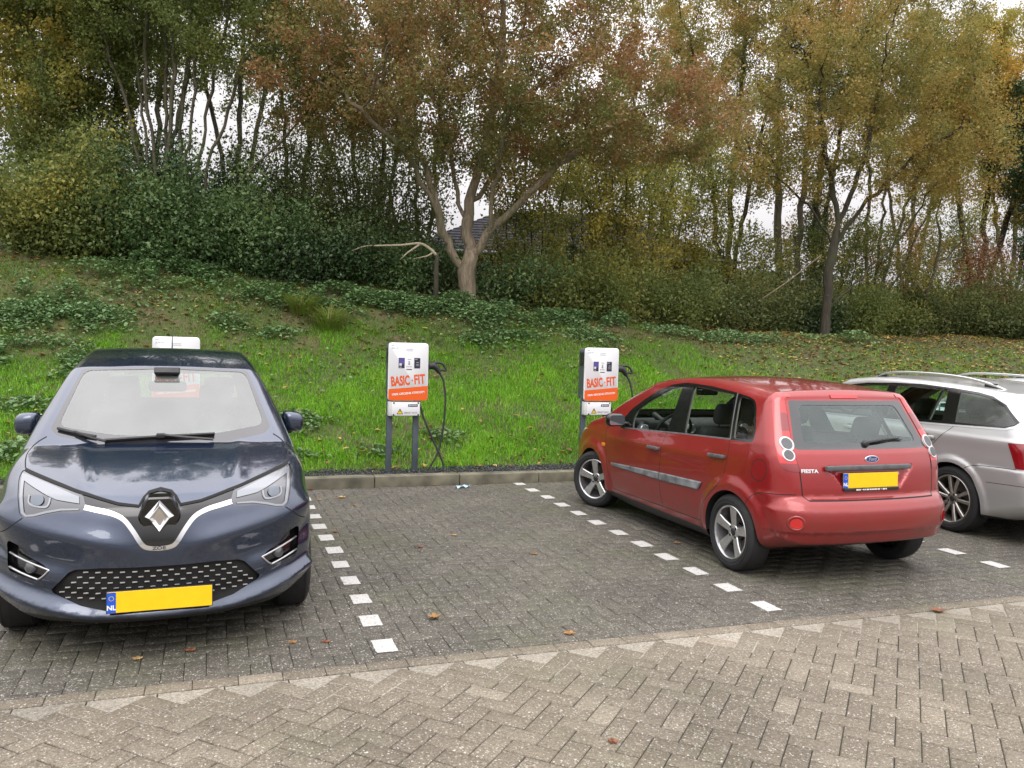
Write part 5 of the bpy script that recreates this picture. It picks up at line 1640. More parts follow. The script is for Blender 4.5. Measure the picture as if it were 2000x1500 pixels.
    for ln in ([(.725, .90), (.95, .865), (.97, .82), (.915, .58), (.832, .38), (.765, .268)], [(-.19, .938), (-.153, .64), (-.16, .45), (-.205, .285)],
               [(-1.146, .994), (-1.161, .876), (-1.136, .739), (-1.085, .634), (-.985, .547), (-.84, .40), (-.80, .29)], [(.765, .268), (-.205, .285), (-.80, .29)],
               [(-1.43, .54), (-1.464, .591), (-1.506, .634), (-1.59, .66), (-1.70, .668), (-1.765, .671)]):
        sk.both(ribbon(smooth_line(ln, 5), .0065), 'seam', allp, pad=.35)
    sk.both(ribbon(np.vstack([disc_outline((-1.533, .818), .078, .078, 30), disc_outline((-1.533, .818), .078, .078, 30)[:2]]), .006), 'seam', allp, pad=.35)
    sk.both(ribbon([(-1.012, 1.349), (-1.147, .995)], .014), 'bright', ('window_frame',), pad=.3)
    sk.both(ribbon([(.60, .896), (-.19, .945), (-.456, .962), (-1.14, .999)], .012), 'waist_strip', ('window_frame',), pad=.3)
    rl = [(-.552, 1.335), (-.632, .97), (-.61, .83), (-.597, .665), (-.565, .634), (.565, .634), (.597, .665), (.61, .83), (.632, .97), (.552, 1.335)]
    sk.cut(ribbon(rl, .009), 'front', 'seam', ('body', 'tailgate', 'rear_bumper'), rw)
    hw = lambda C, N: (C[:, 0] > .9) & (N[:, 2] > .2)
    sk.cut(ribbon([(1.2, -.70), (1.5, -.68), (1.82, -.5), (1.93, 0), (1.82, .5), (1.5, .68), (1.2, .70)], .006), 'top', 'seam', ('body',), hw)
    sk.both([(.30, .74), (.72, .78), (.80, .80), (.72, .62), (.45, .60), (.32, .64)], 'headlight', plane='front', where=lambda C, N: (C[:, 0] > 1.4) & (N[:, 0] > .05))
    sk.cut([(-.45, .30), (.45, .30), (.5, .45), (-.5, .45)], 'front', 'grille', ('body',), lambda C, N: (C[:, 0] > 1.7) & (N[:, 0] > .3))

    body = sk.mesh(['body'], 'body', M['paint_red'], root)
    for side in ('', '~'):
        f_ = sk.mesh(['front_door' + side], 'door', M['paint_red'], root)
        r_ = sk.mesh(['rear_door' + side], 'door', M['paint_red'], root)
        sg = 1 if side == '' else -1
        for d_, (hx, hz, ln, tl) in ((f_, (-.05, .789, .20, 2)), (r_, (-1.025, .853, .22, 3))):
            p = sh.side([(hx, hz)], sg)[0]
            T = Matrix.Translation((hx, p[1] + sg * .018, hz)) @ Matrix.Rotation(R(tl), 4, 'Y')
            b = MB().box((0, 0, 0), (ln, .022, .030), .009, T)
            b.box((ln * .42, -sg * .012, 0), (.03, .03, .024), .005, T).box((-ln * .42, -sg * .012, 0), (.03, .03, .024), .005, T)
            b.build('door_handle', M['grey_plastic'], d_, angle=40)
            c = disc_outline((hx + .0, hz + .004), .052, .045, 24)
            P = sh.side(c, sg); Nn = sh.normal(P); ctr = P.mean(0)
            Q = [ctr + (P[i] - ctr) * 1.0 + Nn[i] * .0015 for i in range(24)] + [ctr + (P[i] - ctr) * .75 - Nn[i] * .012 for i in range(24)]
            mesh_obj('handle_recess', Q, [(i, (i + 1) % 24, 24 + (i + 1) % 24, 24 + i) for i in range(24)] + [tuple(range(24, 48))], M['paint_red'], d_, True)
        for nm, d_ in (('pane0', f_), ('pane1', r_), ('pane2', body)):
            sk.mesh([nm + side], 'side_window', M['glass_side'], d_, -.004)
        for d_, pl in ((f_, [(.793, .531), (-.148, .583), (-.148, .516), (.778, .501)]), (r_, [(-.163, .584), (-.84, .612), (-.79, .541), (-.163, .514)])):
            q = round_poly(pl, .012, 2)
            P = sh.side(q, sg); Nn = sh.normal(P); n = len(q)
            qi = inset(q, .008); Pi = sh.side(qi, sg); Ni = sh.normal(Pi)
            VV = list(P + Nn * .001) + list(P + Nn * .010) + list(Pi + Ni * .016)
            FF = [(i, (i + 1) % n, n + (i + 1) % n, n + i) for i in range(n)] + [(n + i, n + (i + 1) % n, 2 * n + (i + 1) % n, 2 * n + i) for i in range(n)] + [tuple(range(2 * n, 3 * n))]
            mo = mesh_obj('rubbing_strip', VV, FF, M['worn_strip'], d_)
            tag(mo, 'faded blotchy grey rubbing strip')
        sk.mesh(['window_frame' + side], 'window_frame', M['gloss_black'], root)
        sk.mesh(['bright' + side, 'waist_strip' + side], 'window_seal', M['grey_plastic'], root)
        tl = sk.mesh(['tail_light' + side], 'tail_light', M['red_lens'], root, .004)
        for (u, v, rr) in ((.655, 1.023, .050), (.668, .948, .043)):
            for k, (r0, off, mt, nm) in enumerate(((rr, .010, 'white_box_', 'lamp_ring'), (rr * .74, .014, 'grey_plastic', 'lamp_lens'))):
                c = disc_outline((u * sg, v), r0, r0, 28)
                P = sh.front(c, -1); Nn = sh.normal(P).mean(0); Nn /= np.linalg.norm(Nn)
                ctr = P.mean(0)
                P = P - np.outer((P - ctr) @ Nn, Nn)
                VV = list(P + Nn * off) + list(P - Nn * .02)
                mesh_obj(nm, VV, [tuple(range(28))] + [(i, (i + 1) % 28, 28 + (i + 1) % 28, 28 + i) for i in range(28)], M[mt], tl)
        sk.mesh(['lamp_low' + side], 'lamp_lens', M['dark_red_lens'], tl, .004)
        sk.mesh(['lamp_up' + side], 'lamp_lens', M['dark_red_lens'], tl, .004)
        sk.mesh(['headlight' + side], 'headlight', M['white_lens'], root, .002)
        # mirror
        T = Matrix.Translation((.56, sg * .925, .978))
        mb = MB().box((0, 0, 0), (.10, .19, .125), .045, T, 4); mb.box((.03, -sg * .11, -.04), (.07, .10, .04), .015, T)
        mo = mb.build('wing_mirror', M['gloss_black'], root, angle=60)
        g = MB().prism(round_poly([(-.078, -.045), (.078, -.045), (.078, .047), (-.078, .047)], .025), 0, .004, T @ Matrix.Translation((-.051, 0, 0)) @ Matrix.Rotation(R(90), 4, 'Z'))
        g.build('mirror_glass', M['mirror'], mo)
        p = sh.side([(.992, .686)], sg)[0]
        MB().box((.992, p[1] + sg * .004, .686), (.075, .012, .036), .006).build('side_repeater', M['amber'], root, angle=40)
        for cx, st in ((1.243, .42), (-1.243, 0)):
            make_wheel(root, (cx, sg * .738, .293), .293, .185, .203, 'five', sg, R(3) if cx > 0 else R(-4), st if cx > 0 else 0)
            arch_liner(sh, cx, .29, .326, .36, root, 'wheel_well', sg)
        cc = [disc_outline((.675 * sg, .478), q_, q_, 28) for q_ in (.056, .050, .042, .036)]
        Q = []
        for c_, o_ in zip(cc, (.001, .005, .0035, -.004)):
            P = sh.front(c_, -1); Q += list(P + sh.normal(P) * o_)
        rr_ = mesh_obj('reflector_bezel', Q, [(k * 28 + i, k * 28 + (i + 1) % 28, (k + 1) * 28 + (i + 1) % 28, (k + 1) * 28 + i) for k in range(3) for i in range(28)], M['paint_red'], root, True)
        P = sh.front(disc_outline((.675 * sg, .478), .037, .037, 24), -1); mesh_obj('rear_reflector', P + sh.normal(P) * .003, [tuple(range(24))], M['red_lens'], rr_)
    sk.mesh(['rear_bumper', 'rear_bumper~'], 'rear_bumper', M['paint_red'], root)
    tg = sk.mesh(['tailgate'], 'tailgate', M['paint_red'], root)
    sk.mesh(['rw_frit'], 'window_frame', M['glass_frit'], root)
    sk.mesh(['rear_window'], 'rear_window', M['glass_rear'], tg, -.003)
    sk.mesh(['ws_frit'], 'window_frame', M['gloss_black'], root)
    sk.mesh(['windscreen'], 'windscreen', M['glass_side'], root, -.003)
    sk.mesh(['seam', 'seam~'], 'panel_seam', M['seam'], root)
    sk.mesh(['underside', 'grille'], 'underside', M['black_plastic'], root)
    lin = [n for n in sk.names if n.rstrip('~') in ('body', 'tailgate', 'rear_bumper', 'seam', 'underside', 'tail_light', 'headlight')]
    sk.mesh(lin, 'interior_lining', M['trim_dark'], root, -.032, True)
    for q_ in ('', '~'): sk.mesh(['front_door' + q_, 'rear_door' + q_], 'door_lining', M['lining_tan'], root, -.034, True)
    sk.mesh(['window_frame', 'window_frame~', 'ws_frit', 'rw_frit'], 'pillar_lining', M['lining_light'], root, -.022, True)
    # tailgate furniture
    x = lambda u, v: sh.front([(u, v)], -1)[0][0]
    T = Matrix.Translation((x(.04, .868) - .012, .038, .862))
    MB().box((0, 0, 0), (.03, .775, .036), .008, T).build('tailgate_trim', M['grey_plastic'], tg, angle=40)
    plate(root, (x(0, .765) - .004, .03, .770), -1, .50, .108, 2)
    # dealer strip under the plate
    pl = root.children[-1]
    T = Matrix.Translation((x(.0, .715) - .014, .03, .706))
    MB().box((0, 0, 0), (.012, .50, .022), .003, T).build('plate_holder', M['black_plastic'], pl, angle=40)
    mk = MB()
    rnd = random.Random(3)
    u = -.13
    while u < .14:
        wd = rnd.choice((.008, .011, .014))
        mk.box((-.0068, u, 0), (.001, wd, .010 if rnd.random() > .12 else .003), 0, T); u += wd + .005
    mk.build('holder_print', M['white_print'], pl)
    # oval badge
    T = Matrix.Translation((x(-.005, .918) - .002, -.005, .918)) @ Matrix.Rotation(R(-90), 4, 'Z') @ Matrix.Rotation(R(-6), 4, 'X')
    T = Matrix.Translation((x(-.005, .918) - .003, -.005, .918)) @ Matrix.Rotation(R(90), 4, 'Z') @ Matrix.Rotation(R(6), 4, 'X')
    b = MB().prism(disc_outline((0, 0), .064, .027, 40), -.004, .006, T, .002); bo = b.build('emblem', M['chrome'], tg, angle=40)
    MB().prism(disc_outline((0, 0), .056, .021, 40), 0, .0075, T, .001).build('emblem_field', plain_once('badge_blue', (.01, .03, .16), .2, coat=1.0), bo, angle=40)
    V2, F2 = text_2d('Ford', .036, .0006, 1.0, shear=.25)
    MB().add([(-a, .0085, b_) for a, b_ in V2], F2, T).build('emblem_script', M['chrome'], bo)
    V2, F2 = text_2d('FIESTA', .034, .0012, 1.28)
    V2 = V2 * 1.0 + np.array([-.537, .838])
    q = surf_patch(sh, V2, F2, 'front', M['chrome'], 'lettering', tg, -1, .004, True)
    lk = MB().lathe([(0, .008), (.012, .008), (.016, 0)], 16, Matrix.Translation((x(-.24, .81), -.24, .81)) @ Matrix.Rotation(R(90), 4, 'Z'))
    lk.build('lock', M['satin_silver'], tg, angle=40)
    # third brake light and wiper
    c = round_poly([(-.10, 1.345), (.15, 1.345), (.15, 1.372), (-.10, 1.372)], .004, 2)
    c = np.array([(u, v - .0) for u, v in c])
    P = sh.front(c, -1); mesh_obj('brake_light', P + sh.normal(P) * .006, [tuple(range(len(c)))], M['red_lens'], root)
    pv = sh.front([(-.0, 1.022), (-.15, 1.035), (-.33, 1.05)], -1); pn = sh.normal(pv)
    wp = MB().lathe([(0, .028), (.018, .026), (.026, .012), (.03, 0)], 20, Matrix.Translation(pv[0]) @ Matrix.Rotation(R(90), 4, 'Z'))
    wp.tube([pv[0] + pn[0] * .02, pv[1] + pn[1] * .03, pv[2] + pn[2] * .02], [.011, .008, .005], 6)
    bl = sh.front([(-.02, 1.03), (-.12, 1.035), (-.24, 1.045), (-.36, 1.042)], -1)
    wp.tube(bl + sh.normal(bl) * .008, .006, 6)
    wp.build('rear_wiper', M['black_plastic'], root, angle=50)
    # cabin
    MB().box((.86, 0, .80), (.50, 1.34, .30), .09, seg=3).box((.70, .36, .90), (.22, .40, .12), .05, seg=3).build('dashboard', M['trim_dark'], root, angle=60)
    for yy in (.05, .58, -.58):
        MB().lathe([(.0, .012), (.035, .012), (.040, .018), (.048, .012), (.05, -.01)], 24, Matrix.Translation((.605, yy, .88)) @ Matrix.Rotation(R(90), 4, 'Z')).build('air_vent', M['satin_silver'], root.children[-1] if root.children[-1].name.startswith('dashboard') else root, angle=40)
    steering_wheel(root, .42, .36, .88)
    seat(root, -.02, .36); seat(root, -.02, -.36)
    seat(root, -.85, 0, .30, 1.24, True, hh=.56)
    MB().box((0, 0, 0), (.03, .24, .08), .02, Matrix.Translation((.42, 0, 1.27)), 3).build('rear_view_mirror', M['black_plastic'], root, angle=50)
    MB().box((-1.52, 0, .80), (.40, 1.16, .03), .01).build('parcel_shelf', M['trim_dark'], root)
    MB().box((0, 0, .235), (2.3, 1.3, .02)).build('cabin_floor', M['trim_dark'], root)
    return root

M['white_box_'] = plain('ring_white', (.55, .55, .56), .25, coat=.8)
M['glass_frit'] = plain('glass_frit', (0.02, 0.024, 0.026), 0.06, coat=1.0)
RED_CAR = red_car()

# ------------------------------------------------------------ dark blue electric hatchback
M['paint_blue'] = paint('paint_blue', (0.006, 0.023, 0.066), metal=0.6, rough=0.27, dirt=(0.05, 0.05, 0.05), dirt_amt=0.25, coat_ior=1.85)
M['glass_ws'] = glass('glass_ws', (0.42, 0.50, 0.49), 2.5, 0.0, 0.14, (0.60, 0.65, 0.62))  # pale film colour paints the bright sky's reflection into the windscreen
M['frit_grey'] = plain('frit_grey', (0.02, 0.02, 0.024), 0.10, coat=1.0)
M['lamp_dark'] = plain('lamp_dark', (0.085, 0.09, 0.10), 0.15, 0.3, coat=1.0)
M['lamp_bright'] = plain('lamp_bright', (0.22, 0.235, 0.26), 0.2, 0.3, coat=1.0)

def blue_car():
    root = empty('parked_car', (-.29, 6.74, 0), -1.547)
    tag(root, 'dark blue electric hatchback facing the camera with chrome diamond emblem', 'car', 'cars parked in the bays')
    outline = [(1.90, .19, 1), (2.03, .205), (2.075, .245), (2.09, .30), (2.088, .40), (2.098, .50), (2.10, .60), (2.085, .70), (2.05, .79), (1.98, .852, 1), (1.85, .900), (1.65, .958), (1.45, 1.0), (1.25, 1.03, 1),
               (.85, 1.245), (.43, 1.468, 1), (.1, 1.53), (-.3, 1.568), (-.7, 1.570), (-1.2, 1.54), (-1.56, 1.47, 1), (-1.62, 1.42, 1), (-1.86, 1.0, 1), (-1.93, .8), (-1.95, .55), (-1.93, .35), (-1.88, .28, 1), (-1.7, .22, 1), (1.6, .17, 1)]
    aF = pchip([-3, 0, .45, 1.2, 1.7, 2.0, 2.2], [0, 0, .05, .17, .27, .36, .40]); aR = pchip([-2.4, -1.9, -1.6, -1.2, 3], [.12, .10, .06, 0, 0])
    bow = lambda x, ay, z: aF(x) * (ay / .8) ** 2.3 - aR(x) * (ay / .8) ** 2.6
    cz = pchip([-2.2, -1.7, -1.2, .3, 1.0, 1.3, 1.7, 2.1], [0, .0, .06, .06, .04, .03, .03, .0])
    crown = lambda x, ay, z: cz(x) * ay * ay
    soft = lambda x, ay, z: .09 - .03 * sstep((z - 1.2) / .2) + .07 * sstep((x - 1.3) / .5) + .05 * sstep((.75 - z) / .3)
    flares = [(1.294, .31, .375, .50, .022), (-1.294, .31, .375, .50, .028)]
    def extra(X, Z):
        return .012 * np.exp(-((Z - (.90 - .05 * X)) / .05) ** 2) * sstep((1.2 - np.abs(X)) / .3)
    W = body_width(([-2.1, -1.92, -1.85, -1.7, -1.4, -1.0, 0, .9, 1.3, 1.6, 1.85, 2.0, 2.15], [.62, .73, .77, .80, .83, .84, .838, .835, .832, .812, .755, .69, .58]),
                   ([0, .2, .3, .5, .7, .9, 1.0], [.90, .945, .972, 1.0, 1.0, .985, .955]),
                   ([-2, -1.5, -1.0, 0, .8, 1.2, 1.7, 2.0], [1.12, 1.10, 1.06, 1.02, .985, .965, .93, .86]), .37, .20, flares, extra)
    def detail(x, y, ay, z):
        nose = sstep((x - 1.55) / .15)
        d = 0
        # two long ridges in the bonnet, a swept shoulder under the lamps, the hollow flank of the bumper and a lip below
        ridge = np.exp(-((ay - (.44 - .10 * (x - 1.3))) / .05) ** 2) * sstep((x - 1.15) / .15) * sstep((1.95 - x) / .15) * sstep((z - .82) / .05)
        d = d + .010 * ridge
        zs = .575 + .19 * ay
        d = d + nose * .022 * np.exp(-((z - zs) / .055) ** 2) * sstep((ay - .05) / .25)
        zc = .455 + .14 * ay
        d = d - nose * .030 * np.exp(-((z - zc) / .065) ** 2) * sstep((ay - .30) / .20)
        zl = .238 + .26 * np.maximum(ay - .33, 0) ** 1.2
        d = d + nose * .034 * np.exp(-((z - zl) / .036) ** 2)
        d = d - nose * .020 * np.exp(-((z - zl - .085) / .04) ** 2) * sstep((ay - .1) / .3)
        return d
    sh = CarShape(outline, W, bow, crown, soft, detail)
    SH['blue'] = sh
    V, F = sh.surface(.021, (-2.05, 2.2), .95, (.1, 1.62))
    sk = Skin(sh, V, F)
    for cx in (1.294, -1.294): sk.both(arc_region(cx, .31, .335), 'gone', pad=.35)
    sk.cut([(-3, 0), (3, 0), (3, .236), (-3, .236)], 'side', 'underside', ('body',))
    fw = lambda C, N: (C[:, 0] > .3) & (N[:, 0] > .25) & (C[:, 2] > .95) & (N[:, 2] > .1)
    ZO = {
        'ws': round_poly([(-.60, 1.065), (-.3, 1.02), (0, 1.008), (.3, 1.02), (.60, 1.065), (.645, 1.10), (.53, 1.442), (.3, 1.455), (0, 1.46), (-.3, 1.455), (-.53, 1.442), (-.645, 1.10)], .02, 3),
        'glass': round_poly([(-.605, 1.115), (-.3, 1.075), (0, 1.065), (.3, 1.075), (.605, 1.115), (.515, 1.432), (0, 1.450), (-.515, 1.432)], .05, 4)}
    sk.cut(ZO['ws'], 'front', 'ws_frit', ('body',), fw)
    sk.cut(ZO['glass'], 'front', 'windscreen', ('ws_frit',), fw)
    # side glass
    dlo = round_poly([(.86, 1.02), (.55, 1.22), (.25, 1.36), (0, 1.43), (-.4, 1.455), (-.9, 1.43), (-1.2, 1.36), (-1.35, 1.20), (-1.0, 1.09), (0, 1.03)], .03, 3)
    sk.both(dlo, 'window_frame', pad=.3)
    panes = [round_poly(p, .03, 3) for p in ([(.62, 1.06), (.5, 1.19), (.22, 1.33), (-.05, 1.395), (-.18, 1.41), (-.16, 1.065)], [(-.30, 1.415), (-.85, 1.40), (-1.08, 1.33), (-1.05, 1.12), (-.30, 1.075)])]
    for i, p in enumerate(panes): sk.both(p, 'pane%d' % i, ('window_frame',), pad=.3)
    # front end
    nz = lambda C, N: (C[:, 0] > 1.2) & (N[:, 0] > .04)
    HOOD = [(.0, .866), (.055, .860), (.078, .840), (.102, .803), (.20, .815), (.35, .853), (.53, .893), (.70, .932)]
    # the dark band under the bonnet edge, the chrome line below it
    CH = smooth_line([(.0, .592), (.055, .598), (.085, .62), (.125, .685), (.17, .742), (.23, .772), (.30, .787), (.385, .803)], 4)
    band = [(u, v) for u, v in HOOD[:6]] + [(.375, .862), (.375, .798)] + [tuple(q) for q in CH[::-1]]
    sk.both(band, 'grille_band', plane='front', where=nz)
    sk.both(ribbon(np.vstack([[-.005, .592], CH]), .023), 'chrome_line', ('body', 'grille_band'), plane='front', where=nz)
    lampP = round_poly([(.368, .778), (.353, .803), (.372, .853), (.52, .893), (.66, .926), (.712, .930), (.718, .90), (.672, .752), (.645, .733), (.60, .738), (.54, .757), (.47, .772), (.42, .770)], .012, 3)
    sk.both(lampP, 'headlight', ('body', 'grille_band', 'chrome_line'), plane='front', where=nz)
    drl = [[(.39, .845), (.53, .882), (.69, .918), (.695, .895), (.56, .848), (.50, .828), (.46, .823), (.385, .815)],
           [(.69, .915), (.708, .918), (.665, .757), (.64, .742), (.60, .747), (.54, .765), (.47, .781), (.385, .786), (.385, .793), (.47, .79), (.545, .775), (.60, .757), (.635, .752), (.65, .763)]]
    for d_ in drl: sk.both(d_, 'light_strip', ('headlight',), plane='front', where=nz)
    sk.both(ribbon(smooth_line([(.635, .84), (.632, .808), (.60, .795), (.548, .793), (.532, .81), (.53, .835)], 5), .009), 'light_strip', ('headlight',), plane='front', where=nz)
    sk.both(disc_outline((.59, .822), .032, .026, 20), 'projector', ('headlight',), plane='front', where=nz)
    grille = round_poly([(.0, .498), (.28, .498), (.395, .486), (.43, .468), (.515, .372), (.505, .355), (.37, .297), (.25, .275), (0, .265)], .008, 2)
    gl = np.array([p for p in grille if p[0] > 1e-4])
    gr = [(-.0005, .498)] + [tuple(p) for p in gl] + [(-.0005, .265)]
    sk.both(gr, 'lower_grille', plane='front', where=lambda C, N: (C[:, 0] > 1.2) & (N[:, 0] > .04) & (C[:, 2] < .56))
    pocket = round_poly([(.520, .465), (.575, .412), (.735, .44), (.752, .575), (.735, .60), (.665, .58), (.62, .53), (.55, .498)], .015, 3)
    sk.both(pocket, 'fog_pocket', plane='front', where=nz)
    # bonnet, seams, doors
    sk.both(ribbon(np.array([(-.005, .874)] + [(u, v + .002) for u, v in HOOD[1:]]), .012), 'seam', ('body', 'grille_band', 'headlight'), plane='front', where=nz)
    hl = [(u, v) for u, v in HOOD[1:]] + [(.735, .99), (.66, 1.07), (.645, 1.10), (-.01, 1.06), (-.01, .874)]
    sk.both(hl, 'bonnet', ('body',), plane='front', where=lambda C, N: (C[:, 0] > 1.0) & (N[:, 2] > .35) & (C[:, 2] > .83))
    sk.both(ribbon(smooth_line([(.70, .938), (.728, .99), (.70, 1.03), (.655, 1.06)], 5), .007), 'seam', ('body', 'bonnet'), plane='front', where=lambda C, N: (C[:, 0] > .7) & (C[:, 2] > .85))
    fd = [(.92, .98), (.93, .75), (.90, .45), (.80, .28), (-.25, .29), (-.22, .6), (-.26, 1.08), (.80, 1.08)]
    rd = [(-.26, 1.08), (-.22, .6), (-.25, .29), (-.82, .29), (-.88, .42), (-1.02, .62), (-1.12, .75), (-1.15, 1.2)]
    sk.both(fd, 'front_door', pad=.4); sk.both(rd, 'rear_door', pad=.4)
    for ln in ([(.90, 1.0), (.93, .75), (.90, .45), (.80, .28)], [(-.26, 1.05), (-.22, .6), (-.25, .29)], [(-1.15, 1.1), (-1.12, .75), (-1.02, .62), (-.88, .42), (-.82, .29)], [(.80, .28), (-.82, .29)]):
        sk.both(ribbon(smooth_line(ln, 5), .0065), 'seam', ('body', 'front_door', 'rear_door', 'window_frame'), pad=.35)
    sk.both(ribbon(smooth_line([(.655, .735), (.70, .70), (.745, .66), (.79, .63)], 4), .006), 'seam', ('body',), plane='front', where=nz)
    sk.both(ribbon([(.265, .565), (.335, .575), (.345, .60), (.275, .592), (.265, .565)], .004), 'seam_r', ('body',), plane='front', where=lambda C, N: nz(C, N) & (C[:, 1] > 5))
    rw = lambda C, N: (C[:, 0] < -1.4) & (N[:, 0] < -.2)
    sk.cut(round_poly([(.50, 1.40), (.60, 1.08), (-.60, 1.08), (-.50, 1.40)], .05), 'front', 'rear_window', ('body',), rw)
    sk.cut([(-.74, .93), (-.36, .93), (-.36, .80), (-.74, .80)], 'front', 'tail_light', ('body',), rw); sk.cut([(.74, .93), (.36, .93), (.36, .80), (.74, .80)], 'front', 'tail_light~', ('body',), rw)

    body = sk.mesh(['body', 'seam_r', 'seam_r~'], 'body', M['paint_blue'], root)
    sk.mesh(['bonnet', 'bonnet~'], 'bonnet', M['paint_blue'], root)
    for side in ('', '~'):
        sg = 1 if side == '' else -1
        f_ = sk.mesh(['front_door' + side], 'door', M['paint_blue'], root); r_ = sk.mesh(['rear_door' + side], 'door', M['paint_blue'], root)
        p = sh.side([(-.06, .93)], sg)[0]
        MB().box((-.06, p[1] + sg * .016, .93), (.20, .022, .034), .01).build('door_handle', M['paint_blue'], f_, angle=40)
        sk.mesh(['pane0' + side], 'side_window', M['glass_side'], f_, -.004); sk.mesh(['pane1' + side], 'side_window', M['glass_side'], r_, -.004)
        sk.mesh(['window_frame' + side], 'window_frame', M['gloss_black'], root)
        h = sk.mesh(['headlight' + side], 'headlight', M['lamp_dark'], root, -.003)
        sk.mesh(['light_strip' + side], 'light_strip', M['lamp_bright'], h, .001)
        sk.mesh(['projector' + side], 'projector_lens', M['lamp_lens_blue'], h, .004)
        sk.mesh(['tail_light' + side], 'tail_light', M['red_lens'], root, .003)
        # fog lamp pocket with a thin chrome frame
        fp = sk.mesh(['fog_pocket' + side], 'fog_lamp', M['gloss_black'], root, -.03)
        fr = np.array([(.735, .533), (.545, .480), (.533, .468), (.575, .424), (.600, .424), (.735, .462)]) * np.array([sg, 1])
        P = sh.front(smooth_line(fr, 4), 1); MB().tube(P + sh.normal(P) * -.004, .0058, 6).build('fog_trim', M['satin_silver'], fp, smooth=True)
        c = sh.front([(.635 * sg, .478)], 1)[0]; n_ = sh.normal(c[None])[0]
        T = Matrix.Translation(Vector(c) - Vector(n_) * .02) @ Vector(n_).to_track_quat('Y', 'Z').to_matrix().to_4x4()
        MB().lathe([(0, .012), (.024, .010), (.032, .003), (.036, -.01)], 24, T).build('fog_lens', M['lamp_dark'], fp, angle=50)
        # mirror
        T = Matrix.Translation((.47, sg * .846, 1.08)) @ Matrix.Rotation(R(sg * 8), 4, 'Z')
        bm_ = MB(); m_ = bmesh.new(); bmesh.ops.create_uvsphere(m_, u_segments=28, v_segments=18, radius=1.0)
        m_.verts.index_update()
        vs = []
        for v in m_.verts:
            x_, y_, z_ = v.co
            q = lambda t, e: math.copysign(abs(t) ** e, t)
            xx = q(x_, .75) * (.085 if x_ > 0 else .045); yy = q(y_, .62) * .076; zz = q(z_, .62) * .074
            zz += -.25 * (yy * sg - .0) * (1 if zz > 0 else .2) * .6
            vs.append((xx, yy, zz))
        bm_.add(vs, [[v.index for v in f.verts] for f in m_.faces], T); m_.free()
        mo = bm_.build('wing_mirror', M['paint_blue'], root, smooth=True)
        MB().box((-.0, -sg * .055, -.072), (.06, .10, .03), .012, T).box((0, -sg * .10, -.085), (.07, .07, .035), .012, T).build('mirror_foot', M['black_plastic'], mo, angle=40)
        MB().box((-.046, 0, 0), (.004, .14, .11), .001, T).build('mirror_glass', M['mirror'], mo)
        for cx in (1.294, -1.294):
            make_wheel(root, (cx, sg * .742, .315), .315, .195, .203, 'five', sg, .3, 0)
            arch_liner(sh, cx, .31, .336, .34, root, 'wheel_well', sg)
    sk.mesh(['ws_frit'], 'windscreen_border', M['frit_grey'], root)
    ws = sk.mesh(['windscreen'], 'windscreen', M['glass_ws'], root, -.002)
    sk.mesh(['rear_window'], 'rear_window', M['glass_side'], root, -.002)
    gb = sk.mesh(['grille_band', 'grille_band~'], 'front_grille', M['gloss_black'], root, -.004)
    sk.mesh(['chrome_line', 'chrome_line~'], 'chrome_strip', M['chrome'], gb, .004)
    lg = sk.mesh(['lower_grille', 'lower_grille~'], 'lower_grille', M['seam'], root, -.018)
    sk.mesh(['seam', 'seam~'], 'panel_seam', M['seam'], root)
    sk.mesh(['underside'], 'underside', M['black_plastic'], root)
    lin = [n for n in sk.names if n.rstrip('~') in ('body', 'bonnet', 'front_door', 'rear_door', 'seam', 'underside', 'headlight', 'light_strip', 'tail_light', 'lower_grille', 'grille_band')]
    sk.mesh(lin, 'interior_lining', M['trim_dark'], root, -.045, True)
    sk.mesh(['window_frame', 'window_frame~', 'ws_frit'], 'pillar_lining', M['lining_light'], root, -.022, True)
    # small bright dashes in the lower grille
    ds = MB()
    for r_ in range(6):
        v = .472 - .028 * r_
        half = .405 + .10 * (.472 - v) / .1
        for k in range(-9, 10):
            u = (k + .5 * (r_ % 2)) * .058
            if abs(u) > min(half, .485): continue
            if v - .07 * abs(u) * 0 < .295 + .16 * max(0, abs(u) - .26): continue
            ds.box((0, 0, 0), (.006, .024, .0065), .001, Matrix.Translation(sh.front([(u, v)], 1)[0] - np.array([.012, 0, 0])))
    ds.build('grille_pattern', M['satin_silver'], lg)
    # emblem: dark shield and chrome diamond
    def at(u, v, off=0.0):
        p = sh.front([(u, v)], 1)[0]; return np.array([p[0] + off, p[1], p[2]])
    x0 = at(0, .75)[0]
    TS = Matrix.Translation((x0 + .004, 0, .755)) @ Matrix.Rotation(R(-90), 4, 'Z') @ Matrix.Rotation(R(-10), 4, 'X')
    hexa = round_poly([(-.106, .0), (-.062, .106), (.062, .106), (.106, .0), (.056, -.118), (-.056, -.118)], .02, 4)
    eo = MB().prism(hexa, -.05, .012, TS, .008).build('emblem', M['gloss_black'], root, angle=40)
    dm = MB()
    o_ = [(0, .092), (.070, .004), (0, -.092), (-.070, .004)]; i_ = [(.0, .048), (.027, .0), (0, -.048), (-.027, .0)]
    Vd = [(p[0], .013, p[1]) for p in o_] + [(.5 * (p[0] + q[0]), .036, .5 * (p[1] + q[1])) for p, q in zip(o_, i_)] + [(p[0], .018, p[1]) for p in i_]
    Fd = [(k, (k + 1) % 4, 4 + (k + 1) % 4, 4 + k) for k in range(4)] + [(4 + k, 4 + (k + 1) % 4, 8 + (k + 1) % 4, 8 + k) for k in range(4)] + [(8, 9, 10, 11)]
    dm.add(Vd, Fd, TS); dm.build('emblem_diamond', M['chrome'], eo)
    V2, F2 = text_2d('ZOE', .022, .0008, 1.5)
    P2 = V2 + np.array([0, .5935])
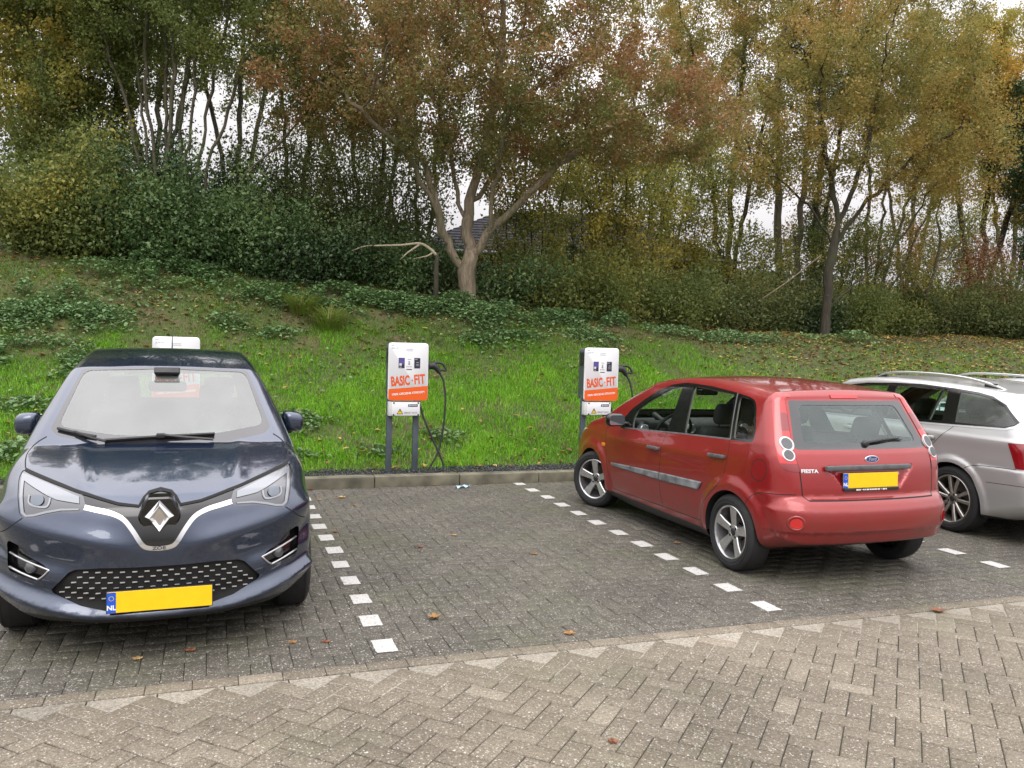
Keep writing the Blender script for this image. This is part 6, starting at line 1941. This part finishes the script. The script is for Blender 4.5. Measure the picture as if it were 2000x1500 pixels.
    surf_patch(sh, P2, F2, 'front', M['lamp_dark'], 'lettering', gb, 1, .0062)
    xp = max(at(0, .34)[0], at(.25, .30)[0], at(0, .29)[0])
    plate(root, (xp + .012, .008, .330), 1, .502, .107, -3)
    # wipers
    for pts in ([(.12, 1.035), (.06, 1.05), (-.16, 1.07), (-.40, 1.082)], ):
        pass
    def on_ws(p, off): 
        q = sh.front(np.array(p), 1); return q + sh.normal(q) * off
    wpm = MB()
    wpm.tube(on_ws(smooth_line([(-.33, 1.038), (-.05, 1.054), (.29, 1.064)], 6), .016), .0085, 6).tube(on_ws(smooth_line([(-.33, 1.038), (-.05, 1.054), (.29, 1.064)], 6), .006), .006, 6)
    wpm.tube(on_ws([(-.02, 1.055), (.1, 1.042), (.28, 1.024)], .028), .009, 6)
    wpm.box((0, 0, 0), (.03, .05, .03), .006, Matrix.Translation(on_ws([(-.02, 1.055)], .02)[0]))
    wpm.build('wiper', M['black_plastic'], root, angle=50)
    wpm = MB(); wpm.tube(on_ws(smooth_line([(-.60, 1.095), (-.48, 1.072), (-.38, 1.058)], 6), .012), .009, 6).tube(on_ws([(-.50, 1.075), (-.40, 1.045), (-.32, 1.028)], .02), .008, 6)
    wpm.build('wiper', M['black_plastic'], root, angle=50)
    # washer jets, mirror stalk and sensor box behind the glass
    p = sh.front([(0, 1.395)], 1)[0]
    mbx = MB().prism(round_poly([(-.085, .05), (.085, .05), (.06, -.05), (-.06, -.05)], .015), -.05, -.012, Matrix.Translation((p[0] - .02, 0, 1.395)) @ Matrix.Rotation(R(-90), 4, 'Z') @ Matrix.Rotation(R(-58), 4, 'X'))
    mbx.build('sensor_box', M['black_plastic'], root, angle=40)
    MB().box((p[0] - .14, 0, 1.325), (.03, .25, .07), .025, seg=3).build('rear_view_mirror', M['black_plastic'], root, angle=50)
    MB().box((.96, 0, .93), (.60, 1.30, .18), .08, seg=3).box((.80, .35, 1.0), (.24, .42, .10), .05, seg=3).build('dashboard', M['lining_grey'], root, angle=60)
    steering_wheel(root, .42, .35, .98)
    for yy in (.35, -.35): seat(root, -.15, yy, .34)
    seat(root, -.95, 0, .36, 1.2, True)
    MB().tube([(-1.30, 0, 1.512), (-1.36, 0, 1.72)], [.006, .003], 6).build('antenna', M['black_plastic'], root, smooth=True)
    return root

M['lamp_lens_blue'] = plain('lamp_lens_blue', (0.10, 0.12, 0.15), 0.05, 0.5, coat=1.0)
M['lining_grey'] = plain('lining_grey', (0.12, 0.125, 0.13), 0.8)
BLUE_CAR = blue_car()

# ------------------------------------------------------------ silver estate cars
M['paint_silver'] = paint('paint_silver', (0.52, 0.525, 0.525), metal=0.5, rough=0.36, dirt=(0.20, 0.19, 0.18), dirt_amt=0.35)
M['glass_dark'] = glass('glass_dark', (0.62, 0.74, 0.68), 1.6)
M['glass_privacy'] = glass('glass_privacy', (0.30, 0.36, 0.33), 1.65, 0.0, 0.25, (0.30, 0.33, 0.31))
M['satin_rail'] = plain('satin_rail', (0.72, 0.73, 0.75), 0.28, 0.85)
M['rim_grey'] = plain('rim_grey', (0.40, 0.38, 0.35), 0.35, 0.8, var=0.15)

def silver_car():
    root = empty('parked_car', (7.58, 7.44, 0), R(90))
    tag(root, 'silver estate car with roof rails, parked right beside the red hatchback', 'car', 'cars parked in the bays')
    outline = [(2.05, .19, 1), (2.18, .23), (2.24, .35), (2.255, .45), (2.25, .6), (2.22, .72), (2.12, .82), (1.9, .89), (1.6, .945), (1.25, .985, 1),
               (.75, 1.25), (.36, 1.415, 1), (0, 1.452), (-.4, 1.462), (-.9, 1.455), (-1.4, 1.425), (-1.85, 1.375, 1), (-1.93, 1.345, 1), (-2.20, .99, 1), (-2.27, .93), (-2.30, .80), (-2.315, .72, 1), (-2.37, .68), (-2.385, .58), (-2.375, .42), (-2.33, .30, 1), (-2.0, .24, 1), (1.8, .17, 1)]
    aF = pchip([-3, 0, .5, 1.2, 1.8, 2.3], [0, 0, .05, .13, .24, .32]); aR = pchip([-2.7, -2.2, -1.9, -1.6, 3], [.22, .17, .10, 0, 0])
    bow = lambda x, ay, z: aF(x) * (ay / .85) ** 2.4 - aR(x) * (ay / .85) ** 2.6
    cz = pchip([-2.4, -1.9, -1.4, .3, 1.0, 2.2], [0, .04, .09, .09, .04, .02])
    crown = lambda x, ay, z: cz(x) * ay * ay
    soft = lambda x, ay, z: .085 + .07 * sstep((np.abs(x) - 1.6) / .5)
    flares = [(1.343, .315, .385, .43, .016), (-1.343, .315, .385, .43, .018)]
    def extra(X, Z):
        return .014 * np.exp(-np.clip((Z - .935) / np.where(Z > .935, .02, .09), -4, 4) ** 2) * sstep((2.15 - np.abs(X)) / .2) + .012 * sstep((-1.60 - X) / .05) * sstep((.70 - Z) / .03)
    W = body_width(([-2.5, -2.3, -2.2, -2.0, -1.6, -1.0, 0, .9, 1.4, 1.8, 2.1, 2.3], [.70, .80, .84, .872, .888, .894, .895, .892, .885, .85, .76, .62]),
                   ([0, .2, .3, .5, .7, .9, 1.0], [.90, .95, .975, 1.0, 1.0, .985, .955]),
                   ([-2.4, -1.9, -1.3, -.7, .9, 2.2], [1.09, 1.06, 1.025, 1.0, .95, .90]), .36, .15, flares, extra)
    sh = CarShape(outline, W, bow, crown, soft, None)
    SH['silver'] = sh
    V, F = sh.surface(.024, (-2.5, 2.35), 1.0, (.1, 1.52))
    sk = Skin(sh, V, F)
    for cx in (1.343, -1.343): sk.both(arc_region(cx, .315, .355), 'gone', pad=.35)
    sk.cut([(-3, 0), (3, 0), (3, .236), (-3, .236)], 'side', 'underside', ('body',))
    surround = SILV['surround']; dlo = SILV['dlo']
    sk.both(surround, 'chrome_surround', pad=.3); sk.both(dlo, 'window_frame', ('chrome_surround',), pad=.3)
    for i, p in enumerate(SILV['panes']): sk.both(p, 'pane%d' % i, ('window_frame',), pad=.3)
    fw = lambda C, N: (C[:, 0] > .2) & (N[:, 0] > .2) & (C[:, 2] > .9)
    sk.cut(round_poly([(-.68, .99), (.68, .99), (.56, 1.395), (-.56, 1.395)], .05), 'front', 'ws_frit', ('body',), fw)
    sk.cut(round_poly([(-.63, 1.04), (.63, 1.04), (.52, 1.37), (-.52, 1.37)], .05), 'front', 'windscreen', ('ws_frit',), fw)
    rw = lambda C, N: (C[:, 0] < -1.7) & (N[:, 0] < -.2)
    sk.cut(round_poly([(-.60, 1.03), (.60, 1.03), (.50, 1.31), (-.50, 1.31)], .05), 'front', 'rear_window', ('body',), rw)
    sk.both(SILV['tail'], 'tail_light', where=lambda C, N: (C[:, 0] < -1.7) & (N[:, 0] < .3) & (np.abs(C[:, 1]) > .48))
    sk.both(SILV['bumper'], 'rear_bumper', pad=.3, where=lambda C, N: C[:, 0] < -1.3)
    sk.both([(1.75, .55), (1.95, .78), (2.12, .80), (2.3, .78), (2.3, .60)], 'headlight', where=lambda C, N: (C[:, 0] > 1.6) & (np.abs(C[:, 1]) > .38))
    sk.cut([(-.36, .56), (.36, .56), (.40, .80), (-.40, .80)], 'front', 'grille', ('body',), lambda C, N: (C[:, 0] > 1.9) & (N[:, 0] > .3))
    fd = [(1.02, .95), (1.0, .6), (.92, .30), (-.10, .30), (-.12, .6), (-.17, 1.1), (.8, 1.1)]
    rd = [(-.17, 1.1), (-.12, .6), (-.10, .30), (-.90, .30), (-.97, .5), (-1.06, .746), (-1.327, 1.02), (-1.33, 1.1)]
    sk.both(fd, 'front_door', pad=.4); sk.both(rd, 'rear_door', pad=.4)
    for ln in ([(1.02, .95), (1.0, .6), (.92, .30), (-.10, .30), (-.12, .6), (-.17, 1.0)], [(-.10, .30), (-.90, .30), (-.97, .5), (-1.06, .746), (-1.327, 1.02)], SILV['bump_line']):
        sk.both(ribbon(smooth_line(ln, 5), .0065), 'seam', ('body', 'front_door', 'rear_door', 'rear_bumper'), pad=.35)
    for ln in SILV['bump_crease']: sk.both(ribbon(smooth_line(ln, 5), .006), 'seam', ('rear_bumper', 'body'), pad=.35, where=lambda C, N: C[:, 0] < -1.5)
    body = sk.mesh(['body'], 'body', M['paint_silver'], root)
    for side in ('', '~'):
        sg = 1 if side == '' else -1
        f_ = sk.mesh(['front_door' + side], 'door', M['paint_silver'], root); r_ = sk.mesh(['rear_door' + side], 'door', M['paint_silver'], root)
        for d_, hx in ((f_, -.0), (r_, -1.04)):
            hz = .882 if hx < -.5 else .865
            p = sh.side([(hx, hz)], sg)[0]
            MB().box((hx, p[1] + sg * .018, hz), (.21, .024, .036), .011, Matrix.Identity(4)).build('door_handle', M['paint_silver'], d_, angle=40)
            c = disc_outline((hx + .02, hz), .06, .035, 24); P = sh.side(c, sg); Nn = sh.normal(P)
            mesh_obj('handle_recess', P + Nn * .002, [tuple(range(24))], M['grey_plastic'], d_)
        sk.mesh(['pane0' + side], 'side_window', M['glass_dark'], f_, -.004)
        sk.mesh(['pane1' + side], 'side_window', M['glass_dark'], r_, -.004); sk.mesh(['pane2' + side], 'side_window', M['glass_dark'], r_, -.004)
        sk.mesh(['pane3' + side], 'side_window', M['glass_privacy'], body, -.004)
        sk.mesh(['window_frame' + side], 'window_frame', M['gloss_black'], root)
        sk.mesh(['chrome_surround' + side], 'window_trim', M['satin_rail'], root, .003)
        tl = sk.mesh(['tail_light' + side], 'tail_light', M['dark_red_lens'], root, .003)
        sk.mesh(['headlight' + side], 'headlight', M['white_lens'], root, .002)
        # roof rail: a flat arch standing on the roof with its two feet
        zz = np.array([(0.03, 0), (-.10, .040), (-.28, .062), (-.6, .070), (-1.0, .070), (-1.25, .060), (-1.45, .036), (-1.60, 0)])
        line = smooth_line(zz, 6)
        yy = pchip([-1.65, -1.2, -.5, .1], [.535, .555, .56, .545])
        xy = np.stack([line[:, 0], yy(line[:, 0]) * sg], 1)
        roof = sh.top(xy)
        P = roof.copy(); P[:, 2] += line[:, 1] + .004
        rl = MB()
        n = len(P); VV = []
        wd = .017; th = np.interp(line[:, 1], [0, .03, .07], [.008, .022, .024])
        for k in range(n):
            x_, y_, z_ = P[k]
            VV += [(x_, y_ - wd, z_ - th[k]), (x_, y_ + wd, z_ - th[k]), (x_, y_ + wd, z_ - .006), (x_, y_ + wd * .6, z_), (x_, y_ - wd * .6, z_), (x_, y_ - wd, z_ - .006)]
        FF = [(k * 6 + c, k * 6 + (c + 1) % 6, (k + 1) * 6 + (c + 1) % 6, (k + 1) * 6 + c) for k in range(n - 1) for c in range(6)] + [(5, 4, 3, 2, 1, 0), tuple((n - 1) * 6 + c for c in range(6))]
        rl.add(VV, FF)
        rr = rl.build('roof_rail', M['satin_rail'], root, angle=45)
        for fx in (-.06, -1.44):
            zt = np.interp(-fx, -line[:, 0], line[:, 1])
            p = sh.top([(fx, yy(np.array([fx]))[0] * sg)])[0]
            MB().box((fx, p[1], p[2] + zt * .45), (.13 if fx != -.62 else .06, .022, zt * .9 + .01), .004).build('rail_foot', M['black_plastic'], rr, angle=40)
        T = Matrix.Translation((.72, sg * .985, 1.0))
        mb = MB().box((0, 0, 0), (.12, .20, .14), .05, T, 4); mb.box((.02, -sg * .12, -.04), (.07, .12, .04), .015, T)
        mo = mb.build('wing_mirror', M['paint_silver'], root, angle=60)
        MB().box((-.061, 0, 0), (.004, .15, .10), .001, T).build('mirror_glass', M['mirror'], mo)
        for cx in (1.343, -1.343):
            make_wheel(root, (cx, sg * .783, .316), .316, .205, .225, 'ten', sg, .2, 0, M['rim_grey'])
            arch_liner(sh, cx, .315, .356, .36, root, 'wheel_well', sg)
    sk.mesh(['rear_bumper', 'rear_bumper~'], 'rear_bumper', M['paint_silver'], root)
    sk.mesh(['ws_frit'], 'windscreen_border', M['gloss_black'], root); sk.mesh(['windscreen'], 'windscreen', M['glass_side'], root, -.003)
    sk.mesh(['rear_window'], 'rear_window', M['glass_privacy'], root, -.003)
    sk.mesh(['seam', 'seam~'], 'panel_seam', M['trim_dark'], root)
    sk.mesh(['underside', 'grille'], 'underside', M['black_plastic'], root)
    lin = [n for n in sk.names if n.rstrip('~') in ('body', 'front_door', 'rear_door', 'rear_bumper', 'seam', 'underside', 'tail_light', 'headlight', 'grille')]
    sk.mesh(lin, 'interior_lining', M['trim_dark'], root, -.034, True)
    sk.mesh(['window_frame', 'window_frame~', 'chrome_surround', 'chrome_surround~', 'ws_frit'], 'pillar_lining', M['lining_light'], root, -.024, True)
    MB().box((.95, 0, .82), (.55, 1.40, .28), .09, seg=3).build('dashboard', M['trim_dark'], root, angle=60)
    steering_wheel(root, .45, .37, .90)
    for yy in (.37, -.37): seat(root, -.05, yy, .28)
    seat(root, -.92, 0, .30, 1.30, True)
    MB().box((-1.55, 0, .93), (.75, 1.2, .02), .005).build('parcel_shelf', M['trim_dark'], root)
    return root

SILV = dict(
    surround=[(.95, .985), (.60, 1.20), (.30, 1.335), (.0, 1.375), (-.393, 1.393), (-.736, 1.40), (-1.159, 1.383), (-1.452, 1.362), (-1.64, 1.335), (-1.83, 1.262), (-1.99, 1.11), (-1.96, 1.062), (-1.87, 1.035), (-1.32, 1.012), (-.721, .992), (.80, .96)],
    dlo=[(.90, .985), (.60, 1.175), (.30, 1.312), (.0, 1.355), (-.393, 1.377), (-.736, 1.384), (-1.159, 1.367), (-1.452, 1.347), (-1.63, 1.32), (-1.80, 1.255), (-1.962, 1.108), (-1.935, 1.075), (-1.86, 1.050), (-1.32, 1.028), (-.721, 1.008), (.80, .975)],
    panes=[[(.66, 1.0), (.55, 1.16), (.28, 1.29), (.0, 1.335), (-.33, 1.355), (-.30, 1.015)], [(-.43, 1.36), (-1.03, 1.355), (-.99, 1.045), (-.45, 1.03)], [(-1.06, 1.353), (-1.11, 1.352), (-1.17, 1.05), (-1.01, 1.045)],
           [(-1.26, 1.34), (-1.45, 1.33), (-1.61, 1.305), (-1.78, 1.24), (-1.94, 1.108), (-1.92, 1.085), (-1.85, 1.066), (-1.32, 1.05)]],
    tail=[(-1.931, .927), (-2.013, .709), (-2.45, .70), (-2.45, .95)],
    bumper=[(-1.45, .15), (-1.50, .60), (-1.517, .642), (-1.60, .675), (-1.75, .69), (-2.6, .727), (-2.6, .15)],
    bump_line=[(-1.50, .60), (-1.517, .642), (-1.60, .675), (-1.75, .69), (-2.02, .70)],
    bump_crease=[[(-1.743, .545), (-2.112, .56), (-2.3, .56)]])
SILVER_CAR = silver_car()

def copy_tree(o, parent=None):
    c = o.copy()
    COL.objects.link(c)
    if parent is not None: c.parent = parent
    for ch in list(o.children): copy_tree(ch, c)
    return c

_c = copy_tree(SILVER_CAR)
_c.location = (10.05, 7.75, 0)
_c['label'] = 'pale silver estate car at the far right edge, mostly hidden behind the other estate'

# ============================================================ charging posts
M['charger_grey'] = plain('charger_grey', (.10, .115, .125), .5, .3, var=.15, scale=10)
M['post_grey'] = plain('post_grey', (.085, .105, .125), .5, .2, var=.2, scale=7)
M['white_panel'] = plain('white_panel', (.78, .79, .81), .28, var=.03, scale=4, coat=.4)
M['white_box'] = plain('white_box', (.62, .63, .62), .45, var=.05, scale=6)
M['orange'] = plain('orange', (.78, .115, .012), .4)
M['orange_print'] = plain('orange_print', (.70, .095, .012), .45)
M['grey_print'] = plain('grey_print', (.30, .31, .33), .5)
M['pale_print'] = plain('pale_print', (.60, .62, .64), .5)
M['screen_violet'] = plain('screen_violet', (.10, .085, .30), .25)
M['screen_dark'] = plain('screen_dark', (.035, .035, .06), .25)
M['navy'] = plain('navy', (.012, .022, .075), .35)
M['warn_yellow'] = plain('warn_yellow', (.80, .58, .02), .45)

def flat(name, polys, z, mat, parent):
    """thin prints on a panel facing -y: list of outlines in (x, z)"""
    V, F = [], []
    for p in polys:
        b = len(V); V += [(q[0], z, q[1]) for q in p]; F.append(tuple(range(b, b + len(p))))
    return mesh_obj(name, V, F, mat, parent)

def rect(x0, z0, x1, z1): return [(x0, z0), (x1, z0), (x1, z1), (x0, z1)]

def print_text(name, s, size, x, z, y, mat, parent, bold=0.0, sx=1.0, turn=0.0):
    V2, F = text_2d(s, size, bold, sx)
    c, s_ = math.cos(turn), math.sin(turn)
    return mesh_obj(name, [(x + a * c - b * s_, y, z + a * s_ + b * c) for a, b in V2], F, mat, parent)

def charger(x, y, label):
    g = .098
    root = empty('charging_post', (x, y, g))
    tag(root, label, 'charging post', 'charging posts behind the kerb')
    W_, H0, H1 = .238, .865, 1.545            # half width, bottom and top of the cabinet above the gravel
    # two posts
    for px in (-.195, .125):
        p = MB().box((px, .10, .43), (.068, .05, 1.02), .006)
        p.box((px, .10, -.01), (.11, .10, .02), .004)
        p.build('post', M['post_grey'], root, angle=40)
    # cabinet body with louvred flank and the rounded white front panel
    cab = MB().prism(round_poly([(-W_ + .012, H0 + .012), (W_ - .012, H0 + .012), (W_ - .012, H1 - .012), (-W_ + .012, H1 - .012)], .05), .20, .012).build('cabinet', M['charger_grey'], root, angle=40)
    for sg in (-1, 1):
        lv = MB()
        for k in range(8): lv.box((sg * (W_ - .008), .105, H1 - .07 - .022 * k), (.014, .13, .009), .002)
        lv.build('vent_grille', M['black_plastic'], cab)
    face = round_poly([(-W_, H0), (W_, H0), (W_, H1), (-W_, H1)], .045, 6)
    fp = MB().prism(face, .014, -.014, bev=.006).build('front_panel', M['white_panel'], root, angle=50)
    Y = -.0152
    # orange band with a slanting top edge
    band = [p for p in inset(face, .004)]
    lo = [(q[0], q[1]) for q in band]
    def clip(P):
        out = []
        fz = lambda q: q[1] - (H0 + .135 + (q[0] + W_) / (2 * W_) * .042)
        for i in range(len(P)):
            a_, b_ = P[i], P[(i + 1) % len(P)]
            fa, fb = fz(a_), fz(b_)
            if fa <= 0: out.append(a_)
            if fa * fb < 0:
                t = fa / (fa - fb); out.append((a_[0] + (b_[0] - a_[0]) * t, a_[1] + (b_[1] - a_[1]) * t))
        return out
    flat('orange_band', [clip(lo)], Y, M['orange'], fp)
    tl = math.atan(.042 / (2 * W_))
    print_text('lettering', 'BASIC', .155, -.095, H0 + .228, Y, M['orange_print'], fp, .0058, .55, tl)
    print_text('lettering', '·', .14, .048, H0 + .234, Y, M['orange_print'], fp, .004, .7, tl)
    print_text('lettering', 'FIT', .155, .134, H0 + .249, Y, M['orange_print'], fp, .0048, .66, tl)
    print_text('lettering', '100% GROENE STROOM', .034, .0, H0 + .088, Y - .0012, M['white_print'], fp, .0008, 1.08, tl)
    print_text('lettering', '30kW', .034, -.165, H1 - .065, Y, M['grey_print'], fp, .0002, 1.05)
    flat('small_print', [rect(-.212, H1 - .040, -.172, H1 - .032)], Y, M['grey_print'], fp)
    flat('faint_print', [rect(-.035, H1 - .078, .05, H1 - .066), rect(-.035, H1 - .096, .05, H1 - .086)], Y, M['pale_print'], fp)
    # two small displays and the instructions between them
    z0, z1 = H1 - .298, H1 - .175
    flat('display', [rect(-.120, z0, -.048, z1)], Y, M['screen_dark'], fp)
    flat('display_glow', [rect(-.116, z0 + .045, -.054, z1 - .006)], Y - .0012, M['screen_violet'], fp)
    flat('display_code', [rect(-.112, z0 + .030, -.084, z0 + .058), rect(-.110, z0 + .010, -.086, z0 + .016)], Y - .0024, M['pale_print'], fp)
    flat('display', [rect(.066, z0, .138, z1)], Y, M['screen_dark'], fp)
    flat('display_text', [rect(.072, z1 - .022, .106, z1 - .012), rect(.092, z1 - .058, .118, z1 - .048), rect(.086, z1 - .078, .124, z1 - .072), rect(.086, z1 - .092, .124, z1 - .087)], Y - .0012, M['grey_print'], fp)
    icons = [disc_outline((.006, z0 + .052), .013, .013, 16)[::-1], rect(-.014, z1 - .020, .030, z1 - .013), rect(-.004, z0 + .068, .016, z0 + .085)] + [disc_outline((-.020 + .024 * k, z0 + .020), .0075, .0075, 12)[::-1] for k in range(3)]
    flat('pictograms', icons, Y, M['grey_print'], fp)
    flat('card_reader', [rect(-.026, z0 - .018, .040, z0 - .008)], Y, M['screen_dark'], fp)
    # smart box below
    bx = MB().box((-.035, .062, .768), (.375, .135, .168), .008).build('smart_box', M['white_box'], root, angle=40)
    MB().box((-.022, -.007, .768), (.335, .008, .158), .003).build('box_lid', M['white_panel'], bx, angle=40)
    for sx in (-.165, .128):
        for sz in (.698, .838): MB().lathe([(0, .006), (.009, .005), (.010, 0)], 12, Matrix.Translation((sx, -.010, sz)) @ Matrix.Rotation(math.pi, 4, 'Z')).build('lid_screw', M['seam'], bx)
    Y2 = -.0122
    tri = [(-.130, .706), (-.052, .706), (-.091, .776)]
    flat('warning_sign', [round_poly(tri, .008, 3)], Y2, M['seam'], bx); flat('warning_field', [round_poly(inset(tri, .0065), .004, 2)], Y2 - .001, M['warn_yellow'], bx)
    flat('warning_bolt', [[(-.090, .758), (-.099, .736), (-.091, .738), (-.095, .714), (-.083, .742), (-.091, .740), (-.084, .758)]], Y2 - .002, M['seam'], bx)
    print_text('lettering', 'SMART BOX', .027, .038, .722, Y2, M['grey_print'], bx, .0006, 1.08)
    flat('maker_plate', [rect(.006, .793, .120, .823)], Y2, M['navy'], bx)
    flat('maker_print', [disc_outline((.026, .808), .009, .009, 14)[::-1]] + [rect(.040 + .012 * k, .803, .049 + .012 * k, .813) for k in range(6)], Y2 - .001, M['pale_print'], bx)
    # plug in its holder on the right flank, with the grip loop
    gz = H1 - .275
    hold = MB().box((W_ + .01, .09, gz), (.05, .10, .11), .015)
    hold.tube([(W_ + .02, .09, gz + .005), (W_ + .09, .09, gz + .008), (W_ + .13, .085, gz - .02), (W_ + .165, .08, gz - .075)], [.040, .043, .036, .026], 14)
    gun = hold.build('charging_plug', M['black_plastic'], root, angle=50)
    MB().tube(smooth_line([(W_ + .085, .085, gz + .042), (W_ + .15, .08, gz + .048), (W_ + .20, .075, gz + .030), (W_ + .235, .07, gz - .025), (W_ + .228, .07, gz - .048), (W_ + .19, .075, gz - .040), (W_ + .155, .08, gz - .055)], 6), .013, 8).build('grip', M['black_plastic'], gun, smooth=True)
    # cable: from the plug down in a loop and up to the cabinet
    cab_pts = smooth_line([(W_ + .165, .08, gz - .08), (W_ + .205, .05, gz - .17), (W_ + .22, .0, gz - .35), (W_ + .205, -.04, gz - .60), (W_ + .165, -.06, gz - .88), (W_ + .10, -.09, gz - 1.06), (W_ - .02, -.12, .035), (W_ - .07, -.13, .024),
                           (W_ + .02, -.14, .034), (W_ + .13, -.14, .04), (W_ + .185, -.12, .085), (W_ + .16, -.10, .19), (W_ + .06, -.05, .42), (W_ - .03, .0, .64), (W_ - .075, .04, .80), (W_ - .085, .08, .87)], 8)
    MB().tube(cab_pts, .0125, 8).build('charging_cable', M['rubber'], root, smooth=True)
    return root

charger(2.192, 9.70, 'charging post standing behind the empty bay')
charger(4.712, 9.72, 'charging post standing in front of the red hatchback bonnet')
charger(-.345, 9.70, 'charging post mostly hidden behind the dark blue hatchback, only its top showing')

# ============================================================ small things on the pavers
M['dry_leaf'] = plain('dry_leaf', (.30, .16, .055), .7, var=.4, scale=30)
M['dry_leaf_red'] = plain('dry_leaf_red', (.22, .085, .04), .7, var=.4, scale=30)
M['dry_leaf_pale'] = plain('dry_leaf_pale', (.42, .28, .11), .7, var=.4, scale=30)

def fallen_leaf(px_world, size, mat, turn, curl, label, group='fallen leaves on the pavers'):
    size *= .78
    x, y = px_world
    out = []
    lobes = 5
    for k in range(40):
        a_ = 2 * math.pi * k / 40
        r = size * (.58 + .42 * abs(math.cos(lobes * a_ / 2)) ** 1.4) * (1.15 if abs(a_ - math.pi) > .5 else .7)
        out.append((r * math.cos(a_), r * math.sin(a_) * .85))
    V = [(0, 0, .006)] + [(p[0], p[1], .004 + curl * (p[0] ** 2 * 9 + abs(p[1]) * .6) + .004 * math.sin(k * 2.1)) for k, p in enumerate(out)]
    F = [(0, k + 1, (k + 1) % 40 + 1) for k in range(40)]
    b = len(V)
    st = [(-.4 * size, 0, .005), (-1.2 * size, .1 * size, .008), (-1.9 * size, .05 * size, .02)]
    m_ = MB().add(V, F).tube(st, size * .035, 5)
    o = m_.build('fallen_leaf', mat, None, smooth=False)
    o.location = (x, y, .002); o.rotation_euler = (0, 0, turn)
    md = o.modifiers.new('thick', 'SOLIDIFY'); md.thickness = .0012
    tag(o, label, 'leaf', group)
    return o
FALLEN = [
    ((1.304, 4.902), 0.05, 'dry_leaf', 2.6, 0.9, 'curled tan leaf with a long stalk in the near half of the empty bay'),
    ((2.006, 4.445), 0.045, 'dry_leaf', 1.9, 0.2, 'flat tan leaf with an upright stalk near the pale edge row'),
    ((2.463, 6.199), 0.032, 'dry_leaf', 0.4, 0.3, 'small tan leaf in the middle of the empty bay'),
    ((1.628, 6.614), 0.032, 'dry_leaf_red', 1.0, 0.4, 'small red brown leaf left of the middle of the empty bay'),
    ((2.009, 6.964), 0.03, 'dry_leaf_pale', 0.2, 0.3, 'pale leaf in the far half of the empty bay'),
    ((1.312, 8.832), 0.05, 'dry_leaf_pale', 0.3, 0.6, 'large yellow brown leaf near the front corner of the blue hatchback'),
    ((1.032, 7.301), 0.03, 'dry_leaf_red', 0.1, 0.3, 'small red brown leaf between the blue hatchback and the first white stones'),
    ((1.071, 8.767), 0.03, 'dry_leaf_pale', 1.4, 0.3, 'pale leaf beside the farthest white stones'),
    ((1.378, 8.408), 0.03, 'dry_leaf', 0.6, 0.3, 'thin brown leaf by the large yellow brown one'),
    ((2.206, 9.479), 0.035, 'dry_leaf', 0.2, 0.6, 'curled leaf at the foot of the kerb, left of the pale blue scrap'),
    ((2.446, 9.366), 0.03, 'dry_leaf', 0.9, 0.6, 'curled leaf at the foot of the kerb just behind the pale blue scrap'),
    ((1.979, 9.486), 0.03, 'dry_leaf_red', 2.2, 0.6, 'curled red brown leaf at the foot of the kerb in front of the charging post'),
    ((3.385, 9.479), 0.055, 'dry_leaf_pale', 0.5, 0.8, 'big pale leaf at the kerb by the start of the second line'),
    ((3.801, 9.405), 0.035, 'dry_leaf_red', 0.1, 0.4, 'brown leaf at the kerb left of the red hatchback wheel'),
    ((1.043, 9.364), 0.04, 'dry_leaf_red', 0.8, 0.5, 'red brown leaf at the kerb right beside the blue hatchback'),
    ((3.808, 6.250), 0.035, 'dry_leaf', 0.3, 0.5, 'tan leaf beside the second line in front of the red hatchback sill'),
    ((4.558, 4.188), 0.055, 'dry_leaf_red', 2.7, 0.5, 'red brown leaf on the pale edge row at the right'),
    ((0.621, 4.675), 0.03, 'dry_leaf_red', 0.7, 0.3, 'small red brown leaf left of the nearest white stone'),
    ((0.444, 4.715), 0.03, 'dry_leaf', 0.2, 0.3, 'small leaf in front of the blue hatchback plate'),
    ((-0.087, 4.733), 0.035, 'dry_leaf_red', 0.6, 0.4, 'red brown leaf under the plate of the blue hatchback'),
    ((-0.345, 4.685), 0.03, 'dry_leaf_pale', 0.2, 0.3, 'pale leaf in front of the blue hatchback near the left'),
    ((1.650, 3.163), 0.03, 'dry_leaf_red', 1.2, 0.2, 'dark little leaf on the road stones at the bottom'),
]
MASK = (2.737, 9.178)
for (p, s, mt, tn, cu, lb) in FALLEN: fallen_leaf(p, s, M[mt], tn, cu, lb)
# crumpled pale blue face mask by the kerb
mb = MB()
nx_, ny_ = 10, 6
V = []
for i in range(nx_):
    for j in range(ny_):
        u, v = i / (nx_ - 1) - .5, j / (ny_ - 1) - .5
        V.append((u * .16, v * .075, .012 + .018 * math.sin(u * 9) * math.cos(v * 7) + .012 * math.sin(v * 22)))
F = [(i * ny_ + j, (i + 1) * ny_ + j, (i + 1) * ny_ + j + 1, i * ny_ + j + 1) for i in range(nx_ - 1) for j in range(ny_ - 1)]
mb.add(V, F)
o = mb.build('paper_scrap', plain('pale_blue', (.42, .58, .68), .7, var=.1), None, smooth=True)
o.location = (MASK[0], MASK[1], 0); o.rotation_euler = (0, 0, .3)
o.modifiers.new('thick', 'SOLIDIFY').thickness = .002
tag(o, 'crumpled pale blue scrap lying on the pavers near the kerb', 'litter')
